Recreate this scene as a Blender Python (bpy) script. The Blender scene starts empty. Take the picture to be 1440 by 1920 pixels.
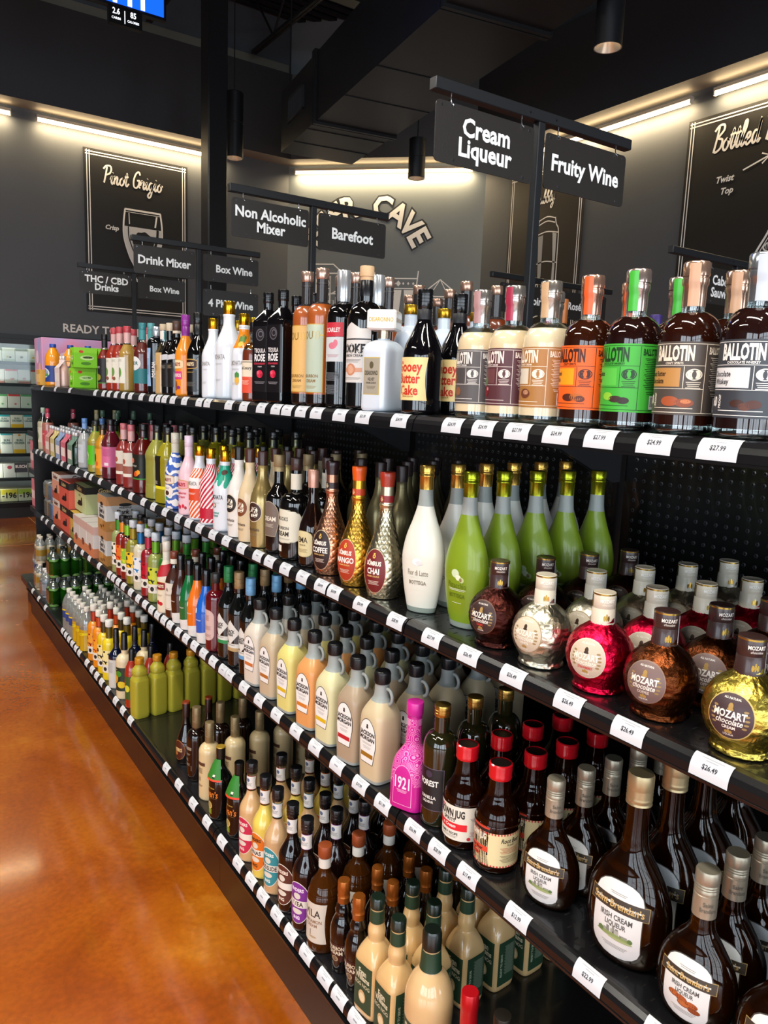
import bpy, math, random
from math import sin, cos, pi, sqrt, atan2
from mathutils import Matrix, Vector, noise
random.seed(7)
C = bpy.context.scene.collection
SC = bpy.context.scene

# ------------------------------------------------------------------ camera, world, lights, exposure
ZC = 1.65
cam = bpy.data.cameras.new('camera'); camo = bpy.data.objects.new('camera', cam); C.objects.link(camo)
cam.sensor_fit = 'AUTO'; cam.sensor_width = 36.0; cam.lens = 36.0*1420/1920; cam.clip_start = .02; cam.clip_end = 60
_r = Vector((0.82998149, -0.55654139, 0.03731501)); _u = Vector((0.05711824, 0.15134656, 0.98682913)); _f = Vector((0.55485876, 0.81691854, -0.15740351))
camo.matrix_world = Matrix(((_r.x, _u.x, -_f.x, 0), (_r.y, _u.y, -_f.y, 0), (_r.z, _u.z, -_f.z, ZC), (0, 0, 0, 1)))
SC.camera = camo
vs = SC.view_settings
vs.view_transform = 'Standard'; vs.look = 'None'; vs.gamma = 1.0; vs.use_curve_mapping = False
vs.exposure = 0.0
SC.render.film_transparent = False
cy = SC.cycles
cy.max_bounces = 7; cy.diffuse_bounces = 3; cy.glossy_bounces = 4; cy.transmission_bounces = 6; cy.transparent_max_bounces = 28
cy.caustics_reflective = False; cy.caustics_refractive = False; cy.sample_clamp_indirect = 4.0; cy.blur_glossy = 0.5
w = bpy.data.worlds.new('world'); SC.world = w; w.use_nodes = True
w.node_tree.nodes['Background'].inputs[0].default_value = (.55, .62, .75, 1); w.node_tree.nodes['Background'].inputs[1].default_value = .35

def area(name, loc, rot, sx, sy, power, col):
    l = bpy.data.lights.new(name, 'AREA'); l.shape = 'RECTANGLE'; l.size = sx; l.size_y = sy; l.energy = power; l.color = col
    o = bpy.data.objects.new(name, l); C.objects.link(o); o.location = loc; o.rotation_euler = rot; return o
WIN = (.80, .90, 1.0)
# daylight through the shop front behind the camera and the side windows on its left
for i, x in enumerate((-4.3, -1.9, .5, 2.9)):
    area('shopfront_daylight', (x, -4.9, 1.75), (-pi/2, 0, pi), 2.1, 2.9, 115, WIN)
for i, y in enumerate((-3.2, -.6)):
    area('side_window_daylight', (-5.85, y, 1.8), (0, -pi/2, 0), 2.8, 2.2, 120, WIN)
# suspended linear fixtures over the aisle (all above the frame)
for (x, y, ln) in ((-.6, .2, 2.6), (-.6, 4.6, 2.6), (1.3, -1.2, 2.0), (-3.2, 2.2, 2.6)):
    area('linear_fixture_light', (x, y, 4.55), (0, 0, 0), .22, ln, 110, (1, .94, .84)); area('added_uplight', (x, y, 4.66), (pi, 0, 0), .2, ln, 30, (1, .94, .84))  # uplights added to brighten the roof and upper walls

# ------------------------------------------------------------------ materials
def s2l(c): return c/12.92 if c <= .04045 else ((c+.055)/1.055)**2.4
def rgb(h):
    h = h.lstrip('#'); return tuple(s2l(int(h[i:i+2], 16)/255) for i in (0, 2, 4)) + (1,)
_M = {}
def M(h, r=.35, m=0.0, coat=0.0, em=0.0, spec=.5, sss=0.0):
    k = (h, r, m, coat, em, spec, sss)
    if k in _M: return _M[k]
    mt = bpy.data.materials.new('paint_'+h.strip('#')); mt.use_nodes = True
    b = mt.node_tree.nodes['Principled BSDF']
    b.inputs['Base Color'].default_value = rgb(h); b.inputs['Roughness'].default_value = r; b.inputs['Metallic'].default_value = m
    b.inputs['Coat Weight'].default_value = coat; b.inputs['Coat Roughness'].default_value = .04; b.inputs['Specular IOR Level'].default_value = spec
    if em: b.inputs['Emission Color'].default_value = rgb(h); b.inputs['Emission Strength'].default_value = em
    _M[k] = mt; return mt
def nodes(name):
    mt = bpy.data.materials.new(name); mt.use_nodes = True; nt = mt.node_tree
    return mt, nt, nt.nodes['Principled BSDF'], (lambda t, **kw: _nn(nt, t, **kw))
def _nn(nt, t, **kw):
    n = nt.nodes.new(t)
    for k, v in kw.items(): setattr(n, k, v)
    return n
def clear(name, tint, f=.78, r=.03, milk=0.0):
    """thin clear glass or plastic: mostly see-through, with a sharp sheen"""
    if name in _M: return _M[name]
    mt = bpy.data.materials.new(name); mt.use_nodes = True; nt = mt.node_tree
    out = nt.nodes['Material Output']; nt.nodes.remove(nt.nodes['Principled BSDF'])
    t = nt.nodes.new('ShaderNodeBsdfTransparent'); t.inputs[0].default_value = rgb(tint)
    g = nt.nodes.new('ShaderNodeBsdfGlossy'); g.inputs['Color'].default_value = (.95, .97, .97, 1); g.inputs['Roughness'].default_value = r
    lw = nt.nodes.new('ShaderNodeLayerWeight'); lw.inputs[0].default_value = .3
    mr = nt.nodes.new('ShaderNodeMapRange'); mr.inputs[3].default_value = (1-f)*.45; mr.inputs[4].default_value = .8
    nt.links.new(lw.outputs['Fresnel'], mr.inputs[0])
    mx = nt.nodes.new('ShaderNodeMixShader'); nt.links.new(mr.outputs[0], mx.inputs[0]); nt.links.new(t.outputs[0], mx.inputs[1]); nt.links.new(g.outputs[0], mx.inputs[2])
    res = mx
    if milk:
        d = nt.nodes.new('ShaderNodeBsdfDiffuse'); d.inputs[0].default_value = rgb('#dfe2df'); m2 = nt.nodes.new('ShaderNodeMixShader'); m2.inputs[0].default_value = milk
        nt.links.new(mx.outputs[0], m2.inputs[1]); nt.links.new(d.outputs[0], m2.inputs[2]); res = m2
    nt.links.new(res.outputs[0], out.inputs[0]); _M[name] = mt; return mt
def liquid(h, coat=1.0):   # glass filled with an opaque drink
    return M(h, .28, 0, coat)
def darkglass(h): return M(h, .05, 0, .6)
def amber(h, tr=.55):
    k = ('amber', h, tr)
    if k in _M: return _M[k]
    mt, nt, b, N = nodes('amber_glass'); b.inputs['Base Color'].default_value = rgb(h); b.inputs['Roughness'].default_value = .04
    b.inputs['Transmission Weight'].default_value = tr; b.inputs['IOR'].default_value = 1.42; _M[k] = mt; return mt
def foil(h, name, sc=75, st=.4, r=.3):
    if name in _M: return _M[name]
    mt, nt, b, N = nodes(name); b.inputs['Base Color'].default_value = rgb(h); b.inputs['Metallic'].default_value = 1; b.inputs['Roughness'].default_value = r
    tc = N('ShaderNodeTexCoord'); n = N('ShaderNodeTexNoise', noise_type='FBM'); n.inputs['Scale'].default_value = sc; n.inputs['Detail'].default_value = 4; n.inputs['Roughness'].default_value = .55; n.inputs['Distortion'].default_value = .6
    bp = N('ShaderNodeBump'); bp.inputs['Strength'].default_value = st; bp.inputs['Distance'].default_value = .006
    L = nt.links.new; L(tc.outputs['Object'], n.inputs['Vector']); L(n.outputs[0], bp.inputs['Height']); L(bp.outputs[0], b.inputs['Normal']); _M[name] = mt; return mt
def quilt(h, name, ku=26, kv=5.2):
    """pressed diamond lattice, from the loft's own (turn, height) coordinates"""
    mt, nt, b, N = nodes(name); b.inputs['Base Color'].default_value = rgb(h); b.inputs['Metallic'].default_value = 1; b.inputs['Roughness'].default_value = .33
    L = nt.links.new; uv = N('ShaderNodeUVMap'); sp = N('ShaderNodeSeparateXYZ'); L(uv.outputs[0], sp.inputs[0])
    def wave(sg):
        m1 = N('ShaderNodeMath', operation='MULTIPLY'); m1.inputs[1].default_value = ku*pi*sg; L(sp.outputs[0], m1.inputs[0])
        m2 = N('ShaderNodeMath', operation='MULTIPLY_ADD'); m2.inputs[1].default_value = kv*pi*2; L(sp.outputs[1], m2.inputs[0]); L(m1.outputs[0], m2.inputs[2])
        s = N('ShaderNodeMath', operation='SINE'); L(m2.outputs[0], s.inputs[0]); a = N('ShaderNodeMath', operation='ABSOLUTE'); L(s.outputs[0], a.inputs[0]); return a
    mn = N('ShaderNodeMath', operation='MINIMUM'); L(wave(1).outputs[0], mn.inputs[0]); L(wave(-1).outputs[0], mn.inputs[1])
    pw = N('ShaderNodeMath', operation='POWER'); pw.inputs[1].default_value = .5; L(mn.outputs[0], pw.inputs[0])
    bp = N('ShaderNodeBump'); bp.inputs['Strength'].default_value = 1.0; bp.inputs['Distance'].default_value = .0035; L(pw.outputs[0], bp.inputs['Height']); L(bp.outputs[0], b.inputs['Normal']); return mt
def stripes(ca, cb, name, ku=9, kv=10, cut=.5, wob=0):
    mt, nt, b, N = nodes(name); b.inputs['Roughness'].default_value = .25; L = nt.links.new
    uv = N('ShaderNodeUVMap'); sp = N('ShaderNodeSeparateXYZ'); L(uv.outputs[0], sp.inputs[0])
    m1 = N('ShaderNodeMath', operation='MULTIPLY'); m1.inputs[1].default_value = ku; L(sp.outputs[0], m1.inputs[0])
    m2 = N('ShaderNodeMath', operation='MULTIPLY_ADD'); m2.inputs[1].default_value = kv; L(sp.outputs[1], m2.inputs[0]); L(m1.outputs[0], m2.inputs[2])
    src = m2
    if wob:
        tc = N('ShaderNodeTexCoord'); n = N('ShaderNodeTexNoise'); n.inputs['Scale'].default_value = 22; L(tc.outputs['Object'], n.inputs['Vector'])
        m3 = N('ShaderNodeMath', operation='MULTIPLY_ADD'); m3.inputs[1].default_value = wob; L(n.outputs[0], m3.inputs[0]); L(m2.outputs[0], m3.inputs[2]); src = m3
    f = N('ShaderNodeMath', operation='FRACT'); L(src.outputs[0], f.inputs[0]); g = N('ShaderNodeMath', operation='GREATER_THAN'); g.inputs[1].default_value = cut; L(f.outputs[0], g.inputs[0])
    mx = N('ShaderNodeMix', data_type='RGBA'); L(g.outputs[0], mx.inputs['Factor']); mx.inputs['A'].default_value = rgb(ca); mx.inputs['B'].default_value = rgb(cb); L(mx.outputs['Result'], b.inputs['Base Color']); return mt
def wallpaint(h, name, r=.6):
    mt, nt, b, N = nodes(name); b.inputs['Roughness'].default_value = r; L = nt.links.new
    tc = N('ShaderNodeTexCoord'); n = N('ShaderNodeTexNoise'); n.inputs['Scale'].default_value = 2.2; n.inputs['Detail'].default_value = 6; L(tc.outputs['Object'], n.inputs['Vector'])
    cr = N('ShaderNodeMix', data_type='RGBA'); a = rgb(h); cr.inputs['A'].default_value = tuple(x*.92 for x in a[:3])+(1,); cr.inputs['B'].default_value = tuple(x*1.08 for x in a[:3])+(1,)
    L(n.outputs[0], cr.inputs['Factor']); L(cr.outputs['Result'], b.inputs['Base Color'])
    n2 = N('ShaderNodeTexNoise'); n2.inputs['Scale'].default_value = 160; L(tc.outputs['Object'], n2.inputs['Vector']); bp = N('ShaderNodeBump'); bp.inputs['Strength'].default_value = .06; L(n2.outputs[0], bp.inputs['Height']); L(bp.outputs[0], b.inputs['Normal']); return mt
def floor_mat():
    mt, nt, b, N = nodes('stained_concrete'); L = nt.links.new
    tc = N('ShaderNodeTexCoord')
    n = N('ShaderNodeTexNoise'); n.inputs['Scale'].default_value = 1.6; n.inputs['Detail'].default_value = 9; n.inputs['Roughness'].default_value = .62; n.inputs['Distortion'].default_value = .7; L(tc.outputs['Object'], n.inputs['Vector'])
    cr = N('ShaderNodeValToRGB'); e = cr.color_ramp.elements; e[0].position = .28; e[0].color = rgb('#743004'); e[1].position = .8; e[1].color = rgb('#c48026')
    x = e.new(.46); x.color = rgb('#924607'); x = e.new(.62); x.color = rgb('#a5590b'); L(n.outputs[0], cr.inputs[0])
    n2 = N('ShaderNodeTexNoise'); n2.inputs['Scale'].default_value = 55; n2.inputs['Detail'].default_value = 4; L(tc.outputs['Object'], n2.inputs['Vector'])
    mx = N('ShaderNodeMix', data_type='RGBA', blend_type='OVERLAY'); mx.inputs['Factor'].default_value = .3; L(cr.outputs[0], mx.inputs['A']); L(n2.outputs[0], mx.inputs['B'])
    L(mx.outputs['Result'], b.inputs['Base Color'])
    n3 = N('ShaderNodeTexNoise'); n3.inputs['Scale'].default_value = 3; n3.inputs['Detail'].default_value = 5; L(tc.outputs['Object'], n3.inputs['Vector'])
    mr = N('ShaderNodeMapRange'); mr.inputs[3].default_value = .16; mr.inputs[4].default_value = .34; L(n3.outputs[0], mr.inputs[0]); L(mr.outputs[0], b.inputs['Roughness'])
    n4 = N('ShaderNodeTexNoise'); n4.inputs['Scale'].default_value = 14; n4.inputs['Detail'].default_value = 6; L(tc.outputs['Object'], n4.inputs['Vector'])
    bp = N('ShaderNodeBump'); bp.inputs['Strength'].default_value = .05; bp.inputs['Distance'].default_value = .02; L(n4.outputs[0], bp.inputs['Height']); L(bp.outputs[0], b.inputs['Normal'])
    b.inputs['Coat Weight'].default_value = .9; b.inputs['Coat Roughness'].default_value = .09; return mt
WHITE = '#f2f2ee'; BLK = M('#0b0b0c', .32); RAIL = M('#121214', .22, 0, .3)

# ------------------------------------------------------------------ mesh helpers
class MB:
    def __init__(s): s.v = []; s.f = []; s.mi = []; s.sm = []; s.uv = []; s.mats = []
    def m(s, mat):
        if isinstance(mat, str): mat = M(mat)
        for i, x in enumerate(s.mats):
            if x is mat: return i
        s.mats.append(mat); return len(s.mats)-1
    def add(s, vs, fs, mat, smooth=False, uvs=None):
        o = len(s.v); s.v += [tuple(p) for p in vs]; k = s.m(mat)
        for f in fs:
            s.f.append(tuple(i+o for i in f)); s.mi.append(k); s.sm.append(smooth)
            s.uv.append([uvs[i] for i in f] if uvs else None)
    def box(s, x0, x1, y0, y1, z0, z1, mat, T=None):
        v = [(x, y, z) for x in (x0, x1) for y in (y0, y1) for z in (z0, z1)]
        if T: v = [T(*p) for p in v]
        s.add(v, [(0, 1, 3, 2), (4, 6, 7, 5), (0, 4, 5, 1), (2, 3, 7, 6), (0, 2, 6, 4), (1, 5, 7, 3)], mat)
    def bbox(s, x0, x1, y0, y1, z0, z1, mat, b=.003):
        """box with chamfered edges"""
        for ax in range(1):
            X = (x0, x1); Y = (y0, y1); Zs = (z0, z1); v = []; idx = {}
            for i in (0, 1):
                for j in (0, 1):
                    for k in (0, 1):
                        for a in range(3):
                            p = [X[i], Y[j], Zs[k]]
                            for q in range(3):
                                if q != a: p[q] += (b if (i, j, k)[q] == 0 else -b)
                            idx[(i, j, k, a)] = len(v); v.append(p)
            F = []
            for a in range(3):
                o = [q for q in range(3) if q != a]
                for sd in (0, 1):
                    c = []
                    for (p, q) in ((0, 0), (1, 0), (1, 1), (0, 1)):
                        t = [0, 0, 0]; t[a] = sd; t[o[0]] = p; t[o[1]] = q; c.append(idx[(*t, a)])
                    F.append(tuple(c))
            for a in range(3):
                p, q = [x for x in range(3) if x != a]
                for sp in (0, 1):
                    for sq in (0, 1):
                        c = []
                        for e, fa in ((0, p), (0, q), (1, q), (1, p)):
                            t = [0, 0, 0]; t[a] = e; t[p] = sp; t[q] = sq; c.append(idx[(*t, fa)])
                        F.append(tuple(c))
            for i in (0, 1):
                for j in (0, 1):
                    for k in (0, 1): F.append(tuple(idx[(i, j, k, a)] for a in range(3)))
            s.add(v, F, mat)
    def loft(s, rings, matf, seg=32, capb=True, capt=True, cx=0, cyy=0, disp=None):
        """rings: (z, rx, ry, n); rx across the aisle front, ry into the shelf"""
        vs = []; uvs = []
        zt = rings[-1][0]
        for (z, rx, ry, n) in rings:
            for i in range(seg):
                a = 2*pi*i/seg; sa, ca = sin(a), cos(a); e = 2.0/n
                l = rx*abs(sa)**e*(1 if sa >= 0 else -1); d = ry*abs(ca)**e*(1 if ca >= 0 else -1)
                if disp: q = 1+disp(a, z)/max(rx, .004); l *= q; d *= q
                vs.append((cx-d, cyy-l, z)); uvs.append((i/seg, z*10))
        by = {}
        for r in range(len(rings)-1):
            mt = matf((rings[r][0]+rings[r+1][0])/2) if callable(matf) else matf
            L = by.setdefault(id(mt), (mt, []))[1]
            for i in range(seg):
                j = (i+1) % seg; L.append((r*seg+i, r*seg+j, (r+1)*seg+j, (r+1)*seg+i))
        o = len(s.v); s.v += vs
        for mt, L in by.values():
            k = s.m(mt)
            for f in L:
                s.f.append(tuple(i+o for i in f)); s.mi.append(k); s.sm.append(True)
                u = [uvs[i] for i in f]
                if f[1] % seg == 0: u = [u[0], (1, u[1][1]), (1, u[2][1]), u[3]]
                s.uv.append(u)
        for on, r in ((capb, 0), (capt, len(rings)-1)):
            if on:
                mt = (matf(rings[r][0]) if callable(matf) else matf)
                f = [o+r*seg+i for i in range(seg)]
                if r == 0: f.reverse()
                s.f.append(tuple(f)); s.mi.append(s.m(mt)); s.sm.append(False); s.uv.append(None)
    def tube(s, pts, r, mat, seg=8, closed=False):
        P = [Vector(p) for p in pts]; n = len(P); vs = []
        for i, p in enumerate(P):
            t = (P[(i+1) % n if closed else min(i+1, n-1)]-P[(i-1) % n if closed else max(i-1, 0)]).normalized()
            a = t.orthogonal() if i == 0 else (a_-t*a_.dot(t))
            a = a.normalized(); a_ = a; b = t.cross(a)
            for k in range(seg): q = 2*pi*k/seg; vs.append(p+a*(r*cos(q))+b*(r*sin(q)))
        fs = []
        for i in range(n if closed else n-1):
            for k in range(seg): fs.append((i*seg+k, i*seg+(k+1) % seg, ((i+1) % n)*seg+(k+1) % seg, ((i+1) % n)*seg+k))
        if not closed: fs += [tuple(range(seg))[::-1], tuple(range((n-1)*seg, n*seg))]
        s.add(vs, fs, mat, True)
    def poly(s, pts, mat): s.add(pts, [tuple(range(len(pts)))], mat)
    def prism(s, out, lo, hi, mat, T):
        """2-D outline swept from depth lo to hi through T(u, v, d)"""
        n = len(out); v = [T(a, b, lo) for a, b in out]+[T(a, b, hi) for a, b in out]
        s.add(v, [tuple(range(n))[::-1], tuple(range(n, 2*n))]+[(i, (i+1) % n, n+(i+1) % n, n+i) for i in range(n)], mat)
    def ribbon(s, pts, wd, T, mat, d=.002, closed=False):
        P = [Vector((a, b)) for a, b in pts]; n = len(P); L = []; R_ = []
        for i in range(n):
            t = P[(i+1) % n if closed else min(i+1, n-1)]-P[(i-1) % n if closed else max(i-1, 0)]
            if t.length < 1e-9: t = Vector((1, 0))
            t.normalize(); nn = Vector((-t.y, t.x))*wd/2; L.append(P[i]+nn); R_.append(P[i]-nn)
        v = [T(p.x, p.y, d) for p in L]+[T(p.x, p.y, d) for p in R_]
        s.add(v, [(i, (i+1) % n, n+(i+1) % n, n+i) for i in range(n if closed else n-1)], mat)
    def text(s, body, h, T, mat, cx=0, cy_=0, sx=1.0, bold=.0, d=.002, shear=0, maxw=None, align='C'):
        V, F = text_geo(body, bold, shear)
        if not V: return
        w_ = (max(p[0] for p in V)-min(p[0] for p in V))*h*sx
        if maxw and w_ > maxw: sx *= maxw/w_; w_ = maxw
        ox = cx if align == 'C' else (cx+w_/2 if align == 'L' else cx-w_/2)
        s.add([T(ox+x*h*sx, cy_+(y-.5)*h, d) for x, y in V], F, mat)
    def obj(s, name, parent=None, sharp=38):
        me = bpy.data.meshes.new(name); me.from_pydata(s.v, [], s.f)
        for m_ in s.mats: me.materials.append(m_)
        me.polygons.foreach_set('material_index', s.mi); me.polygons.foreach_set('use_smooth', s.sm)
        if any(s.uv):
            ul = me.uv_layers.new(name='UVMap').data; i = 0
            for f, u in zip(s.f, s.uv):
                for k in range(len(f)): ul[i].uv = u[k] if u else (0, 0); i += 1
        me.validate(); me.update()
        if any(s.sm): me.set_sharp_from_angle(angle=math.radians(sharp))
        o = bpy.data.objects.new(name, me); C.objects.link(o)
        if parent: o.parent = parent
        return o
_T = {}
def text_geo(body, bold=0.0, shear=0.0):
    k = (body, bold, shear)
    if k in _T: return _T[k]
    cu = bpy.data.curves.new('t', 'FONT'); cu.body = body; cu.size = 1; cu.offset = bold; cu.resolution_u = 2; cu.shear = shear
    cu.fill_mode = 'FRONT'; cu.align_x = 'LEFT'
    ob = bpy.data.objects.new('t', cu); C.objects.link(ob); bpy.context.view_layer.update()
    dg = bpy.context.evaluated_depsgraph_get(); me = ob.evaluated_get(dg).to_mesh()
    V = [(v.co.x, v.co.y) for v in me.vertices]; F = [tuple(p.vertices) for p in me.polygons]
    ob.evaluated_get(dg).to_mesh_clear(); bpy.data.objects.remove(ob); bpy.data.curves.remove(cu)
    if V:
        x0 = min(p[0] for p in V); x1 = max(p[0] for p in V); ch = CAPH
        V = [((x-(x0+x1)/2)/ch, y/ch) for x, y in V]
    _T[k] = (V, F); return _T[k]
CAPH = .7
V_, F_ = text_geo('H'); CAPH = .7*max(p[1] for p in V_); _T.clear()

def empty(name, loc=(0, 0, 0), rz=0):
    o = bpy.data.objects.new(name, None); o.empty_display_size = .05; C.objects.link(o); o.location = loc; o.rotation_euler = (0, 0, rz); return o
def tag(o, label, cat, group=None, kind=None):
    o['label'] = label; o['category'] = cat
    if group: o['group'] = group
    if kind: o['kind'] = kind
    return o
def struct(o, label=None, cat=None):
    o['kind'] = 'structure'
    if label: o['label'] = label
    if cat: o['category'] = cat
    return o
def dup(root):
    r = root.copy(); C.objects.link(r)
    for ch in root.children:
        c = ch.copy(); C.objects.link(c); c.parent = r
        for g in ch.children: d = g.copy(); C.objects.link(d); d.parent = c
    return r
def crv(pts, n=6, closed=False):
    """Catmull-Rom through 2-D points"""
    out = []; m = len(pts)
    for i in range(m if closed else m-1):
        p = [pts[(i+k) % m] if closed else pts[min(max(i+k, 0), m-1)] for k in (-1, 0, 1, 2)]
        for j in range(n):
            t = j/n
            out.append(tuple(.5*(2*p[1][q]+(p[2][q]-p[0][q])*t+(2*p[0][q]-5*p[1][q]+4*p[2][q]-p[3][q])*t*t+(3*p[1][q]-p[0][q]-3*p[2][q]+p[3][q])*t**3) for q in range(len(pts[0]))))
    if not closed: out.append(tuple(pts[-1]))
    return out
# ------------------------------------------------------------------ the room
YF, XR, CH = 9.84, 6.8, 14.75          # far wall, right wall, corner wall X+Y
ZS, ZT, ZROOF = 4.62, 5.66, 6.45       # soffit underside, top of upper walls, roof deck
WALL = wallpaint('#50555b', 'wall_grey'); WALLC = wallpaint('#727b80', 'wall_grey_light'); UPPER = wallpaint('#34373b', 'wall_charcoal'); SOFF = wallpaint('#8b857c', 'soffit_grey')
b = MB(); b.box(-6, XR+.3, -5.2, 11, -.1, 0, floor_mat())
for y in (8.15, -1.5): b.box(-6, XR, y-.004, y+.004, 0, .0006, '#c79a62')
for x in (1.5, -3.0): b.box(x-.004, x+.004, 8.15 if x > 0 else -5, 9.83, 0, .0006, '#c79a62')
struct(b.obj('floor'))
X1, Y1 = CH-YF, YF                     # corner wall ends
X2, Y2 = XR, CH-XR
CX0, CX1, CZ0, CZ1 = .2, 4.6, .12, 2.09   # opening of the walk-in cooler
b = MB(); b.box(-6, X1, YF, YF+.1, CZ1, ZROOF, WALL); b.box(-6, CX0, YF, YF+.1, 0, CZ1, WALL); b.box(CX1, X1, YF, YF+.1, 0, CZ1, WALL); struct(b.obj('wall_far'))
b = MB(); b.box(XR, XR+.1, -5, Y2, 0, ZROOF, WALL); struct(b.obj('wall_right'))
def chT(off):                          # (t along corner wall, z, depth into room)
    ux, uy = (X2-X1), (Y2-Y1); L_ = sqrt(ux*ux+uy*uy); ux /= L_; uy /= L_
    return (lambda t, z, d=0: (X1+ux*t-(d+off)*.70711, Y1+uy*t-(d+off)*.70711, z)), L_
CT, CL = chT(0)
b = MB(); b.add([CT(0, 0), CT(CL, 0), CT(CL, ZROOF), CT(0, ZROOF), CT(0, 0, -.1), CT(CL, 0, -.1), CT(CL, ZROOF, -.1), CT(0, ZROOF, -.1)], [(0, 1, 2, 3), (7, 6, 5, 4), (0, 4, 5, 1), (3, 2, 6, 7)], WALLC); struct(b.obj('wall_corner'))
sd = .30
fx = X1-sd*.4142; ry_ = Y2-sd*.4142     # where the fronts of the upper walls meet
def upper(name, pts, mat, inner):
    """a projecting upper wall: front face and lit underside, outline in plan"""
    b = MB(); n = len(pts)
    v = [(x, y, ZS) for x, y in pts]+[(x, y, ZT) for x, y in pts]
    b.add(v, [tuple(range(n))[::-1]], SOFF); b.add(v, [tuple(range(n, 2*n))]+[(i, (i+1) % n, n+(i+1) % n, n+i) for i in range(n)], mat)
    return struct(b.obj(name))
upper('trim_1', [(-6, YF-sd), (fx, YF-sd), (X1, YF), (-6, YF)], UPPER, 0)
upper('trim_2', [(fx, YF-sd), (XR-sd, ry_), (X2, Y2), (X1, Y1)], wallpaint('#5a6062', 'wall_grey_mid'), 0)
upper('trim_3', [(XR-sd, ry_), (XR-sd, -5), (XR, -5), (X2, Y2)], UPPER, 0)
b = MB(); b.box(-6, X1-.05, YF-.05, YF-.004, ZT+.02, ZT+.2, M('#7d7a6e', .7)); struct(b.obj('trim_4'))
b = MB(); b.box(-6.1, -6, -5, YF, 0, .4, WALL); b.box(-6.1, -6, -5, YF, 3.4, ZROOF, WALL); b.box(-6.1, -6, 1, YF, .4, 3.4, WALL); b.box(-6.1, -6, -5, -4.4, .4, 3.4, WALL); b.box(-6.1, -6, -2.1, -1.7, .4, 3.4, WALL); struct(b.obj('wall_left'))
b = MB(); b.box(-6, XR, -5.2, -5.1, 0, .25, WALL); b.box(-6, XR, -5.2, -5.1, 3.3, ZROOF, WALL)
for x0, x1 in ((-6, -5.4), (-3.2, -3.0), (-.8, -.6), (1.6, 1.8), (4.0, XR)): b.box(x0, x1, -5.2, -5.1, .25, 3.3, WALL)
struct(b.obj('wall_back'))
n_ = 0
for x in (-4.3, -1.9, .5, 2.9):          # shop-front window frames, in front of the daylight
    n_ += 1; b = MB()
    for q in (-1.08, -.02, 1.04): b.box(x+q, x+q+.05, -4.88, -4.82, .28, 3.28, BLK)
    for z in (.28, 1.2, 2.4, 3.22): b.box(x-1.08, x+1.09, -4.88, -4.82, z, z+.05, BLK)
    struct(b.obj('window_%d' % n_))
for y in (-3.2, -.6):
    n_ += 1; b = MB()
    for q in (-1.15, -.02, 1.1): b.box(-5.84, -5.78, y+q, y+q+.05, .4, 3.3, BLK)
    for z in (.4, 1.8, 3.2): b.box(-5.84, -5.78, y-1.15, y+1.15, z, z+.05, BLK)
    struct(b.obj('window_%d' % n_))
# roof deck with ribs, joists
b = MB(); DK = M('#17181a', .6)
b.box(-6.1, XR+.2, -5.2, YF+.2, ZROOF, ZROOF+.05, DK)
y = -5.0
while y < YF: b.box(-6, XR, y, y+.07, ZROOF-.045, ZROOF, DK); y += .15
struct(b.obj('ceiling'))
def joist(x, y0, y1, z0, z1):
    b = MB(); m = M('#1d1f21', .55)
    for z in (z0, z1): b.box(x-.035, x-.005, y0, y1, z, z+.035, m); b.box(x+.005, x+.035, y0, y1, z, z+.035, m)
    n = int((y1-y0)/.55); st = (y1-y0)/n
    for i in range(n):
        a, c = y0+i*st, y0+(i+1)*st; za, zb = (z0, z1) if i % 2 else (z1, z0)
        b.tube([(x, a, za+.02), (x, c, zb+.02)], .014, m, 6)
    return b.obj('ceiling_joist')
for i, x in enumerate((-3.6, -2.3, -1.0, .3, 1.6, 2.9, 4.2, 5.5)):
    o = joist(x, -5, YF-.4 if x < 4.5 else YF-1.3, 5.72, 6.36); struct(o)
b = MB()
for z in (5.55, 6.3): b.box(-6, 5.9, 7.22, 7.38, z, z+.06, M('#1d1f21', .5))
for i in range(14): b.tube([(-5.4+i*.8, 7.3, 5.58 if i % 2 else 6.33), (-4.6+i*.8, 7.3, 6.33 if i % 2 else 5.58)], .03, M('#1d1f21', .5), 6)
o = b.obj('trim_5'); struct(o)
b = MB(); m = M('#191a1c', .3); b.bbox(2.755, 2.947, 7.2, 7.4, 0, 5.56, m, .012); b.box(2.68, 3.02, 7.12, 7.48, 0, .02, m); struct(b.obj('column'))
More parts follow.
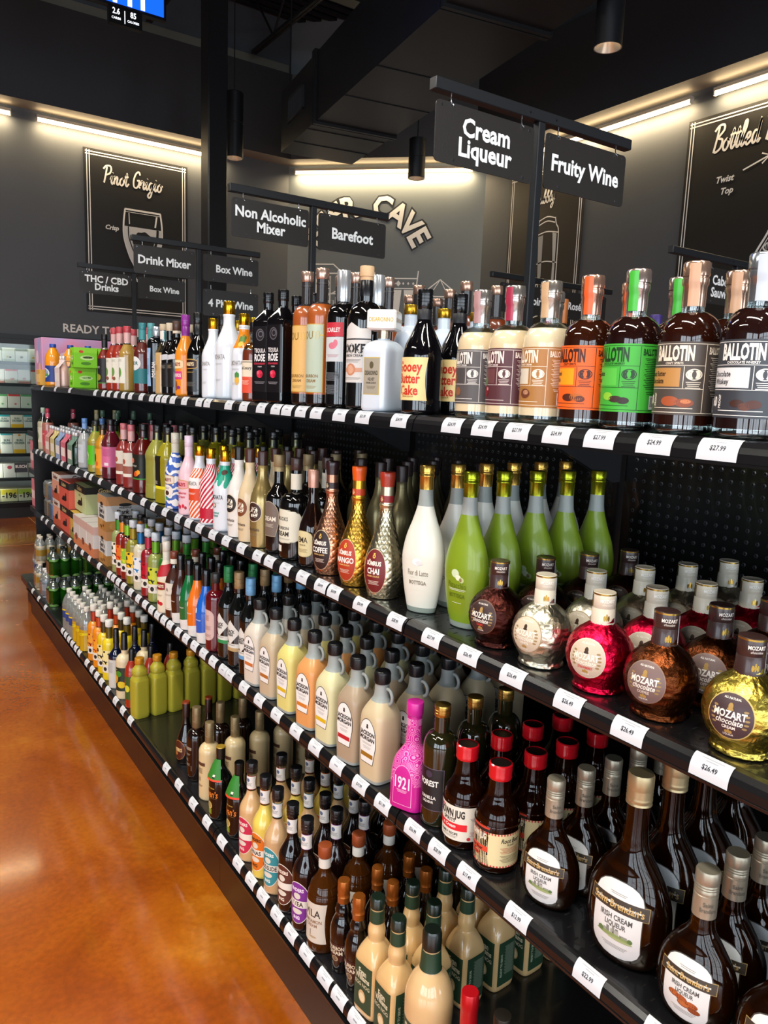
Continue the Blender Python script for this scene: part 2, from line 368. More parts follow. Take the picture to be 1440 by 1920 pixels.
# ------------------------------------------------------------------ LED strips, pendant lamps
def led(T, t0, t1, label):
    b = MB(); b.prism([(t0, 4.50), (t1, 4.50), (t1, 4.535), (t0, 4.535)], .05, .075, M('#ffe2b0', .5, em=9.0), T); r = tag(empty('led_strip_light', T((t0+t1)/2, 4.56, .05)), label, 'strip light', 'strip lights under the wall soffits')
    def keep(o):
        o.parent = r; o.matrix_parent_inverse = Matrix.Translation(-r.location)
    keep(b.obj('diffuser'))
    b = MB(); b.prism([(t0-.01, 4.536), (t1+.01, 4.536), (t1+.01, 4.565), (t0-.01, 4.565)], .03, .085, M('#bfb8aa', .4), T); keep(b.obj('housing'))
    for t in (t0-.012, t1): b = MB(); b.prism([(t, 4.495), (t+.012, 4.495), (t+.012, 4.54), (t, 4.54)], .045, .08, M('#d8d2c4', .4), T); keep(b.obj('end_cap'))
    a_, c_ = Vector(T(t0, 4.49, .1)), Vector(T(t1, 4.49, .1)); nrm = Vector(T(0, 0, 1))-Vector(T(0, 0, 0)); d = (c_-a_)
    l = bpy.data.lights.new('strip_light', 'AREA'); l.shape = 'RECTANGLE'; l.size = d.length; l.size_y = .03; l.energy = 13*d.length; l.color = (1, .74, .42)
    o = bpy.data.objects.new('strip_light', l); C.objects.link(o)
    z = (nrm*.35+Vector((0, 0, 1))).normalized(); x = d.normalized(); yv = z.cross(x)    # shines down and back on the wall
    mt = Matrix((x, yv, z)).transposed().to_4x4(); mt.translation = (a_+c_)/2; o.matrix_world = mt
    l2 = l.copy(); l2.energy = 1.6*d.length; o2 = bpy.data.objects.new('strip_light', l2); C.objects.link(o2)   # and up on the soffit
    z2 = Vector((0, 0, -1)); y2 = z2.cross(x); m2 = Matrix((x, y2, z2)).transposed().to_4x4(); m2.translation = (a_+c_)/2+Vector((0, 0, .078)); o2.matrix_world = m2
FT = lambda t, z, d=0: (t, YF-d, z)
RT = lambda t, z, d=0: (XR-d, t, z)
led(FT, -.9, 1.46, 'warm strip light on the far wall left of the wine poster')
led(FT, 1.74, 3.96, 'warm strip light on the far wall above the wine glass poster')
led(CT, .12, 2.50, 'warm strip light on the corner wall above the arched lettering')
led(lambda t, z, d=0: RT(-t, z, d), -7.2, -4.92, 'warm strip light on the right wall left of the bottle poster')
led(lambda t, z, d=0: RT(-t, z, d), -4.66, -2.3, 'warm strip light on the right wall above the bottle poster')
def pendant(x, y, label, h=.46, power=70, r=.092):
    z = 3.95; t = tag(empty('pendant_light', (x, y, z)), label, 'lamp', 'black cylinder pendant lamps'); m = M('#191b1e', .38)
    b = MB(); b.loft([(0, r, r, 2), (h*.52, r, r, 2), (h*.525, r*.97, r*.97, 2), (h*.535, r*.97, r*.97, 2), (h*.54, r, r, 2), (h, r, r, 2), (h+.006, r*.93, r*.93, 2)], m, 32, capb=False); b.obj('shade', t)
    b = MB(); b.loft([(0, r, r, 2), (.001, r*.93, r*.93, 2), (.09, r*.45, r*.45, 2)], M('#e8dcc8', .25, .7), 32, capb=False, capt=False); b.loft([(.085, r*.5, r*.5, 2), (.088, r*.5, r*.5, 2)], M('#ffe9c8', .5, em=14), 24); b.obj('reflector', t)
    b = MB(); b.tube([(0, 0, h), (0, 0, ZROOF-z)], .006, m, 8); b.loft([(ZROOF-z-.03, .05, .05, 2), (ZROOF-z, .05, .05, 2)], m, 20); b.obj('stem', t)
    l = bpy.data.lights.new('pendant_spot', 'SPOT'); l.energy = power; l.color = (1, .86, .66); l.spot_size = 1.5; l.spot_blend = .6; l.shadow_soft_size = .05
    o = bpy.data.objects.new('pendant_spot', l); C.objects.link(o); o.location = (x, y, z-.01); return t
pendant(5.08, 7.10, 'black cylinder pendant lamp before the corner wall mural', .40)
pendant(4.19, 3.74, 'black cylinder pendant lamp hanging at the top right', .62)
pendant(3.24, 7.75, 'black cylinder pendant lamp half hidden behind the column', .62)
for x, y in ((-1.2, -1.0), (-1.2, 1.4), (-1.2, 3.8), (-1.2, 6.2), (-3.4, .2), (-3.4, 3.8), (3.6, .3), (1.6, -1.4), (-1.2, -3.4), (-3.4, -2.0), (-3.4, 6.6), (-4.9, -1.0), (-4.9, 2.0), (.2, -2.6), (.15, -.4)): pendant(x, y, 'black cylinder pendant lamp over the shop floor, beyond the view', .62, 150)
def fixture(x, y, ln):
    t = tag(empty('linear_fixture', (x, y, 4.57)), 'long white linear light fixture above the shop floor at x %s' % ('aisle' if x > -1 else 'side'), 'lamp', 'linear fixtures above the view')
    b = MB(); b.bbox(-.12, .12, -ln/2, ln/2, .005, .085, M('#d9dadb', .4), .01); b.obj('housing', t)
    b = MB(); [b.tube([(0, q, .085), (0, q, ZROOF-4.57)], .004, BLK, 6) for q in (-ln*.4, ln*.4)]; b.obj('hanger_rod', t); return t
for (x, y, ln), wd in zip(((-.6, .2, 2.6), (-.6, 4.6, 2.6), (1.3, -1.2, 2.0), (-3.2, 2.2, 2.6)), ('near the camera over the left aisle', 'farther off over the left aisle', 'over the gondola behind the camera', 'far left over the shop floor')):
    fixture(x, y, ln)['label'] = 'long white linear light fixture ' + wd
# ------------------------------------------------------------------ air duct
def duct():
    t = tag(empty('air_duct', (3.6, 6, 4.2)), 'big black rectangular air duct hanging below the roof joists', 'air duct')
    A, B_ = Vector((3.31, 4.36, 0)), Vector((3.91, 8.04, 0)); d = (B_-A).normalized(); A = A-d*5.5; n = Vector((d.y, -d.x, 0)); m = M('#26282a', .3, .3); L_ = (B_-A).length; W = .84
    def P(s, q, z): p = A+d*s+n*q; return (p.x-3.6, p.y-6, z)
    b = MB(); z1 = .62
    b.add([P(s, q, z) for s in (0, L_) for q in (0, W) for z in (0, z1)], [(0, 2, 3, 1), (4, 5, 7, 6), (0, 1, 5, 4), (2, 6, 7, 3), (0, 4, 6, 2), (1, 3, 7, 5)], m); b.obj('duct_body', t)
    for s in (L_-1.15, L_-3.72, L_-6.3):
        b = MB()
        for e in (0, .05): b.add([P(s+a+e, q, z) for a in (0, .035) for q in (-.025, W+.025) for z in (-.025, z1+.025)], [(0, 2, 3, 1), (4, 5, 7, 6), (0, 1, 5, 4), (2, 6, 7, 3), (0, 4, 6, 2), (1, 3, 7, 5)], m)
        b.obj('flange', t)
    for s in (L_-.45, L_-.9, L_-1.9, L_-2.6):
        b = MB(); b.add([P(s+a, q, z) for a in (0, .012) for q in (0, W) for z in (-.006, 0)], [(0, 2, 3, 1), (4, 5, 7, 6), (0, 1, 5, 4), (2, 6, 7, 3), (0, 4, 6, 2), (1, 3, 7, 5)], m); b.obj('seam', t)
    b = MB(); gm = M('#33363a', .4, .3)
    def G(s0, s1, z0, z1_, q0, q1, m_): b.add([P(s, q, z) for s in (s0, s1) for q in (q0, q1) for z in (z0, z1_)], [(0, 2, 3, 1), (4, 5, 7, 6), (0, 1, 5, 4), (2, 6, 7, 3), (0, 4, 6, 2), (1, 3, 7, 5)], m_)
    s0 = L_-.78
    G(s0, s0+.5, .22, .24, -.02, 0, gm); G(s0, s0+.5, .44, .46, -.02, 0, gm); G(s0, s0+.02, .22, .46, -.02, 0, gm); G(s0+.48, s0+.5, .22, .46, -.02, 0, gm)
    for k in range(14): G(s0+.03+k*.033, s0+.04+k*.033, .24, .44, -.018, 0, M('#4a4e52', .35, .4))
    b.obj('vent_grille', t)
    b = MB()
    for s in (L_-.3, L_-3, L_-6):
        for q in (0.0, W): p = P(s, q, 0); b.tube([(p[0], p[1], z1), (p[0], p[1], ZROOF-4.2)], .008, m, 6)
    b.obj('hanger_rod', t)
duct()
# ------------------------------------------------------------------ lit drinks display hanging from the roof
t = tag(empty('hanging_display', (1.6, 6.5, 4.5)), 'blue lit display board hanging by the roof with white letters', 'display sign')
b = MB(); b.box(-.72, .535, 0, .06, 0, .62, BLK); b.obj('housing', t)
b = MB(); b.box(-.70, .515, -.006, 0, .02, .6, M('#0f55e8', .4, em=1.6)); DT = lambda u, v, d=0: (u, -.006-d, v)
b.text('LIGHT', .16, DT, M('#ffffff', .5, em=1.6), cx=.42, cy_=.105, sx=1.0, bold=.02, d=.003, align='R'); b.obj('screen', t)
b = MB(); b.box(.09, .345, 0, .05, -.125, -.005, BLK); e_ = M('#f4f8ff', .5, em=1.5)
b.text('2.6', .04, DT, e_, cx=.145, cy_=-.035, sx=.8, bold=.02, d=-.004); b.text('CARBS', .016, DT, e_, cx=.145, cy_=-.085, bold=.02, d=-.004, maxw=.07)
b.text('85', .04, DT, e_, cx=.275, cy_=-.035, sx=.8, bold=.02, d=-.004); b.text('CALORIES', .016, DT, e_, cx=.275, cy_=-.085, bold=.02, d=-.004, maxw=.09); b.box(.208, .213, -.003, 0, -.11, -.02, e_); b.obj('lower_screen', t)
b = MB(); [b.tube([(x, .03, .62), (x, .03, ZROOF-4.5)], .008, BLK, 6) for x in (-.55, .35)]; b.obj('hanger_rod', t)
# ------------------------------------------------------------------ posters and wall lettering
WH = M('#f4f4f0', .6); PB = M('#141516', .55); PB2 = M('#231f1d', .5)
def frame_lines(b, T, u0, u1, v0, v1, w_=.011, g=.035):
    for o_ in (g, g+.03):
        for v in (v0+o_, v1-o_): b.ribbon([(u0+.018, v), (u1-.018, v)], w_, T, WH, .014)
        for u in (u0+o_, u1-o_): b.ribbon([(u, v0+.018), (u, v1-.018)], w_, T, WH, .014)
SCR = {  # brush-script strokes, x-height 1
 'P': ([[(.25, 2.1), (.2, 1.2), (.05, 0)], [(-.25, 1.75), (.1, 2.2), (.75, 2.25), (.95, 1.8), (.75, 1.3), (.2, 1.05)]], 1.0),
 'B': ([[(.25, 2.1), (.2, 1.2), (.05, 0)], [(-.2, 1.8), (.2, 2.2), (.75, 2.2), (.85, 1.75), (.35, 1.2), (.85, .95), (.8, .3), (.3, 0), (.1, .15)]], 1.0),
 'G': ([[(1.0, 1.75), (.8, 2.15), (.4, 1.95), (.1, 1.1), (.2, .2), (.65, .05), (.95, .5), (.95, 1.0)], [(.6, 1.0), (1.05, 1.0), (1.0, .3), (1.25, .1)]], 1.25),
 'i': ([[(0, .5), (.2, 1), (.18, .3), (.35, 0), (.6, .35)], [(.27, 1.45), (.3, 1.5)]], .55),
 'n': ([[(0, .9), (.12, 1), (.1, 0)], [(.1, .5), (.4, 1), (.55, .85), (.52, .2), (.7, 0), (.95, .35)]], .9),
 'o': ([[(.5, 1), (.15, .7), (.15, .2), (.45, 0), (.7, .35), (.62, .8), (.45, .95), (.75, .8), (.95, .85)]], .85),
 't': ([[(0, .4), (.3, 1.7), (.22, .4), (.4, 0), (.7, .4)], [(-.05, 1.15), (.55, 1.25)]], .62),
 'r': ([[(0, .4), (.2, 1.1), (.3, .9), (.55, .95), (.5, .3), (.65, 0), (.9, .35)]], .82),
 'g': ([[(.65, .9), (.3, 1), (.1, .5), (.3, 0), (.6, .4), (.65, .95), (.6, -.5), (.3, -1.0), (.05, -.7), (.4, -.2), (.95, .3)]], .9),
 'l': ([[(0, .3), (.4, 1.4), (.4, 2.0), (.2, 1.9), (.12, .5), (.3, 0), (.6, .35)]], .55),
 'e': ([[(0, .35), (.45, .6), (.45, .95), (.2, .9), (.1, .35), (.35, 0), (.75, .35)]], .7),
 'd': ([[(.65, .9), (.3, 1), (.1, .5), (.3, 0), (.6, .4), (.75, 2.0), (.68, .5), (.8, 0), (1.0, .3)]], .95),
 'b': ([[(0, .3), (.4, 1.5), (.3, 2.0), (.12, 1.2), (.15, .1), (.5, 0), (.65, .5), (.4, .85), (.75, .8)]], .8),
 'u': ([[(0, .6), (.12, 1), (.12, .25), (.35, 0), (.6, .5), (.65, 1), (.62, .2), (.8, 0), (1.0, .35)]], .95),
 'y': ([[(0, .6), (.12, 1), (.15, .3), (.35, .05), (.6, .5), (.68, 1), (.6, -.4), (.3, -.95), (.05, -.7), (.5, -.1), (.9, .3)]], .9),
 'v': ([[(0, .8), (.15, 1), (.3, .05), (.6, .6), (.6, 1), (.9, .85)]], .8), ' ': ([], .75)}
def script(b, s, h, T, x, y, w_, slope=0, d=.014):
    for ch in s:
        st, adv = SCR[ch]
        for p in st: b.ribbon(crv([(x+px*h*.85+py*h*.12, y+slope*(x)+py*h) for px, py in p], 5), w_, T, WH, d); d += .0002
        x += adv*h*.82
    return x
def poster(name, T, u0, u1, v0, v1, label, draw, bg=PB):
    b = MB(); b.prism([(u0, v0), (u1, v0), (u1, v1), (u0, v1)], .001, .012, bg, T); frame_lines(b, T, u0, u1, v0, v1); draw(b)
    return tag(b.obj(name), label, 'poster')
def glass_draw(b):
    T = FT
    script(b, 'Pinot Grigio', .088, T, 2.46, 3.98, .019)
    out = lambda k: [(2.92+k*x, y) for x, y in ((-.215, 3.72), (-.235, 3.55), (-.23, 3.38), (-.17, 3.18), (-.12, 3.08), (-.10, 3.03))]
    L_ = crv(out(1)); R_ = crv(out(-1)); b.ribbon(L_, .02, T, WH, .014); b.ribbon(R_, .02, T, WH, .0145); b.ribbon([(2.70, 3.72), (3.14, 3.72)], .022, T, WH, .015); b.ribbon([(2.71, 3.69), (3.13, 3.69)], .006, T, WH, .015)
    q = [p for p in L_ if p[1] < 3.53]; q2 = [p for p in R_ if p[1] < 3.53][::-1]
    b.poly([T(x, y, .016) for x, y in q+q2], M('#d8d9d6', .6))
    b.poly([T(2.92+.13*cos(a)*(1+.06*sin(7*a)), 3.34+.135*sin(a)*(1+.05*cos(9*a)), .018) for a in [2*pi*i/40 for i in range(40)]], PB)
    b.ribbon(crv([(2.74, 3.52), (2.745, 3.4), (2.79, 3.26), (2.84, 3.17)]), .014, T, PB, .018); b.ribbon(crv([(3.10, 3.52), (3.09, 3.4), (3.05, 3.26)]), .03, T, PB, .018)
    b.ribbon([(2.75, 3.68), (2.755, 3.55)], .01, T, WH, .015); b.ribbon([(3.09, 3.68), (3.07, 3.55)], .02, T, WH, .015)
    b.text('Crisp', .05, T, WH, cx=2.55, cy_=3.48, bold=.03, shear=.25, d=.015); b.text('Citrus', .05, T, WH, cx=2.86, cy_=2.90, bold=.03, shear=.25, d=.015)
poster('wall_poster', FT, 2.235, 3.485, 2.47, 4.34, 'tall black poster of a wine glass on the far wall', glass_draw)
RT2 = lambda u, v, d=0: (XR-d, -u, v)
def bottle_draw(b):
    T = RT2; c = -3.86
    script(b, 'Bottled Beer', .105, T, -4.66, 4.0, .021)
    o = [(.075, 3.90), (.105, 3.87), (.09, 3.82), (.085, 3.72), (.105, 3.45), (.15, 3.22), (.26, 3.02), (.295, 2.88), (.295, 2.5)]
    for k in (-1, 1):
        b.ribbon(crv([(c+k*x, y) for x, y in o]), .02, T, WH, .014); b.ribbon(crv([(c+k*(x-.035), y) for x, y in o[2:]]), .008, T, WH, .014)
    b.ribbon(crv([(c-.1, 3.86), (c-.09, 3.91), (c+.09, 3.91), (c+.1, 3.86)]), .02, T, WH, .015); b.ribbon([(c-.1, 3.80), (c+.1, 3.80)], .014, T, WH, .015); b.ribbon([(c-.1, 3.5), (c+.1, 3.5)], .012, T, WH, .015)
    b.poly([T(x, y, .0155) for x, y in [(c+.05, 3.78), (c+.085, 3.78), (c+.1, 3.45), (c+.15, 3.2), (c+.27, 3.0), (c+.28, 2.5), (c+.2, 2.5), (c+.2, 2.9), (c+.1, 3.1), (c+.05, 3.4)]], M('#d8d9d6', .6))
    b.ribbon(crv([(c+.19*cos(a), 3.06+.06*sin(a)) for a in [2*pi*i/20 for i in range(20)]], 2, True), .014, T, WH, .016, True)
    b.ribbon([(c-.2, 2.5), (c-.2, 2.86), (c-.15, 2.93), (c+.17, 2.93), (c+.2, 2.86)], .014, T, WH, .016)
    for i in range(16): b.ribbon([(c-.17+i*.016, 3.04), (c-.165+i*.016, 3.1)], .005, T, WH, .016); b.ribbon([(c-.06+.008*i, 3.2+.004*i), (c-.02+.008*i, 3.3)], .005, T, WH, .016); b.ribbon([(c-.19, 2.5+.025*i), (c-.15+.002*i, 2.53+.025*i)], .005, T, WH, .016); b.ribbon([(c+.02+.01*i, 2.9-.012*i), (c+.05+.008*i, 2.82-.01*i)], .005, T, WH, .016)
    b.text('Twist', .055, T, WH, cx=-4.5, cy_=3.74, bold=.03, shear=.25, d=.015); b.text('Top', .055, T, WH, cx=-4.47, cy_=3.63, bold=.03, shear=.25, d=.015)
    b.ribbon([(-4.33, 3.78), (-4.08, 3.86)], .014, T, WH, .015); b.ribbon([(-4.16, 3.89), (-4.08, 3.86), (-4.15, 3.80)], .014, T, WH, .0155)
poster('wall_poster', RT2, -4.95, -2.95, 2.35, 4.35, 'big black poster of a beer bottle on the right wall', bottle_draw)
def can_draw(b):
    T = RT2; c = -6.78
    script(b, 'bubbly', .075, T, -6.98, 3.93, .015)
    for k in (-1, 1): b.ribbon(crv([(c+k*x, y) for x, y in ((.13, 3.74), (.15, 3.66), (.19, 3.58), (.195, 3.3), (.195, 2.7), (.15, 2.6))]), .014, T, WH, .014)
    for y, q in ((3.75, .13), (3.7, .13), (3.58, .19), (3.24, .19), (2.62, .16)): b.ribbon(crv([(c-q, y-.02), (c, y+.012), (c+q, y-.02)]), .013, T, WH, .015)
    b.poly([T(x, y, .015) for x, y in [(c+.1, 3.57), (c+.165, 3.55), (c+.17, 2.75), (c+.12, 2.72), (c+.13, 3.2)]], M('#c4c6c4', .6)); b.poly([T(x, y, .015) for x, y in [(c-.13, 3.55), (c-.05, 3.56), (c-.05, 3.08), (c-.1, 3.02)]], M('#a9aba9', .6))
    b.text('SELTZER', .075, T, WH, cx=c-.02, cy_=2.96, sx=.72, bold=.012, shear=.1, d=.017)
    for i in range(14): b.ribbon([(c-.17, 2.66+.018*i), (c-.03, 2.7+.018*i)], .006, T, WH, .016); b.ribbon([(c-.18, 3.26+.02*i), (c-.15, 3.29+.02*i)], .006, T, WH, .016)
poster('wall_poster', RT2, -7.45, -6.23, 2.35, 4.33, 'narrow black poster of a drinks can on the right wall', can_draw, PB2)
# arched lettering and skyline mural on the corner wall
b = MB(); GD = M('#2c2f31', .6); LN = M('#f2f4f4', .6)
ACX, ACZ, AR = 1.10, 3.27, .84
def arc(T, ch, a, h, mat, bold, d, sc=1):
    def Tm(u, v, dd): r = AR+v; th = a; x = ACX+r*sin(th)+u*cos(th); z = ACZ+r*cos(th)-u*sin(th); return T(x, z, dd)
    b.text(ch, h*sc, Tm, mat, 0, 0, sx=.95, bold=bold, d=d)
for ch, a in zip('BEER CAVE', (-58, -44, -30, -16, 0, 15, 31, 46, 60)):
    if ch != ' ': arc(CT, ch, math.radians(a), .27, GD, .085, .004, 1.0); arc(CT, ch, math.radians(a), .27, WH, .03, .008)
tag(b.obj('wall_lettering'), 'pale capital letters set in an arch on the corner wall', 'lettering'); b = MB()
def line(p, w_=.017, cl=False, d=.003): b.ribbon(p, w_, CT, LN, d, cl)
z0 = 2.5
def arcs(cx, cz, r, n=8, a0=0, a1=pi): return [(cx+r*cos(a0+(a1-a0)*i/n), cz+r*sin(a0+(a1-a0)*i/n)) for i in range(n+1)]
# clock house
line([(.42, z0), (.42, 3.18), (.62, 3.18), (.62, z0)]); line([(.28, 3.22), (.40, 3.34), (.66, 3.34), (.80, 3.22)]); line([(.36, 3.22), (.78, 3.22)]); line([(.48, 3.02), (.62, 3.02), (.62, 3.16), (.48, 3.16)], .012, True); line(arcs(.55, 3.09, .055, 14, 0, 2*pi), .01); line([(.55, 3.12), (.55, 3.09), (.57, 3.07)], .008)
# hall with roof and windows
b.poly([CT(x, z, .002) for x, z in ((.68, 2.97), (1.02, 3.24), (1.26, 3.04), (1.26, 2.97))], M('#4b5256', .6)); line([(.60, 2.93), (.68, 2.97), (1.02, 3.24), (1.26, 3.05)]); line([(.6, 2.95), (1.3, 2.95)]); line([(.7, z0), (.7, 2.9), (1.24, 2.9), (1.24, z0)])
for x in (.78, .86, .94, 1.02, 1.10, 1.18): line([(x, z0), (x, 2.86)], .01)
for z in (2.6, 2.72, 2.84): line([(.74, z), (1.2, z)], .009)
for x in (.5, .6): line([(x, z0), (x, 2.86), (x+.07, 2.86), (x+.07, z0)], .01)
# tall beer glass
line([(1.27, z0), (1.29, 2.75), (1.25, 3.05), (1.24, 3.24)], .016); line([(1.84, 3.26), (1.82, 3.05), (1.76, 2.78), (1.80, z0)], .016)
for z in (3.16, 3.03): line([(1.25, z), (1.83, z)], .014)
for i in range(8): b.poly([CT(1.30+i*.068+q[0]*(.035 if i in (3, 4) else .016), 3.095+q[1]*(.04 if i in (3, 4) else .02), .004+.0001*i) for q in ((-1, 0), (0, -1), (1, 0), (0, 1))], LN)
for x0, x1 in ((1.28, 1.44), (1.47, 1.62), (1.65, 1.78)): b.poly([CT(x, z, .004) for x, z in ((x0, 3.01), (x1, 3.01), (x1-.03, 2.7), (x0+.02, 2.7))], LN)
# gazebo
line([(1.86, 2.93), (2.14, 3.15), (2.42, 2.93)]); line([(1.86, 2.93), (2.42, 2.93)]); line([(1.86, 2.90), (2.42, 2.90)], .01); line([(2.14, 3.15), (2.0, 2.93)], .01); line([(2.14, 3.15), (2.26, 2.93)], .01)
for x in (1.88, 1.98, 2.28, 2.40): line([(x, z0), (x, 2.9)], .012)
for i in range(12): line(arcs(1.905+i*.044, 2.86, .02, 6, pi, 2*pi), .008)
for z in (2.74, 2.70, 2.66): line([(1.78, z+.02), (1.98, z), (2.28, z), (2.62, z-.03)], .009)
for i in range(6): line(arcs(1.84+i*.14, 2.56, .05, 8), .01)
for i in range(7): line(arcs(2.46+i*.03, 2.64, .014, 5, pi, 2*pi), .007)
# trees
random.seed(3)
for cx_, cz_, s in ((2.78, 2.86, 1.0), (.30, 2.72, .6)):
    for i in range(34):
        a = random.uniform(0, 2*pi); q = random.uniform(.55, 1)*s; x = cx_+.17*q*cos(a); z = cz_+.30*q*sin(a)
        line(arcs(x, z, random.uniform(.012, .035)*s, 5, a-1.5, a+1.5), .008, d=.003+.0001*i)
tag(b.obj('wall_mural'), 'white line-drawn skyline of buildings and trees on the corner wall', 'mural')
b = MB(); b.text('READY TO DRINK', .092, FT, WH, cx=1.96, cy_=2.255, bold=.02, d=.004, align='L'); tag(b.obj('wall_lettering'), 'white capital letters on the far wall above the cooler', 'lettering')
# ------------------------------------------------------------------ walk-in cooler behind glass doors
t = tag(empty('walk_in_cooler', (CX0, YF, 0)), 'black framed glass door cooler set into the far wall', 'cooler')
W_ = CX1-CX0; wm = M('#c9ccc8', .5)
b = MB(); b.box(0, W_, .75, .78, CZ0, CZ1, wm); b.box(0, W_, 0, .78, CZ1, CZ1+.02, wm); b.box(-.02, 0, 0, .78, CZ0, CZ1, wm); b.box(W_, W_+.02, 0, .78, CZ0, CZ1, wm); b.box(0, W_, 0, .78, CZ0-.02, CZ0, wm); b.obj('cabinet', t)
b = MB(); b.box(-.05, W_+.05, -.05, .02, 0, CZ0, M('#1b1b1c', .4)); b.obj('kick_plate', t)
b = MB(); b.box(-.05, W_+.05, -.06, .03, CZ1, CZ1+.05, BLK); b.obj('header', t)
DW = W_/5
for i in range(5):
    x0 = i*DW; b = MB()
    for x in (x0, x0+DW-.045): b.box(x, x+.045, -.045, .0, CZ0, CZ1, BLK)
    for z in (CZ0, CZ1-.06): b.box(x0, x0+DW, -.045, 0, z, z+.06, BLK)
    d = b.obj('door_frame', t)
    b = MB(); b.box(x0+.045, x0+DW-.045, -.025, -.019, CZ0+.06, CZ1-.06, clear('cooler_glass', '#eef4f4', .995)); g = b.obj('pane', d)
    b = MB(); b.tube([(x0+.03, -.06, .75), (x0+.03, -.06, 1.35)], .01, M('#8d9094', .25, 1)); b.obj('handle', d)
    l = bpy.data.lights.new('cooler_light', 'AREA'); l.shape = 'RECTANGLE'; l.size = DW*.9; l.size_y = .1; l.energy = 1.2; l.color = (1, .97, .88); o = bpy.data.objects.new('cooler_light', l); C.objects.link(o); o.location = (CX0+x0+DW/2, YF+.07, CZ1-.03); o.rotation_euler = (.35, 0, 0)
    l = bpy.data.lights.new('cooler_light', 'AREA'); l.shape = 'RECTANGLE'; l.size = .05; l.size_y = 1.7; l.energy = 8; l.color = (1, .97, .88); o = bpy.data.objects.new('cooler_light', l); C.objects.link(o); o.location = (CX0+x0+.03, YF+.03, 1.1); o.rotation_euler = (pi/2, 0, -.5)
RZ = (1.83, 1.58, 1.29, 1.06, .755, .465, .18)
for z in RZ:
    b = MB(); b.box(0, W_, .06, .74, z-.02, z, M('#2a2c2e', .4))
    b.box(0, W_, .045, .06, z-.035, z, M('#202224', .4)); b.obj('shelf', t)
def carton_front(b, w_, h, d, base, band, motif, txt=None, handle=None):
    b.bbox(-w_/2, w_/2, 0, d, 0, h, M(base, .5), .002)
    T = lambda u, v, dd=0: (u, -dd, v)
    if band: b.prism([(-w_/2+.002, band[1]*h), (w_/2-.002, band[1]*h), (w_/2-.002, band[2]*h), (-w_/2+.002, band[2]*h)], 0, .0006, M(band[0], .5), T)
    for (mx, mz, ms, mc) in motif: b.poly([T(mx*w_+ms*w_*cos(a), mz*h+ms*w_*sin(a)*.8, .0012) for a in [2*pi*i/14 for i in range(14)]], M(mc, .5))
    if txt:
        for i, (s_, hh_, zz, cc) in enumerate(txt): b.text(s_, hh_*h, T, M(cc, .5), 0, zz*h, bold=.03, d=.002, maxw=w_*.86)
CK = [  # per row: (base, band, motif, text, words)
 [('#dfe2cf', ('#b9c4a6', .0, .16), [(-.1, .35, .1, '#d9b73c'), (.12, .32, .1, '#3c3f3a')], None, 'pale green carton'), ('#e4e3d4', ('#8c9684', .8, 1), [(0, .35, .13, '#6d7d62')], None, 'cream and sage carton')],
 [('#e6dfcf', ('#d9463f', .88, 1), [(0, .3, .13, '#d9773c'), (.15, .33, .09, '#c9463c')], None, 'cream carton with red top band'), ('#e6dfd2', ('#e2998c', .0, .14), [(0, .35, .14, '#d98a7c')], None, 'cream carton with pink foot')],
 [('#e9e2d2', ('#d23b34', .86, 1), [(.1, .3, .1, '#dd6a6a')], None, 'ivory carton with scarlet top'), ('#dfe6d2', ('#5ea565', .86, 1), [(.1, .3, .1, '#7aa86a')], None, 'ivory carton with green top')],
 [('#f0ead2', ('#f2b81e', .0, .28), [], [('SUN', .13, .72, '#3f6a6a'), ('CRUISER', .13, .54, '#3f6a6a')], 'cream and yellow carton'), ('#eef0e2', ('#35a3a8', .86, 1), [], [('SUN', .13, .7, '#3f6a6a'), ('CRUISER', .13, .52, '#3f6a6a')], 'cream and teal carton')],
 [('#f2ecd6', ('#f2b81e', .0, .2), [(0, .92, .12, '#e7923c')], [('SUN', .1, .66, '#3f6a6a'), ('CRUISER', .1, .52, '#3f6a6a')], 'tall cream carton with yellow foot'), ('#f0efe2', ('#3ba2a6', .92, 1), [], [('SUN', .1, .66, '#3f6a6a'), ('CRUISER', .1, .52, '#3f6a6a')], 'tall cream carton with teal top')],
 [('#f1eedf', None, [(0, .72, .2, '#e6c455')], None, 'white carton with yellow oval'), ('#f1eadf', None, [(0, .72, .2, '#cf4a63')], None, 'white carton with red oval')],
 [('#e9e2b2', ('#dcc93c', .55, .95), [], [('-196', .42, .48, '#23231f')], 'yellow carton with black numerals'), ('#ece6c4', ('#b9cf4a', .55, .95), [], [('-196', .42, .48, '#23231f')], 'lime carton with black numerals')]]
HH = (.155, .16, .16, .15, .235, .17, .15)
protos = {}
for r_, z in enumerate(RZ):
    x = .62+.02*r_; k = 0
    while x < 1.9:
        i = k % 2; base, band, mot, txt, words = CK[r_][i]; wd = .138 if r_ != 6 else .19; key = (r_, i)
        if key not in protos:
            b = MB(); carton_front(b, wd-.006, HH[r_], .2, base, band, mot, txt); o = b.obj('drink_carton'); protos[key] = o
        else: o = protos[key].copy(); C.objects.link(o)
        o.location = (CX0+x, YF+.09, z+.0006)
        tag(o, '%s on the %s cooler shelf, %s along' % (words, ('top', 'second', 'third', 'fourth', 'fifth', 'sixth', 'lowest')[r_], ('first', 'second', 'third', 'fourth', 'fifth', 'sixth', 'seventh', 'eighth', 'ninth', 'tenth')[k]), 'carton', 'cartons in the walk-in cooler')
        x += wd; k += 1
b = MB(); b.box(-.07, .07, 0, .004, 0, .11, M('#3a4048', .4)); b.text('BUSCH', .034, lambda u, v, d=0: (u, -d, v), WH, 0, .07, bold=.02, d=.001, maxw=.12); o = b.obj('door_sticker'); o.location = (CX0+1.24, YF-.036, .54); tag(o, 'small dark sticker with white letters on a cooler door', 'sticker')
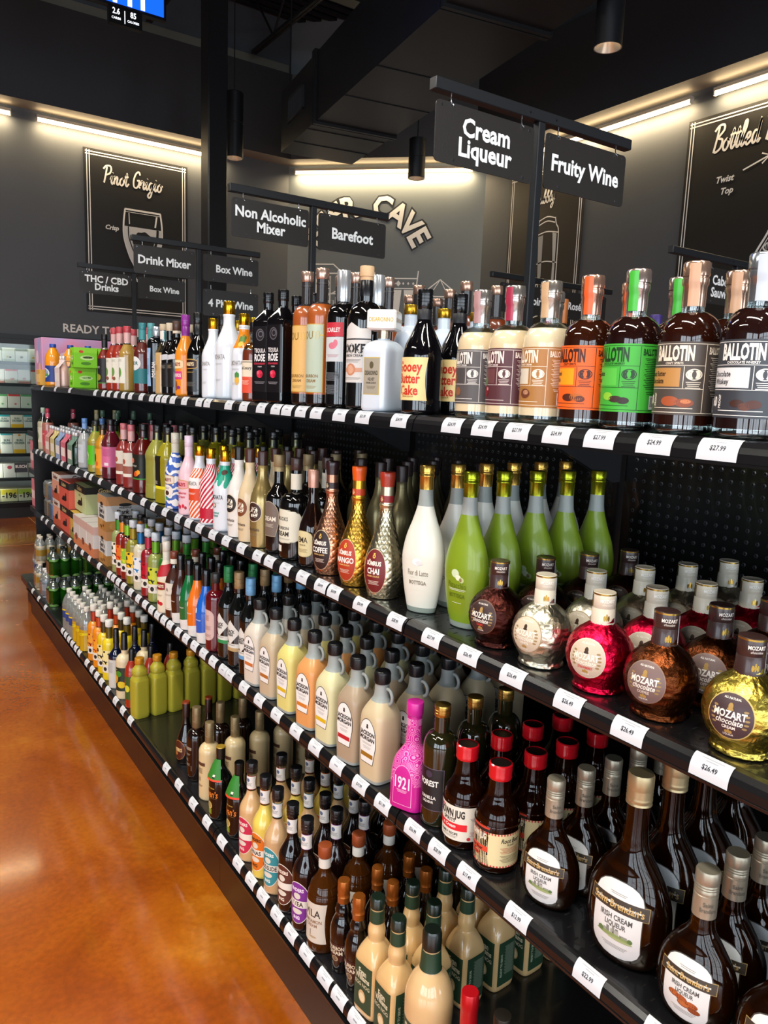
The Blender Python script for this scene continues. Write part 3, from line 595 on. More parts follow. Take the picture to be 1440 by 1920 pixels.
# ------------------------------------------------------------------ gondola shelving
XE, XBK = .915, 1.585
SZ = {'1': 1.605, '2': 1.173, '3': .733, '4': .222}; XF = {'1': XE, '2': XE, '3': XE, '4': .848}
YB = (-.571, .3415, 1.254, 2.166, 3.079, 3.991, 4.904, 5.72)
DECK = M('#111113', .24, 0, .4)
RP = [(.0, -.0006), (-.006, -.002), (-.0125, -.009), (-.016, -.017), (-.0175, -.029)]     # label-holder curve, from the shelf's front edge
ORD = ('nearest', 'second', 'third', 'fourth', 'fifth', 'sixth', 'seventh')
def shelf_part(root, z, xf, x1, y0, y1, Y0, near, side=1):
    b = MB(); b.box(xf+.02, x1, y0-Y0+.001, y1-Y0-.001, z-.03, z, DECK)
    if near:
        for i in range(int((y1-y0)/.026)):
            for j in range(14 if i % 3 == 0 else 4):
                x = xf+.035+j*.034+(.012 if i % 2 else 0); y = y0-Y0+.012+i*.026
                b.add([(x, y-.0016, z+.0003), (x+.011, y-.0016, z+.0003), (x+.011, y+.0016, z+.0003), (x, y+.0016, z+.0003)], [(0, 1, 2, 3)], M('#3c3d40', .25, .6) if j % 2 else M('#050505', .5))  # grey slots carry the light caught on their edges as colour
    s_ = b.obj('shelf', root)
    b = MB(); P = [(xf+.022, -.0001)]+[(xf+.016+a, c) for a, c in RP]; Q = P+[(xf+.0, -.031), (xf+.022, -.031)]; n = len(Q)
    v = [(x, y, z+c) for y in (y0-Y0+.002, y1-Y0-.002) for x, c in Q]
    b.add(v, [(i, (i+1) % n, n+(i+1) % n, n+i) for i in range(n)]+[tuple(range(n))[::-1], tuple(range(n, 2*n))], RAIL)
    b.box(xf-.0035, xf+.002, y0-Y0+.002, y1-Y0-.002, z-.0335, z-.0295, RAIL); b.obj('price_rail', s_)
    for y in (y0-Y0+.004, y1-Y0-.007):
        b = MB(); o = [(x1, -.03), (x1-.40, -.03), (x1-.36, -.05), (x1-.22, -.075), (x1-.12, -.12), (x1-.03, -.16), (x1, -.16)]
        b.prism(o, y, y+.003, M('#232427', .4), lambda u, v, d: (u, d, z+v)); b.obj('bracket', s_)
    return s_
for i in range(len(YB)-1):
    y0, y1 = YB[i], YB[i+1]; near = 0 < i < 4
    root = tag(empty('gondola_shelving', (0, y0, 0)), 'black metal shelving bay of the long gondola, %s from the camera end' % ORD[i], 'shelving', 'bays of the long gondola')
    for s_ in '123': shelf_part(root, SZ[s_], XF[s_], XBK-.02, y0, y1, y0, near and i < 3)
    b = MB(); b.box(XBK, 2.25, 0.001, y1-y0-.001, SZ['1']-.03, SZ['1'], DECK); b.box(2.25, 2.262, .002, y1-y0-.002, SZ['1']-.034, SZ['1'], RAIL); b.obj('shelf', root)
    b = MB(); z = SZ['4']; xf = XF['4']; b.box(xf+.02, XBK-.02, .001, y1-y0-.001, z-.03, z, M('#17171a', .3, 0, .3)); b.box(XBK, 2.3, .001, y1-y0-.001, z-.03, z, DECK); d_ = b.obj('base_deck', root)
    b = MB(); P = [(xf+.022, -.0001)]+[(xf+.016+a, c) for a, c in RP]; Q = P+[(xf, -.031), (xf+.022, -.031)]; n = len(Q); v = [(x, y, z+c) for y in (.002, y1-y0-.002) for x, c in Q]
    b.add(v, [(k, (k+1) % n, n+(k+1) % n, n+k) for k in range(n)]+[tuple(range(n))[::-1], tuple(range(n, 2*n))], RAIL); b.box(xf-.006, xf+.01, .002, y1-y0-.002, z-.05, z-.042, RAIL); b.box(xf+.006, xf+.03, .002, y1-y0-.002, z-.05, z-.03, RAIL); b.obj('price_rail', d_)
    b = MB(); b.box(.87, .89, 0, y1-y0-.0015, 0, z-.05, M('#100b0a', .3, 0, .2)); b.obj('kick_plate', root); b = MB(); b.box(2.24, 2.26, 0, y1-y0-.0015, 0, z-.03, BLK); b.obj('back_kick_plate', root)
    b = MB(); PEG = M('#0e0f10', .3, 0, .2); b.box(XBK-.008, XBK+.008, .012, y1-y0-.012, .2, SZ['1']-.03, PEG)
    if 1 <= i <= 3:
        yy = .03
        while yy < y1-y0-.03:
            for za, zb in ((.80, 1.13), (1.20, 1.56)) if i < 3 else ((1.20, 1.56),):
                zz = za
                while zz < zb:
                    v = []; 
                    for rr, xx in ((.0056, .0), (.0036, -.0022), (.003, -.0006)):  # raised rims, coloured paler than the panel to give the holes bright glints
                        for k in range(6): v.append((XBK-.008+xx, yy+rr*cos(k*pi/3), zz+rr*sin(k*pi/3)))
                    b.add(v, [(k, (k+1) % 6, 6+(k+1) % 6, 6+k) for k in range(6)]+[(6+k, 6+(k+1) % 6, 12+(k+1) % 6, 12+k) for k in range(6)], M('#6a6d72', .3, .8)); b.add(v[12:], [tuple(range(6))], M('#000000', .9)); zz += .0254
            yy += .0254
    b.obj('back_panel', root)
    b = MB(); b.box(XBK-.02, XBK+.02, .0008, .0112, .02, SZ['1']-.031, M('#101113', .3)); b.obj('upright', root)
yE = YB[-1]
root = tag(empty('endcap_shelving', (0, yE, 0)), 'black end panel and short shelves at the far end of the gondola', 'shelving')
b = MB(); b.box(.925, 2.24, .0, .025, .05, SZ['1']-.031, M('#131315', .35)); b.obj('end_panel', root)
for z in (1.27, 1.0, .72): b = MB(); b.box(.95, 2.2, .026, .30, z-.028, z, DECK); b.box(.935, .95, .026, .30, z-.03, z+.004, M('#2a2b2d', .3, .5)); b.obj('shelf', root)
b = MB(); b.box(.86, 2.28, .026, .34, .16, .2, DECK); b.box(.9, 2.24, .03, .32, 0, .16, M('#1c1210', .35)); b.obj('base_deck', root)
# ------------------------------------------------------------------ aisle signs
SB = None
def sign_mat():
    mt, nt, b_, N = nodes('sign_plastic'); b_.inputs['Base Color'].default_value = rgb('#292624'); b_.inputs['Roughness'].default_value = .38
    tc = N('ShaderNodeTexCoord'); n = N('ShaderNodeTexNoise'); n.inputs['Scale'].default_value = 420; nt.links.new(tc.outputs['Object'], n.inputs['Vector']); bp = N('ShaderNodeBump'); bp.inputs['Strength'].default_value = .35; bp.inputs['Distance'].default_value = .001
    nt.links.new(n.outputs[0], bp.inputs['Height']); nt.links.new(bp.outputs[0], b_.inputs['Normal']); return mt
SB = sign_mat(); SW = M('#f1f4f4', .5)
def stand(x, y, zb, zt, label, w_=.75, foot=None):
    t = tag(empty('sign_stand', (x, y, zb)), label, 'sign stand', 'sign stands on the gondola'); m = M('#26282b', .35, .3)
    b = MB(); b.bbox(-.0125, .0125, -.0125, .0125, 0, zt-zb, m, .002); b.obj('pole', t)
    b = MB(); b.bbox(-w_/2, w_/2, -.014, .014, zt-zb, zt-zb+.03, m, .002); [b.tube([(q, -.0142, zt-zb+.015), (q, -.0155, zt-zb+.015)], .0025, BLK, 8) for q in (-.05, .05)]; b.obj('crossbar', t)
    if foot: b = MB(); b.loft([(0, .2, .2, 2), (.015, .2, .2, 2), (.02, .19, .19, 2)], m, 28); b.obj('base', t)
def board(x, y, z1, lines, label, w_=.342, h=.148, hook=True, dx=0):
    r = .012; o = []
    for cx_, cz_, a0 in ((w_/2-r, -r, 0), (-w_/2+r, -r, 90), (-w_/2+r, -h+r, 180), (w_/2-r, -h+r, 270)):
        for k in range(5): a = math.radians(a0+k*22.5); o.append((cx_+r*cos(a), cz_+r*sin(a)))
    T = lambda u, v, d=0: (u, -d, v)
    t = tag(empty('hanging_sign', (x, y, z1)), label, 'sign', 'black hanging aisle signs'); b = MB(); b.prism(o, -.0015, .0015, SB, T)
    n = len(lines); sp = h*.34
    for i, (s_, hh_) in enumerate(lines): b.text(s_, hh_, T, SW, dx, -h*.5+((n-1)/2-i)*sp, sx=.96, bold=.03, d=.0022, maxw=w_*.93)
    b.obj('board', t); hm = M('#c9ccd0', .2, 1)
    for q in (-w_*.36, w_*.36):
        b = MB(); b.tube(crv([(q, 0, .024), (q, 0, .002), (q+.004, -.006, -.008), (q+.006, .004, -.012)], 4), .0018, hm, 6); b.obj('hook', t)
        b = MB(); b.tube([(q+.014, -.0018, -h+.012), (q+.014, -.0028, -h+.012)], .004, hm, 8); b.obj('rivet', t); b = MB(); b.tube([(q-.03 if q < 0 else q+.03, -.0018, -.011), (q-.03 if q < 0 else q+.03, -.0026, -.011)], .0035, hm, 8); b.obj('rivet', t)
for y, l, r_, nm in ((1.64, [('Cream', .043), ('Liqueur', .043)], [('Fruity Wine', .042)], 'nearest'), (2.95, [('Non Alcoholic', .038), ('Mixer', .038)], [('Barefoot', .042)], 'second'), (4.30, [('Drink Mixer', .042)], [('Box Wine', .039)], 'third'), (5.57, [('THC / CBD', .042), ('Drinks', .042)], [('Box Wine', .037)], 'farthest')):
    stand(1.587, y, SZ['1'], 2.40, 'black sign pole with crossbar on the gondola top, %s one' % nm)
    board(1.396, y, 2.383, l, 'black hanging sign reading %s on its left crossbar arm' % ' '.join(a for a, _ in l), dx=0 if y != 5.57 else .005)
    board(1.784, y, 2.383, r_, ('black hanging sign reading %s on the %s sign pole' % (r_[0][0], nm) if nm != 'second' else 'black hanging sign with one word, right of the Non Alcoholic Mixer sign'), dx=.02 if y > 4 else 0)
board(1.784, 4.30, 2.19, [('4 PKS Wine', .04)], 'black hanging sign reading 4 PKS Wine below the Box Wine sign')
stand(3.4, 3.3, 0, 2.30, 'black sign pole with crossbar in the next aisle, farther one', 1.0, True)
stand(3.4, 2.15, 0, 2.285, 'black sign pole with crossbar in the next aisle, nearer one', 1.0, True)
board(3.17, 3.3, 2.28, [('Pinot Noir', .042)], 'black hanging sign reading Pinot Noir in the next aisle', .4, .16); board(3.66, 3.3, 2.28, [('Rosé', .042)], 'black hanging sign reading Rosé in the next aisle', .4, .16, dx=-.08)
board(3.33, 2.15, 2.262, [('Cabernet', .04), ('Sauvignon', .04)], 'black hanging sign reading Cabernet Sauvignon in the next aisle', .34, .16); board(3.75, 2.15, 2.262, [('Zinfandel', .04)], 'black hanging sign reading Zinfandel in the next aisle', .4, .16)
# ------------------------------------------------------------------ bottles: shapes (mm), labels, caps
def prof(R, hs, hn, rn, ht, sh='o', q=1.0, n=2, base=.94, bz=5, nn=2, neckbulge=0):
    """round or squarish body, shoulder from hs to hn, neck to ht -> [(z, rx, ry, n)]"""
    P = [(0, R*base-1.5, (R*base-1.5)*q, n), (1.2, R*base, R*base*q, n), (bz, R*.99, R*.99*q, n), (bz+4, R, R*q, n)]
    k = max(2, int((hs-bz)/24))
    for i in range(1, k+1): P.append((bz+4+(hs-bz-4)*i/k, R, R*q, n))
    m = 12
    for i in range(1, m+1):
        t = i/m
        if sh == 'o': z = hs+(hn-hs)*t; f = 1-(1-t**2.3)**(1/1.6)
        elif sh == 's': z = hs+(hn-hs)*t; f = t*t*(3-2*t)
        elif sh == 'c': z = hs+(hn-hs)*t; f = t**1.15
        else: z = hs+(hn-hs)*t; f = 1-(1-t)**1.7
        P.append((z, R+(rn-R)*f, (R*q)+(rn-R*q)*f, n+(2-n)*f))
    for i in range(1, 4): t = i/3; P.append((hn+(ht-hn)*t, rn+neckbulge*sin(pi*t), rn+neckbulge*sin(pi*t), 2))
    return P
def curve_prof(pts, q=1.0, n=2, sub=5):
    """smooth outline through (z, r[, ry[, n]])"""
    P = []
    for p in pts: P.append((p[0], p[1], p[2] if len(p) > 2 else p[1]*q, p[3] if len(p) > 3 else n))
    out = crv(P, sub); res = [out[0]]
    for p in out[1:]:
        if p[0] > res[-1][0]+.05: res.append(p)
    return [(z, max(a, .5), max(b, .5), max(1.8, c)) for z, a, b, c in res]
class Surf:
    def __init__(s, P): s.P = P; s.c = {}
    def at(s, z):
        P = s.P
        if z <= P[0][0]: return P[0][1:]
        for a, b in zip(P, P[1:]):
            if a[0] <= z <= b[0]:
                t = 0 if b[0] == a[0] else (z-a[0])/(b[0]-a[0]); return tuple(a[k]+(b[k]-a[k])*t for k in (1, 2, 3))
        return P[-1][1:]
    def tab(s, z):
        k = round(z*2)
        if k in s.c: return s.c[k]
        rx, ry, n = s.at(z); e = 2/n; pts = []; L = 0; last = None
        for i in range(65):
            a = pi*i/64; l = rx*abs(sin(a))**e; d = ry*abs(cos(a))**e*(1 if cos(a) >= 0 else -1)
            if last: L += math.hypot(l-last[0], d-last[1])
            gl = (abs(l)/rx)**(n-1)/rx; gd = (abs(d)/ry)**(n-1)/ry*(1 if d >= 0 else -1); g = math.hypot(gl, gd) or 1
            pts.append((L, l, d, gl/g, gd/g)); last = (l, d)
        s.c[k] = pts; return pts
    def pt(s, u, z, off):
        T = s.tab(z); sg = 1 if u >= 0 else -1; u = abs(u)
        if u > T[-1][0]: u = 2*T[-1][0]-u; sg = -sg
        lo, hi = 0, 64
        while hi-lo > 1:
            m = (lo+hi)//2
            if T[m][0] <= u: lo = m
            else: hi = m
        a, b = T[lo], T[hi]; t = (u-a[0])/max(1e-6, b[0]-a[0]); p = [a[k]+(b[k]-a[k])*t for k in range(5)]
        return (-(p[2]+p[4]*off)/1000, -sg*(p[1]+p[3]*off)/1000, z/1000)
def halfw(shape, t):
    if shape == 'r': return 1
    if shape == 'o': return sqrt(max(0, 1-(2*t-1)**2))
    if shape == 'a': return 1 if t < .62 else sqrt(max(0, 1-((t-.62)/.38)**2))            # arched top
    if shape == 'j': return (.72+.28*min(1, t/.4)) if t < .58 else sqrt(max(0, 1-((t-.58)/.42)**2))  # arched top, tapering foot
    if shape == 'b': return sqrt(max(0, 1-((.2-t)/.2)**2))*.85+.15 if t < .2 else (1 if t < .8 else sqrt(max(0, 1-((t-.8)/.2)**2))*.85+.15)
    if shape == 'w': return 1-.12*sin(t*pi)
    if shape == 'd': return 1-abs(2*t-1)
    if shape == 't': return .2+.8*(1-t)
    return 1
def patch(b, S, z0, z1, w, mat, shape='r', u0=0, off=.35, slope=0):
    nz = 14 if shape != 'r' else max(2, min(16, int((z1-z0)/7)+1)); ns = max(3, min(40, int(w/4)+1)); v = []
    for i in range(nz+1):
        t = i/nz
        if shape in 'oabj': t = .5-.5*cos(pi*t)
        z = z0+(z1-z0)*t; hw = w/2*halfw(shape, t)
        for k in range(ns+1): u = u0-hw+2*hw*k/ns; v.append(S.pt(u, z+slope*(u-u0), off))
    b.add(v, [(i*(ns+1)+k+1, i*(ns+1)+k, (i+1)*(ns+1)+k, (i+1)*(ns+1)+k+1) for i in range(nz) for k in range(ns)], mat, True)
def L(z0, z1, w, col, sh='r', tx=(), bars=(), border=None, bw=1.6, u0=0, blobs=(), nm='front_label', lines=(), r=.45, m=0, slope=0):
    return dict(z0=z0, z1=z1, w=w, col=col, sh=sh, tx=tx, bars=bars, border=border, bw=bw, u0=u0, blobs=blobs, nm=nm, lines=lines, r=r, m=m, slope=slope)
def build_label(root, S, d):
    b = MB(); sl = d['slope']
    if d['border']: patch(b, S, d['z0']-d['bw'], d['z1']+d['bw'], d['w']+2*d['bw'], M(d['border'], d['r'], d['m']), d['sh'], d['u0'], .25, sl)
    if d['col']: patch(b, S, d['z0'], d['z1'], d['w'], M(d['col'], d['r'], d['m']) if isinstance(d['col'], str) else d['col'], d['sh'], d['u0'], .45, sl)
    o = .55
    for (a, c, e, f, col) in d['bars']: patch(b, S, e, f, c-a, M(col, .45), 'r', d['u0']+(a+c)/2, o, sl); o += .012
    for (u, z, rx, rz, col) in d['blobs']:
        patch(b, S, z-rz, z+rz, rx*2, M(col, .45), 'o', d['u0']+u, o, sl); o += .012
    for (z, w, col, u, k) in d['lines']:          # blocks of print too small to read
        for i in range(k): patch(b, S, z-i*2.6, z-i*2.6+.9, w*(1-.12*((i*7) % 3)), M(col, .5), 'r', d['u0']+u, .6, sl)
    o = .75
    for t in d['tx']:
        s_, h, z, col = t[:4]; kw = t[4] if len(t) > 4 else {}
        u = kw.get('u', 0); sl2 = kw.get('slope', sl)
        rot = kw.get('rot', 0); cr_, sr_ = cos(rot), sin(rot)
        T = lambda x, y, dd, z=z, u=u, sl2=sl2: S.pt(d['u0']+u+(x-u if not rot else (x-u)*cr_-(y)*sr_), z+(y if not rot else (x-u)*sr_+y*cr_)+sl2*(x), dd)
        b.text(s_, h, T, M(col, kw.get('r', .45), kw.get('m', 0)), u, 0, sx=kw.get('sx', .9), bold=kw.get('b', .02), d=o, shear=kw.get('sh', 0), maxw=kw.get('mw'), )
    return b.obj(d['nm'], root)
def mm(P): return [(z/1000, a/1000, c/1000, n) for z, a, c, n in P]
def cap_plain(z0, z1, r, mat, ribs=0, bev=1.5, r2=None):
    r2 = r2 or r; P = [(z0, r-.3, r-.3, 2), (z0+.4, r, r, 2)]
    for i in range(ribs):
        z = z0+(z1-z0)*(.35+.5*i/max(1, ribs)); P += [(z-1, r, r, 2), (z-.4, r-.8, r-.8, 2), (z+.4, r-.8, r-.8, 2), (z+1, r, r, 2)]
    P += [(z1-bev, r2, r2, 2), (z1-bev*.3, r2-bev*.3, r2-bev*.3, 2), (z1, r2-bev, r2-bev, 2)]
    return mm(P), mat
KIND = {}
def kind(key, nm, P, glass, cap, labels=(), extra=None, seg=36, cat='bottle'):
    """glass: material, or [(top z mm, material), ...] from the foot up; cap: list of (name, rings, material)"""
    KIND[key] = dict(nm=nm, P=P, glass=glass, cap=cap, labels=labels, extra=extra, seg=seg, cat=cat, proto=None)
def build(key):
    k = KIND[key]
    root = empty(k['nm']); b = MB(); P = mm(k['P']); g = k['glass']
    if isinstance(g, list):
        Z = [q[0]/1000 for q in g]
        for zz in Z[:-1]:
            for i in range(len(P)-1):
                if P[i][0] < zz < P[i+1][0]:
                    t = (zz-P[i][0])/(P[i+1][0]-P[i][0]); P.insert(i+1, tuple(P[i][j]+(P[i+1][j]-P[i][j])*t for j in range(4))); break
        def mf(z):
            for zz, m_ in g:
                if z <= zz/1000+1e-7: return m_
            return g[-1][1]
    else: mf = g
    b.loft(P, mf, k['seg'], disp=k.get('disp')); b.obj('glass_body', root, 60 if k.get('disp') else 38)
    for c in k['cap']:
        b = MB(); b.loft(c[1], c[2], max(20, k['seg']-8)); b.obj(c[0], root)
    S = Surf(k['P'])
    for d in k['labels']: build_label(root, S, d)
    if k['extra']: k['extra'](root, S)
    k['proto'] = root; k['used'] = False; return root
def place(key, x, y, z, rz):
    k = KIND[key]
    if k['proto'] is None: build(key)
    if not k['used']: k['used'] = True; r = k['proto']
    else: r = dup(k['proto'])
    r.location = (x, y, z); r.rotation_euler = (0, 0, rz); return r
def capc(nm, z0, z1, r, col, rough=.3, m=0, ribs=0, bev=1.5, r2=None, mat=None):
    R_, mt = cap_plain(z0, z1, r, mat or M(col, rough, m, .3 if not m else 0), ribs, bev, r2); return (nm, R_, mt)
CLEAR = clear('clear_glass', '#e9f1f0', .74); FROST = M('#8f9694', .45); PET = clear('clear_plastic', '#eef2ee', .72, .06, .2); GREENPET = clear('green_plastic', '#7fc060', .6, .06, .08)
GOLD = '#c79a2e'; SILVER = '#b9bcc0'; BLACK = '#0c0c0e'; CREAM = '#dcc9a2'
def fine(P, z0, z1, st):
    S = Surf(P); Z = [p[0] for p in P if not z0 < p[0] < z1]; z = z0+st
    while z < z1: Z.append(z); z += st
    return [(z,)+tuple(S.at(z)) for z in sorted(set(Z))]
def crumple(a, z):     # creased foil: shallow folds pressed inwards
    p = Vector((cos(a)*.055, sin(a)*.055, z))
    f = abs(noise.noise(p*95))*.6+abs(noise.noise(p*210+Vector((7, 3, 1))))*.4
    return -.002*(1-min(1, f*3.2)) if z < .116 else 0
def lattice(a, z):     # diamonds standing out between pressed grooves
    if z > .205: return 0
    q = 13*a; k = z*2*pi/.0185
    return -.0011*(1-min(abs(sin((q+k)/2)), abs(sin((q-k)/2)))**.55)
# ---- flavoured craft whiskies and creams on the top shelf
def craft(key, liq, lab, txt, panel, ptxt, accent, words1, fruit, top, cream=False):
    P = prof(42.5, 130, 172, 15.5, 206, 'o', bz=4)
    dk = txt
    Lb = L(27, 128, 236, lab, tx=[('BALLOTIN', 19, 112, txt, dict(sx=.44, u=-2, b=.045, mw=68)), (words1, 3, 98.5, txt, dict(u=0, mw=54)), ('BALLOTIN', 9, 116, txt, dict(sx=.45, u=60, b=.035, mw=32))]
           + [(s_, 7, 84-10*i, ptxt, dict(sx=.75, u=-30, mw=38, b=.02)) for i, s_ in enumerate(fruit[0])] + ([('60', 12, 48, txt, dict(u=-40, sx=.7, b=.04)), ('PROOF', 4.2, 48, txt, dict(u=-28, rot=pi/2, b=.03))] if not cream else []),
           bars=[(-118, 118, 124.5, 125.3, txt), (-118, 118, 30, 30.8, txt), (42, 42.9, 30, 124, txt), (-50, 10, 66, 92, panel), (-50, 42, 95, 95.7, txt), (14, 14.8, 64, 94, txt), (-50, 42, 63, 63.7, txt), (62, 92, 32, 52, '#f4f4f2')]+[(64+i*2.1, 65+i*2.1, 36, 50, '#1b1b1b') for i in range(12)],
           blobs=[(28, 83, 11, 8, txt), (28, 83, 9.4, 6.6, lab), (24, 83, 5, 6, txt), (32, 83, 4.5, 5.6, txt), (28, 83, 3, 5, lab)]+[(a, z_, c, d_, e_) for a, z_, c, d_, e_ in fruit[1]],
           lines=[(72, 20, dk, 28, 4), (106, 32, dk, 66, 18), (57, 22, dk, 66, 2), (36, 60, dk, 0, 1)])
    nk = L(176, 236, 13, accent, u0=4, nm='neck_strip', r=.3)
    ex = lambda root, S: None
    g = [(13, CLEAR), (160 if cream else 168, liquid(liq) if cream else darkglass(liq)), (300, CLEAR)]
    P2 = P
    cm = M(top, .18, .85)
    def extra(root, S):
        b = MB(); b.loft(mm([(178, 15.9, 15.9, 2), (206, 16.2, 16.2, 2), (209, 18, 18, 2), (216, 18, 18, 2), (217, 17.2, 17.2, 2), (219, 17.2, 17.2, 2), (220, 18.4, 18.4, 2), (237, 18.4, 18.4, 2), (239.5, 16.5, 16.5, 2)]), cm, 30); b.obj('stopper', root)
        S2 = Surf([(170, 16.4, 16.4, 2), (205, 16.6, 16.6, 2), (208, 18.5, 18.5, 2), (237, 18.9, 18.9, 2)]); b = MB(); patch(b, S2, 178, 236, 15, M(accent, .3), 'r', 6, .3); b.obj('neck_strip', root)
    kind(key, 'whiskey_bottle' if not cream else 'liqueur_bottle', P, g, [], [Lb], extra, 44)
choc = [(-2, 46, 9, 5, '#3d1f14'), (8, 42, 8, 5, '#5a2f1d'), (18, 45, 10, 5.5, '#4a2417')]
craft('b1', CREAM, '#55504f', '#e6e2da', '#4a4646', '#e6e2da', '#b08a8a', 'WHISKEY CREAM', ([], [(-18, 74, 9, 10, '#7a4a2e'), (-4, 50, 8, 8, '#8a5a3a')]), '#b9b2ac', True)
craft('b2', CREAM, '#552d33', '#e9ded6', '#6b3f42', '#e9ded6', '#a3304a', 'WHISKEY CREAM', ([], [(-14, 52, 10, 10, '#7a1420'), (-9, 56, 3, 3, '#c98a8a'), (-14, 70, 5, 8, '#4a7a3a')]), '#b9b2ac', True)
craft('b3', '#dccdaa', '#a8763c', '#f3ead8', '#d9d2c0', '#3a2413', '#c9a882', 'WHISKEY CREAM', (['Chocolate', 'Peanut', 'Butter', 'Cream'], [(4, 50, 11, 8, '#6b3a26'), (6, 52, 6, 4, '#b98a6a')]), '#bcb4aa', True)
craft('b4', '#2a1006', '#f2641c', '#3a1408', '#f9a01b', '#3a1408', '#f2602a', 'CRAFT SPIRITS', (['Caramel', 'Turtle'], [(2, 46, 12, 6, '#4d2013'), (16, 47, 11, 6, '#b9621c'), (22, 44, 8, 5, '#5a2613')]), '#c9a08c')
craft('b5', '#1b0a08', '#3fae38', '#123a14', '#57c048', '#123a14', '#45b43c', 'CHOCOLATE WHISKEY', (['Chocolate', 'Mint'], [(-4, 50, 9, 6, '#8bc93a'), (10, 46, 11, 5, '#3d2a24'), (22, 44, 9, 5, '#2d1c18')]), '#b9a7a0')
craft('b6', '#240d06', '#4d453f', '#ece2cf', '#b8874a', '#2a1a10', '#c79c7c', 'CRAFT SPIRITS', (['Peanut Butter', 'Chocolate'], [(-2, 46, 13, 7, '#a5532f'), (18, 44, 13, 6, '#8a4526'), (20, 46, 7, 3, '#c77a4a')]), '#c7a48f')
craft('b7', '#1c0c0a', '#34383f', '#f0f0ec', '#dfe2e4', '#22252a', '#b9c2cc', 'CHOCOLATE WHISKEY', (['Chocolate', 'Whiskey'], choc), '#aeb6be')
# ---- other top-shelf bottles
def neckfoil(z0, z1, r, col, rough=.3, m=0, nm='neck_foil'): return (nm, mm([(z0, r, r, 2), (z1-2, r, r, 2), (z1, r-1.5, r-1.5, 2)]), M(col, rough, m))
kind('gooey', 'liqueur_bottle', prof(43, 118, 204, 14.5, 228, 's'), darkglass('#08070a'), [capc('cap', 216, 256, 16.2, BLACK, .22, 0, 3), neckfoil(192, 216, 15.6, '#1a1b1f', .4)],
     [L(28, 116, 88, '#efd593', sh='w', tx=[('Gooey', 20, 97, '#c9321c', dict(b=.03, sx=.78)), ('Butter', 19, 73, '#c9321c', dict(b=.03, sx=.78)), ('Cake', 19, 49, '#c9321c', dict(b=.03, sx=.85)), ('CREAM LIQUEUR', 3, 36, '#8a5a2a', dict(mw=36))])])
kind('frost', 'liqueur_bottle', prof(40, 138, 196, 15, 224, 'o'), M('#cdd9e8', .32, 0, .5), [capc('cap', 222, 244, 16.5, GOLD, .25, .9)], [L(50, 110, 52, '#dfe7f0', lines=[(90, 30, '#9aa6b4', 0, 8)])])
def dis_cap(root, S):
    b = MB(); b.bbox(-.033, .033, -.033, .033, .178, .222, M('#eceae4', .28, 0, .4), .004)
    T1 = lambda u, v, d=0: (-.033-d, -u, v); T2 = lambda u, v, d=0: (u, -.033-d, v)
    for T in (T1, T2): b.text('DISARONNO', .009, T, M('#b08d3a', .3, .8), 0, .2, sx=.75, bold=.02, d=.0006, maxw=.055)
    b.v = [(x*cos(.5)-y*sin(.5), x*sin(.5)+y*cos(.5), z) for x, y, z in b.v]; b.obj('stopper', root)
kind('dis', 'liqueur_bottle', prof(38, 128, 158, 14, 166, 'o', 1.0, 5), M('#d8e3ee', .18, 0, .6), [('neck_ring', mm([(160, 14.6, 14.6, 2), (178, 14.6, 14.6, 2)]), M('#b9a58c', .25, .8))],
     [L(38, 116, 44, '#b9b2a0', tx=[('DISARONNO', 9, 84, '#3a3526', dict(sx=.62, mw=38)), ('VELVET', 6, 70, '#3a3526', dict(sx=.7)), ('CREAM LIQUEUR', 3.4, 62, '#3a3526', dict(mw=30))], blobs=[(0, 101, 6, 8, '#5d553c')], border='#d9c36a', bw=2, lines=[(54, 28, '#6d654c', 0, 3)], m=.3)], dis_cap)
kind('booke', 'whiskey_bottle', prof(43, 200, 250, 15, 300, 'o'), darkglass('#0a0808'), [('stopper', mm([(298, 15.5, 15.5, 2), (306, 15.5, 15.5, 2), (306.5, 17, 17, 2), (328, 17, 17, 2), (330, 16, 16, 2)]), M('#c9a67e', .55)), neckfoil(262, 299, 16, '#121216', .25)],
     [L(62, 186, 100, '#d8d6d2', sh='r', tx=[('BOOKE', 19, 140, '#171515', dict(b=.05, sx=.8)), ('BOURBON CREAM', 6, 124, '#3a3836', dict(mw=66))], blobs=[(0, 92, 15, 14, '#c98a6a'), (0, 92, 10, 10, '#dba98c')], bars=[(-50, -14, 86, 96, '#d09a7c'), (14, 50, 86, 96, '#d09a7c'), (-50, 50, 160, 163, '#171515')], lines=[(114, 56, '#5d5a57', 0, 3), (72, 56, '#5d5a57', 0, 2)]),
      L(166, 200, 60, '#d8d6d2', sh='d', nm='peak_label')])
kind('scar', 'liqueur_bottle', prof(40, 214, 256, 15, 300, 'o'), darkglass('#090809'), [('cap', mm([(258, 15.8, 15.8, 2), (268, 17.2, 17.2, 2), (330, 17.2, 17.2, 2), (333, 15.5, 15.5, 2)]), M('#c4c8cc', .22, .7))],
     [L(172, 206, 58, '#c42a3a', tx=[('SCARLET', 10, 188, '#f4ecec', dict(sx=.7, mw=50))]), L(112, 171, 58, '#cdd3d6', lines=[(128, 36, '#b0646a', 0, 3)], blobs=[(0, 150, 12, 8, '#d9788a'), (9, 156, 6, 9, '#d9788a')], nm='lower_label'),
      L(24, 88, 46, None, nm='etched_lines', lines=[(84, 40, '#7d8288', 0, 8), (54, 40, '#7d8288', 0, 9)])])
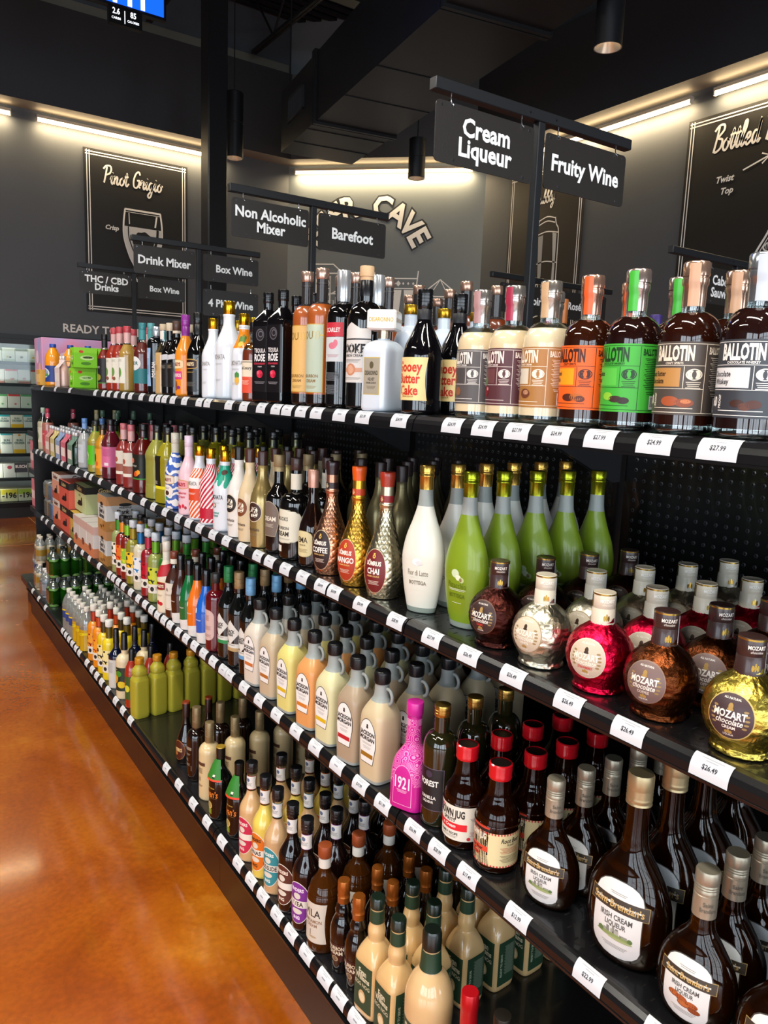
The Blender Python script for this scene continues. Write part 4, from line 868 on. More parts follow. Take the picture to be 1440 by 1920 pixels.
def south(key, lab):
    kind(key, 'whiskey_bottle', prof(37, 222, 262, 14.5, 322, 'o'), [(30, darkglass('#1a0c06')), (256, liquid('#a4521c')), (400, amber('#3a3636', .3))], [('stopper', mm([(318, 15, 15, 2), (322, 17, 17, 2), (342, 17, 17, 2), (345, 15.5, 15.5, 2)]), M('#c4a493', .25, .8)), ('neck_ring', mm([(306, 15.6, 15.6, 2), (309, 15.6, 15.6, 2)]), M('#55504c', .3, .7))],
         [L(36, 204, 66, lab, border='#c79b3c', bw=2, tx=[('SOUTH', 19, 178, '#b98f3a', dict(sx=.8, b=.0, m=.6, r=.3)), ('BOURBON', 7.5, 76, '#8a6428', dict(mw=44)), ('CREAM', 7.5, 64, '#8a6428', dict(mw=32))], lines=[(50, 36, '#9a7a3a', 0, 3)])])
south('so1', '#dfb56a'); south('so2', '#b7c6b0')
kind('rose', 'liqueur_bottle', prof(35, 226, 262, 14, 284, 'c', 1, 6), darkglass('#0c0b0e'), [capc('cap', 280, 310, 15.5, BLACK, .22, 0, 3)],
     [L(30, 214, 64, '#141216', tx=[('TEQUILA', 11, 146, '#e8e6e6', dict(sx=.62, mw=44)), ('ROSE', 19, 126, '#f1efef', dict(sx=.6, b=.03, mw=44)), ('STRAWBERRY', 5, 109, '#d63a52', dict(mw=44)), ('CREAM', 3.5, 101, '#c9c5c5', {})],
        blobs=[(0, 190, 15, 17, '#55525a'), (0, 190, 12, 14, '#1b191d'), (2, 192, 9, 9, '#66636b'), (2, 192, 6.5, 6.5, '#1b191d'), (0, 80, 11, 11, '#d8284a'), (-6, 84, 5, 5, '#ec5a72'), (6, 76, 4, 5, '#a81a36')], lines=[(58, 40, '#8d8a90', 0, 3)], r=.3)])
kind('amb', 'whiskey_bottle', prof(36, 130, 176, 13, 222, 'o'), [(150, liquid('#6e2a0e')), (400, CLEAR)], [capc('cap', 204, 244, 14.5, '#17171a', .3), ('cap_top', mm([(232, 15, 15, 2), (242, 15, 15, 2), (245, 14, 14, 2)]), M(GOLD, .25, .9))],
     [L(72, 120, 62, '#e9dfc6', tx=[('Local Luxury', 9, 98, '#3a2c22', dict(sh=.25, mw=54))], bars=[(-31, 31, 114, 116, '#3a2c22')]), L(24, 72, 62, '#e2533a', nm='lower_label', lines=[(60, 36, '#f3d3bd', 0, 5)])])
# rum creams, irish creams (used on two shelves)
def rum(key, R, H, wrap=None, extra_lab=(), txt=True, tcol='#9a9a94', zone=None):
    P = prof(R, H*.52, H*.80, R*.42, H*.875, 's')
    white = M('#dfe6ee', .22, 0, .5)
    kind(key, 'liqueur_bottle', P, zone(white, H) if zone else white, [capc('cap', H*.865, H, R*.43, '#d9a520', .2, .95), ('neck_ring', mm([(H*.845, R*.45, R*.45, 2), (H*.867, R*.45, R*.45, 2)]), white)],
         ([L(H*.30, H*.56, R*1.9, None, tx=[('RUMCHATA', R*.34, H*.43, tcol, dict(sx=.55, mw=R*1.6))], lines=[(H*.36, R*1.0, '#b4b6b4', 0, 2), (H*.2, R*.8, '#b4b6b4', 0, 3)])] if txt else [])+list(extra_lab))
rum('rum1', 38, 262); rum('rum2', 44, 314)
rum('rumpine', 38, 262, zone=lambda w_, H: [(H*.60, w_), (H*.82, M('#f08c1e', .22, 0, .4)), (400, w_)], extra_lab=[L(40, 92, 30, None, u0=10, nm='pineapple_print', blobs=[(0, 60, 8, 14, '#e2b23a'), (0, 78, 4, 9, '#3f8a3a'), (-5, 76, 3, 8, '#3f8a3a'), (5, 76, 3, 8, '#3f8a3a')]), L(150, 205, 40, None, u0=14, nm='leaf_print', blobs=[(0, 186, 4, 14, '#5d8a2a'), (-7, 184, 4, 11, '#4f7d26'), (7, 184, 4, 11, '#4f7d26'), (0, 170, 8, 8, '#e8c23a')])])
OST = stripes('#f3eee8', '#e2571c', 'orange_candy_stripes', 15, -5, .45); RST = stripes('#f3eeee', '#c01834', 'red_candy_stripes', 15, -5, .45)
rum('rumo', 38, 262, zone=lambda w_, H: [(H*.03, w_), (H*.70, OST), (400, w_)], tcol='#77706a', extra_lab=[L(70, 112, 74, '#dc4a22', nm='belly_band', lines=[(96, 44, '#f6e6dc', 0, 3)]), L(112, 150, 70, '#eef0ee', nm='name_band', tx=[('RUMCHATA', 13, 130, '#77706a', dict(sx=.5, mw=60))])], txt=False)
rum('rumr', 38, 262, zone=lambda w_, H: [(H*.03, w_), (H*.80, RST), (400, w_)], txt=False, extra_lab=[L(22, 58, 210, '#c01a36', nm='belly_band')])
rum('coco', 39, 264, zone=lambda w_, H: [(H*.64, w_), (H*.82, M('#1fa083', .25, 0, .4)), (400, w_)], tcol='#2e2e2c', extra_lab=[L(150, 185, 190, None, nm='drip_print', blobs=[(k*24-84, 168, 9, 11+7*(k % 3), '#1fa083') for k in range(8)]+[(-20, 190, 10, 8, '#4a2d1c'), (16, 194, 10, 8, '#4a2d1c')]), L(40, 100, 40, None, nm='coconut_print', blobs=[(-4, 86, 9, 8, '#5a3a22'), (-4, 86, 6, 5, '#e9e2d2')], tx=[('Coconut', 8, 62, '#1f8f78', dict(mw=34, sh=.2)), ('Cream', 7, 52, '#1f8f78', dict(mw=26, sh=.2))])])
def irish(key, body, foil_c, oval, otx, txt='BAILEYS', cap='#111111', nk=None, labs=(), H=290):
    P = prof(38, 142, 226, 14, 262, 's', 1, 2)
    kind(key, 'liqueur_bottle', P, body, [capc('cap', 250, H, 16, cap, .28, 0, 1), neckfoil(214, 252, 15.2, foil_c, .3)],
         [L(98, 128, 62, oval, sh='b', border='#c9a24a', bw=2.2, tx=[(txt, 11, 113, otx, dict(sx=.75, mw=52, b=.04))])]+list(labs))
irish('bor', M('#ef8e22', .28, 0, .5), '#7d2a86', '#f3d6a8', '#8a2a1c', cap='#8a2f92', labs=[L(60, 88, 54, '#d43a86', nm='flavour_band', tx=[('CHURROS', 11, 74, '#fbe9dc', dict(mw=46, b=.03))]), L(18, 58, 50, None, nm='stick_print', blobs=[(-8, 38, 4, 18, '#b5652a'), (2, 36, 4, 18, '#8a4a20'), (12, 30, 8, 6, '#7d2a86')])])
irish('bbk', darkglass('#0a0a0a'), '#101012', '#2a0f12', '#e9d9a8', labs=[L(18, 92, 62, '#161412', nm='lower_label', lines=[(86, 44, '#b08d4a', 0, 2), (50, 50, '#6d6a62', 0, 6)], r=.3)])
BSW = stripes('#eef0ee', '#3f63b8', 'blue_swirls', 1, 3.2, .52, 3.0)
irish('bblue', BSW, '#c9c6b4', '#e6dccb', '#8a2230', cap='#cfccbb', labs=[L(48, 94, 56, '#e9e6de', sh='o', nm='lower_label', blobs=[(0, 62, 12, 9, '#4a2d20'), (0, 40, 8, 6, '#2f9a5a')], lines=[(82, 28, '#3a4a6a', 0, 3)])])
irish('bpink', M('#ecc9d3', .28, 0, .5), '#e3cfe0', '#e8a3a8', '#a8122a', cap='#e3cfe0', labs=[L(56, 92, 56, None, nm='script_print', tx=[('Strawberries', 9, 82, '#c8324a', dict(sh=.35, mw=52)), ('& Cream', 9, 68, '#c8324a', dict(sh=.35, mw=40))]), L(20, 50, 60, None, nm='berry_print', blobs=[(-18, 34, 6, 7, '#c41a34'), (-4, 30, 7, 8, '#c41a34'), (12, 34, 6, 7, '#d42a44'), (22, 28, 5, 6, '#b01430')])])
irish('bred', M('#e6dcc4', .28, 0, .4), '#d8d2c2', '#8a1420', '#f0e2c2', cap='#dcd6c6', labs=[L(150, 196, 120, '#b5202c', nm='shoulder_wrap', slope=.18), L(22, 92, 60, '#e9dcc0', sh='o', nm='lower_label', blobs=[(-8, 44, 10, 9, '#b01a24'), (8, 40, 9, 8, '#c4242e')], lines=[(76, 30, '#7a5a3a', 0, 3)])])
# teal, striped-neck and other mixers
def mixer(key, liq, H, R, capcol, labs, neck=None, stripe=None, clear_neck=True, ribs=1, cm=0, nmk='mixer_bottle', sh='s', hs=.55, hn=.78, rn=.37, n=2, lvl=.72):
    P = prof(R, H*hs, H*hn, R*rn, H*.93, sh, 1, n); g = [(H*lvl, liquid(liq)), (500, CLEAR)] if clear_neck else liquid(liq)
    caps = [capc('cap', H*.90, H, R*rn+2, capcol, .35, cm, ribs)]
    if stripe: caps.append(('neck_wrap', mm([(H*.74, R*rn+1.6, R*rn+1.6, 2), (H*.92, R*rn+1.6, R*rn+1.6, 2)]), stripe))
    if neck: caps.append(('neck_wrap', mm([(H*.76, R*rn+1.4, R*rn+1.4, 2), (H*.90, R*rn+1.2, R*rn+1.2, 2)]), M(neck, .4)))
    kind(key, nmk, P, g, caps, labs, None, 28)
STR = stripes('#e9dcd6', '#b8414a', 'red_neck_stripes', 2, 110, .5); STG = stripes('#e6e0d0', '#6a8a5a', 'green_neck_stripes', 2, 110, .5)
mixer('redblk', '#7a1c14', 268, 34, BLACK, [L(34, 150, 110, '#1c1b1d', lines=[(112, 40, '#d8d4cc', 0, 4)], blobs=[(6, 60, 18, 16, '#8a8f2e'), (-8, 66, 8, 8, '#c43a2a'), (-22, 110, 10, 12, '#b52a2a')], bars=[(-55, 55, 30, 36, '#3c7a2a')])], neck='#17181a')
mixer('str1', '#9a2a16', 290, 38, '#b8414a', [L(36, 150, 70, '#e2e2d4', blobs=[(0, 86, 14, 20, '#6a9a4a'), (-8, 60, 10, 10, '#b5383a'), (10, 56, 9, 9, '#7a5a3a')], lines=[(140, 40, '#7a8a7a', 0, 4)])], stripe=STR)
mixer('strg', '#a8863c', 288, 38, '#b8414a', [L(36, 150, 70, '#e4e6da', blobs=[(4, 84, 12, 22, '#6a9a4a'), (-10, 58, 10, 8, '#8a4a3a')], lines=[(140, 40, '#7a8a7a', 0, 4)])], stripe=STR)
mixer('teal', '#5a1c14', 290, 37, '#2f7f86', [L(38, 100, 230, '#2a7a80', bars=[(-40, -14, 60, 68, '#d9c23a'), (-40, -14, 46, 56, '#c8402a')], nm='lower_label'), L(92, 150, 64, '#dfe4e2', sh='o', tx=[('MOR', 14, 122, '#3a6a70', dict(b=.03))])], neck='#3f8f94')
mixer('teal2', '#7d2c18', 300, 37, '#5fa3a6', [L(38, 100, 230, '#2a7a80', bars=[(-30, 0, 60, 68, '#c9d83a')], nm='lower_label'), L(92, 150, 64, '#dfe4e2', sh='o', tx=[('MOR', 14, 122, '#3a6a70', dict(b=.03))])], neck='#4b979a')
kind('blkblue', 'liqueur_bottle', prof(37, 196, 226, 13, 250, 'o'), darkglass('#0b0c10'), [('cap', mm([(228, 14, 14, 2), (232, 15.5, 15.5, 2), (264, 15.5, 15.5, 2), (266, 14, 14, 2)]), M('#c6d0da', .2, .6))], [L(30, 180, 44, '#8fb4dc', u0=-6, sh='w', lines=[(160, 26, '#e6eef6', 0, 8), (110, 26, '#4a6a9a', 0, 14)]), L(30, 170, 12, None, u0=28, nm='side_print', tx=[('PORUNA', 13, 96, '#e8e8e6', dict(rot=pi/2, b=.03, sx=.8))])], None, 28)
kind('tan', 'liqueur_bottle', prof(34, 150, 206, 13, 252, 's'), [(160, liquid('#cba870')), (400, CLEAR)], [capc('stopper', 246, 270, 15, '#c7b79a', .6)], [L(212, 244, 30, '#e6e2d8', nm='neck_label'), L(30, 120, 40, None, nm='front_print', lines=[(110, 30, '#8a6a3a', 0, 8)])], None, 28)
kind('tanblk', 'liqueur_bottle', prof(34, 150, 206, 13, 252, 's'), darkglass('#0d0b0b'), [capc('stopper', 240, 270, 15, '#cfc3aa', .6)], [L(130, 150, 110, '#c9cdd2', nm='shoulder_band', slope=.1), L(30, 120, 56, '#151414', lines=[(110, 40, '#8d8a84', 0, 5)])], None, 28)
kind('blkbr', 'liqueur_bottle', prof(35, 152, 214, 13, 252, 's'), darkglass('#0c0a0a'), [capc('cap', 238, 273, 16, '#4a3226', .5), neckfoil(228, 239, 15, '#d6cdb8', .5)], [L(130, 148, 110, '#c9cdd2', nm='shoulder_band', slope=.1), L(30, 120, 56, '#171413', lines=[(110, 40, '#a08c6a', 0, 5)])], None, 28)
kind('oj', 'juice_bottle', curve_prof([(0, 44), (3, 49), (30, 50), (60, 48), (120, 49), (150, 50), (190, 44), (222, 28), (238, 18), (248, 17)]), [(500, liquid('#f29a1c'))], [capc('cap', 240, 262, 20, '#2a4fb0', .4, 0, 2)], [L(24, 126, 308, '#28408a', tx=[], blobs=[(0, 80, 40, 30, '#dfe9e2'), (0, 80, 34, 24, '#2f62b8'), (-4, 78, 15, 15, '#ee7a2c'), (22, 66, 12, 10, '#4a9a3a'), (-70, 80, 26, 26, '#dfe9e2')])], None, 28)
# foil-wrapped chocolate liqueurs
def globe(key, mat, lab, ltx, cap, ctx, word, wcol, ring):
    P = curve_prof([(0, 36), (2.5, 39.5), (6, 39), (10, 37), (16, 39), (30, 47), (48, 52.5), (64, 53), (80, 49.5), (96, 40), (107, 28), (113, 20.5), (118, 18.5), (124, 18)], sub=5)
    P = [(z, 18+(a-18)*1.09 if 12 < z < 116 else a*1.06, 18+(c-18)*(1.0 if 12 < z < 116 else 1), n) for z, a, c, n in P]
    capm = M(cap, .35, 0, .2)
    def extra(root, S):
        b = MB(); b.loft(mm([(112, 19.5, 19.5, 2), (138, 18.6, 18.6, 2), (139, 17.9, 17.9, 2), (140, 17.9, 17.9, 2), (141, 18.6, 18.6, 2), (164, 18.6, 18.6, 2), (165.5, 17.8, 17.8, 2), (165.2, 16.4, 16.4, 2)]), capm, 32)
        S2 = Surf([(112, 19.5, 19.5, 2), (138, 18.6, 18.6, 2), (170, 18.6, 18.6, 2)])
        g = M('#b8974a', .25, .9)
        patch(b, S2, 161.8, 164.5, 116, g, 'r', 0, .25)
        T = lambda x, y, dd: S2.pt(x, y, dd); o_ = 14
        b.text('MOZART', 5.2, T, M(ctx, .4), o_, 153, sx=.8, bold=.03, d=.5, maxw=24); b.text('chocolate', 3.6, T, M(ctx, .4), o_, 147, shear=.3, sx=.8, d=.5, maxw=20)
        for q in (-3.4, 0, 3.4): patch(b, S2, 120, 132 if q == 0 else 129, 3.4, g, 'o', o_+q, .4)
        if cap[1] in 'def': patch(b, S2, 141, 161, 22, g, 'r', -24, .3); 
        patch(b, S2, 116, 160, 5, M('#e9ebec', .4), 'r', 34, .35)
        b.obj('cap_sleeve', root)
    kind(key, 'liqueur_bottle', P, mat, [], [L(31, 93, 62, lab, sh='o', border=ring, bw=1.6, tx=[('MOZART', 9.5, 66, ltx, dict(sx=.85, b=.035, mw=44)), ('chocolate', 8, 56.5, ltx, dict(sh=.3, sx=.85, mw=36)), (word, 4.2, 48, wcol, dict(b=.03, mw=26)), ('ALL NATURAL', 2.6, 87, ltx, dict(mw=26)), ('LIQUEUR', 2.6, 37, ltx, dict(mw=18))],
         blobs=[(0, 77, 3.2, 4.6, '#3a2618' if lab[1] in 'bcd' else '#a98748'), (0, 73, 4.2, 2, '#3a2618' if lab[1] in 'bcd' else '#a98748')]+[(23*cos(a), 62+24*sin(a), 3.2, 1.6, '#9a7f4e') for a in [(-.5+i*.25) for i in range(5)]+[pi-.5+i*.25 for i in range(5)]]+[(-3, 41, 2, 2.6, '#b08d4a'), (0, 42, 1.6, 3.2, '#b08d4a'), (3, 41, 2, 2.6, '#b08d4a')])], extra, 84); KIND[key]['P'] = fine(P, 12, 114, 2.4); KIND[key]['disp'] = crumple
DKC = '#3a2624'
globe('mdark', foil('#3d1d19', 'foil_dark_brown'), DKC, '#ece4da', DKC, '#ece4da', 'DARK', '#d8423a', '#6b4a3c')
globe('mwhite', foil('#c9c4b0', 'foil_silver'), '#cfc0a8', '#f3ecdc', '#dcd3bf', '#fbf7ee', 'WHITE', '#f3ecdc', '#a58f6d')
globe('mred', foil('#d0123a', 'foil_red'), '#cdbba6', '#f3ecdc', '#dccfba', '#fbf7ee', 'STRAWBERRY', '#c8303a', '#d9cbb6')
globe('mcoff', foil('#5d3018', 'foil_bronze'), '#77605c', '#f1e9df', DKC, '#ece4da', 'COFFEE', '#d9cabb', '#8a6f60')
globe('mgold', foil('#c2ad4e', 'foil_gold'), '#453236', '#f1e9df', DKC, '#ece4da', 'CREAM', '#f1e9df', '#c9b36a')
# frosted tall liqueurs
def bottega(key, liq, capcol, name, lab, blob, k=1, q=.6):
    P = curve_prof([(0, 27), (1.5, 31), (8, 34), (60, 44), (110, 49), (135, 48.5), (170, 41), (205, 28), (235, 18.5), (255, 15.5), (275, 14.5), (290, 14.5)], q=q, sub=5)
    P = [(z, 14.5+(a-14.5)*k if z > 20 else a, c, n) for z, a, c, n in P]; P = [(z, a, c if z < 200 else c+(a-c)*min(1, (z-200)/60), n) for z, a, c, n in P]
    kind(key, 'liqueur_bottle', P, [(13, M('#8f9a90', .4)), (236, M(liq, .38, 0, .25)), (400, M('#98a19c', .4))], [('cap', mm([(272, 15.2, 15.2, 2), (298, 15.4, 15.4, 2), (300, 16.6, 16.6, 2), (302.5, 16.6, 16.6, 2), (304, 15.6, 15.6, 2), (308, 15.4, 15.4, 2), (309, 16.4, 16.4, 2), (322, 16.4, 16.4, 2), (324, 15.2, 15.2, 2)]), M(capcol, .22, .85))],
         [L(60, 130, 60, None, nm='front_print', blobs=blob, tx=[(name, 12, 92, lab, dict(sx=.68, mw=48, b=.0)), ('BOTTEGA', 8, 70, lab, dict(sx=.8, mw=40)), ('', 4, 62, lab, {})], lines=[(83, 44, '#e9eedd', 0, 2), (54, 24, '#e9eedd', 0, 1)])], None, 40)
bottega('botw', '#e3e3d6', '#c9a24c', 'Fior di Latte', '#7b735e', [(-2, 116, 11, 8, '#f6f6f4'), (3, 114, 8, 5, '#dcdcdd')])
bottega('botg', '#7d981f', '#8f961c', 'Pistacchio', '#596b14', [(-4, 116, 10, 9, '#cfe0b8'), (4, 108, 7, 6, '#e3ead0'), (12, 104, 6, 6, '#b9c98f'), (10, 104, 3, 4, '#8f7a4a')], 1.1, .62)
# quilted metal bottles
def quilted(key, col, capcol, bandc, bandm, lab, name):
    P = curve_prof([(0, 34), (2, 37), (6, 38), (12, 40), (40, 46.5), (70, 48), (100, 44), (135, 32), (165, 22), (190, 16.5), (210, 15.5), (216, 17.5), (220, 17.5), (224, 15.5), (262, 15.5)], sub=4)
    kind(key, 'liqueur_bottle', P, [(208, M(col, .27, 1.0)), (400, M(bandm, .28, .9))], [('cap', mm([(260, 15.8, 15.8, 2), (284, 18, 18, 2), (292, 18, 18, 2), (294, 17, 17, 2)]), M(capcol, .28, 0, .3)), ('neck_band', mm([(224, 16, 16, 2), (240, 16, 16, 2)]), M(bandc, .35))],
         [L(16, 118, 62, lab, sh='o', border='#d9c8a4', bw=1.2, tx=[('SŌMRUS', 9.5, 86, '#f2e9dc', dict(sx=.75, mw=44, b=.04)), (name, 13, 68, '#f7f3ea', dict(sx=.75, mw=54, b=.03)), ('CREAM LIQUEUR', 3.6, 56, '#e9c27a', dict(mw=34)), ('ō', 10, 103, '#e9c25a', dict(b=.04))], lines=[(44, 30, '#e6d6c4', 0, 4)]), L(224, 240, 14, None, u0=-4, nm='neck_mark', tx=[('ō', 9, 232, '#ecd9a0', dict(b=.05))])], None, 156); KIND[key]['P'] = fine(P, 8, 206, 1.6); KIND[key]['disp'] = lattice
quilted('somc', '#d69a7a', '#2c181b', '#2c1a1c', '#c98f74', '#2a1614', 'COFFEE')
quilted('somm', '#eab64e', '#e05a10', '#c0431c', '#d8a63e', '#b33a1c', 'MANGO')
quilted('soms', '#e2d8b6', '#a3321c', '#8a1f22', '#cfc4a6', '#701a1c', 'CHAI')
# horchata-style liqueurs with round badge, second shelf
def l43(key, body, capcol, badge, m=0):
    P = curve_prof([(0, 30), (2, 34), (40, 36), (100, 37), (140, 36), (165, 31), (195, 20), (220, 15), (240, 14), (262, 14)], sub=4)
    kind(key, 'liqueur_bottle', P, M(body, .25, m, .4), [('cap', mm([(246, 15, 15, 2), (284, 16, 16, 2), (287, 15, 15, 2)]), M(capcol, .3)), neckfoil(228, 247, 14.6, body, .3, m, 'neck_ring')],
         [L(80, 136, 56, badge, sh='o', border='#d9cdb4', bw=2, tx=[('43', 26, 108, '#f1ead8', dict(b=.05))]), L(20, 76, 50, None, nm='lower_print', tx=[('Horchata', 9, 56, '#5a4a3a', dict(mw=44))], lines=[(42, 34, '#8a7a62', 0, 3)])], None, 32)
l43('l43w', '#e4e3de', '#16130f', '#22201d'); l43('l43c', '#dcc7a0', '#4a2a22', '#7a4420'); l43('l43g', '#a8925a', '#3a221d', '#3d241a', .6)
kind('l43n', 'liqueur_bottle', KIND['l43g']['P'], M('#7d7350', .3, .6), [('cap', mm([(246, 15, 15, 2), (284, 16, 16, 2), (287, 15, 15, 2)]), M('#2e1e1d', .35)), neckfoil(228, 247, 14.6, '#77704f', .3, .6, 'neck_ring')], [], None, 28)
kind('dbrown', 'liqueur_bottle', prof(38, 156, 206, 14, 250, 's'), darkglass('#0b0909'), [capc('stopper', 250, 284, 16.5, '#8f7d5a', .45, .2), neckfoil(236, 251, 15.5, '#a3916a', .4, .3)], [L(50, 150, 66, '#74655a', sh='j', border='#b9aa8e', bw=1.5, tx=[('CREAM', 12, 100, '#e9e2d2', dict(mw=50, b=.03))], lines=[(84, 36, '#d2c8b6', 0, 4)])])
kind('bcream', 'whiskey_bottle', prof(46, 150, 190, 15, 250, 'o'), darkglass('#090808'), [capc('stopper', 250, 284, 16.5, '#3a2622', .45), ('neck_label', mm([(196, 15.9, 15.9, 2), (240, 15.9, 15.9, 2)]), M('#dcd8c6', .5))],
     [L(48, 142, 120, '#dfdcc8', sh='b', border='#8a8468', bw=1.2, tx=[('BROOKS', 10, 116, '#4a463a', dict(mw=60, sx=.8)), ('BOURBON', 8, 90, '#2a2822', dict(mw=60)), ('CREAM', 12, 74, '#2a2822', dict(mw=62, b=.03))], lines=[(60, 60, '#8a8672', 0, 2)]), L(22, 40, 40, '#e2e2da', u0=-20, nm='small_sticker')])
kind('ema', 'liqueur_bottle', prof(38, 96, 186, 13.5, 236, 's'), darkglass('#160a07'), [('cap', mm([(214, 14.6, 14.6, 2), (232, 15.4, 15.4, 2), (260, 15.8, 15.8, 2), (262, 14.5, 14.5, 2)]), M('#cf9f8c', .35, .5))], [L(28, 98, 58, '#dccf9e', sh='b', border='#8a7a4a', bw=1, tx=[('EMA', 14, 74, '#2c241a', dict(mw=50, sx=.85)), ('LIQUEUR', 4, 60, '#6a5a3a', {})], lines=[(48, 34, '#8a7a52', 0, 4)])])
# second shelf, far half: wines, small bottle packs, plastic mixers
kind('wineg', 'wine_bottle', prof(37, 180, 236, 14, 285, 's'), darkglass('#15190f'), [capc('cap', 246, 288, 15, '#5d7f66', .4)], [L(60, 150, 90, '#d8d6c2', lines=[(130, 50, '#6a6a5a', 0, 6)])], None, 24)
kind('winec', 'wine_bottle', prof(37, 176, 232, 14, 280, 's'), [(190, liquid('#b9b49a')), (400, CLEAR)], [capc('cap', 246, 282, 15, '#a9c2b0', .4)], [L(50, 150, 90, '#c9cbb8', blobs=[(0, 92, 22, 28, '#7d8a6a')], lines=[(140, 50, '#6a6a5a', 0, 3)])], None, 24)
kind('winer', 'wine_bottle', prof(37, 176, 232, 14, 280, 's'), [(190, liquid('#a86a5c')), (400, CLEAR)], [capc('cap', 254, 282, 15, '#a8324a', .4), ('neck_wrap', mm([(216, 15, 15, 2), (250, 15, 15, 2)]), M('#cf5a72', .4))], [L(40, 140, 90, '#b84a52', lines=[(120, 50, '#e9c9c4', 0, 4)])], None, 24)
kind('winey', 'wine_bottle', prof(34, 176, 232, 13, 280, 's'), [(190, liquid('#b59a4a')), (400, CLEAR)], [capc('cap', 256, 282, 14, '#d8c48a', .4), ('neck_wrap', mm([(214, 14.2, 14.2, 2), (254, 14.2, 14.2, 2)]), M('#e0cf9a', .4))], [L(40, 140, 80, '#d9cfa6')], None, 24)
kind('clearb', 'mixer_bottle', prof(37, 140, 220, 13, 252, 's'), [(190, M('#a9aeb0', .25, 0, .4)), (400, CLEAR)], [capc('cap', 244, 270, 15, '#5f8fd0', .4), ('neck_wrap', mm([(214, 14.4, 14.4, 2), (244, 14, 14, 2)]), M('#7fa6dc', .4))], [L(30, 130, 80, '#c2cad2', lines=[(110, 50, '#7d9ac0', 0, 5)])], None, 24)
def pack(key, glassc, capcol, card, words, big=True):
    """four small bottles in a carrier"""
    def mk():
        root = empty('bottle_carrier')
        for dx in (-.032, .032):
            for dy in (-.032, .032):
                b = MB(); P = prof(29, 92, 146, 12, 168, 's'); b.loft(mm(P), liquid(glassc), 20, cx=dx, cyy=dy); b.loft(cap_plain(160, 180, 13.4, None)[0], M(capcol, .3, .4), 16, cx=dx, cyy=dy); b.loft(mm([(128, 15.5, 15.5, 2), (158, 13.6, 13.6, 2)]), M(card, .4), 16, cx=dx, cyy=dy, capb=False, capt=False); b.obj('small_bottle', root)
        b = MB(); cm = M(card, .5); o = [(-.064, 0), (.064, 0), (.064, .115), (.03, .15), (-.03, .15), (-.064, .115)]
        b.box(-.066, -.064, -.064, .064, .0, .11, cm); b.add([(-.066, -.064, .11), (-.066, .064, .11), (-.03, .05, .152), (-.03, -.05, .152)], [(0, 3, 2, 1)], cm); b.box(-.03, .03, -.05, .05, .151, .153, cm)
        T = lambda u, v, d=0: (-.0662-d, -u, v)
        b.prism([(-.05, .03), (.05, .03), (.05, .08), (-.05, .08)], 0, .0005, M('#efe9e2', .5), T); b.obj('carrier', root); return root
    KIND[key] = dict(nm='bottle_carrier', proto=None, mk=mk, cat='bottle pack')
_build = build
def build(key):
    k = KIND[key]
    if 'mk' in k: k['proto'] = k['mk'](); k['used'] = False; return k['proto']
    return _build(key)
pack('pk1', '#9a3a3a', '#d9dcde', '#cf9a92', ''); pack('pk2', '#8a7a2e', '#d9dcde', '#d6c88a', ''); pack('pk3', '#5a6a7a', '#d9dcde', '#8fa6c8', ''); pack('pk4', '#7a2432', '#d9dcde', '#cf6f80', ''); pack('pk5', '#26402e', '#d9dcde', '#6f8f7f', ''); pack('pk6', '#e0b8a8', '#f0e6e0', '#ead9d6', '')
def jugmix(key, liq, H, R, capcol, labs, neck=None, nc='#17181a', band=None):
    P = curve_prof([(0, R*.9), (3, R), (40, R*1.0), (60, R*.97), (64, R*.97), (H*.5, R*.97), (H*.56, R), (H*.62, R*.97), (H*.74, R*.62), (H*.80, R*.42), (H*.95, R*.38)], q=1, n=3.2, sub=4)
    caps = [capc('cap', H*.90, H, R*.44, capcol, .35, 0, 2), ('neck_wrap', mm([(H*.795, R*.455, R*.455, 2), (H*.90, R*.42, R*.42, 2)]), M(nc, .35))]
    if band: caps.append(('neck_band', mm([(H*.775, R*.47, R*.47, 2), (H*.795, R*.46, R*.46, 2)]), M(band, .4)))
    kind(key, 'mixer_bottle', P, liquid(liq), caps, labs, None, 32)
jugmix('lime', '#a09a3a', 268, 42, '#1d2420', [L(40, 140, 96, '#57c21f', blobs=[(-20, 84, 18, 24, '#e9ead2'), (-22, 80, 12, 16, '#2a2622'), (-34, 60, 8, 10, '#e0a33a')])], nc='#1d2a1c', band='#6ad02a')
jugmix('orng', '#c9901e', 256, 40, '#1f1c1a', [L(36, 136, 96, '#eaa02e', blobs=[(-16, 90, 16, 24, '#4a3226'), (6, 60, 14, 12, '#d9682a'), (-24, 112, 12, 8, '#e9ead2')])], nc='#2a211b', band='#ee8a2e')
jugmix('pinkm', '#5c1420', 290, 42, '#1b1418', [L(58, 158, 250, '#d9709f', lines=[(146, 60, '#a8446f', 20, 14), (146, 40, '#8a2c52', -50, 10)], bars=[(10, 38, 66, 80, '#e9dfe4')])], nc='#231a22', band='#e05a9a')
mixer('st1', '#8a2a26', 285, 38, '#c06a72', [L(100, 160, 90, '#d8d4c6', blobs=[(0, 120, 12, 12, '#a85a4a')]), L(50, 98, 90, '#9a5a4a', nm='lower_label', bars=[(-40, 40, 52, 66, '#e6e2d6')])], stripe=STR)
jugmix('redb', '#5d100c', 298, 44, '#141414', [L(60, 168, 250, '#18201a', blobs=[(-14, 140, 11, 12, '#e2603a'), (14, 86, 14, 12, '#ee7a2a'), (4, 82, 10, 10, '#d9541f'), (26, 92, 10, 10, '#e8a02a')], bars=[(-125, 125, 60, 66, '#3f8a3a')], lines=[(120, 40, '#d9d6ca', 0, 3)])], band='#4fae6a')
jugmix('yg1', '#9a9a44', 304, 46, '#141414', [], band='#c9d03a')
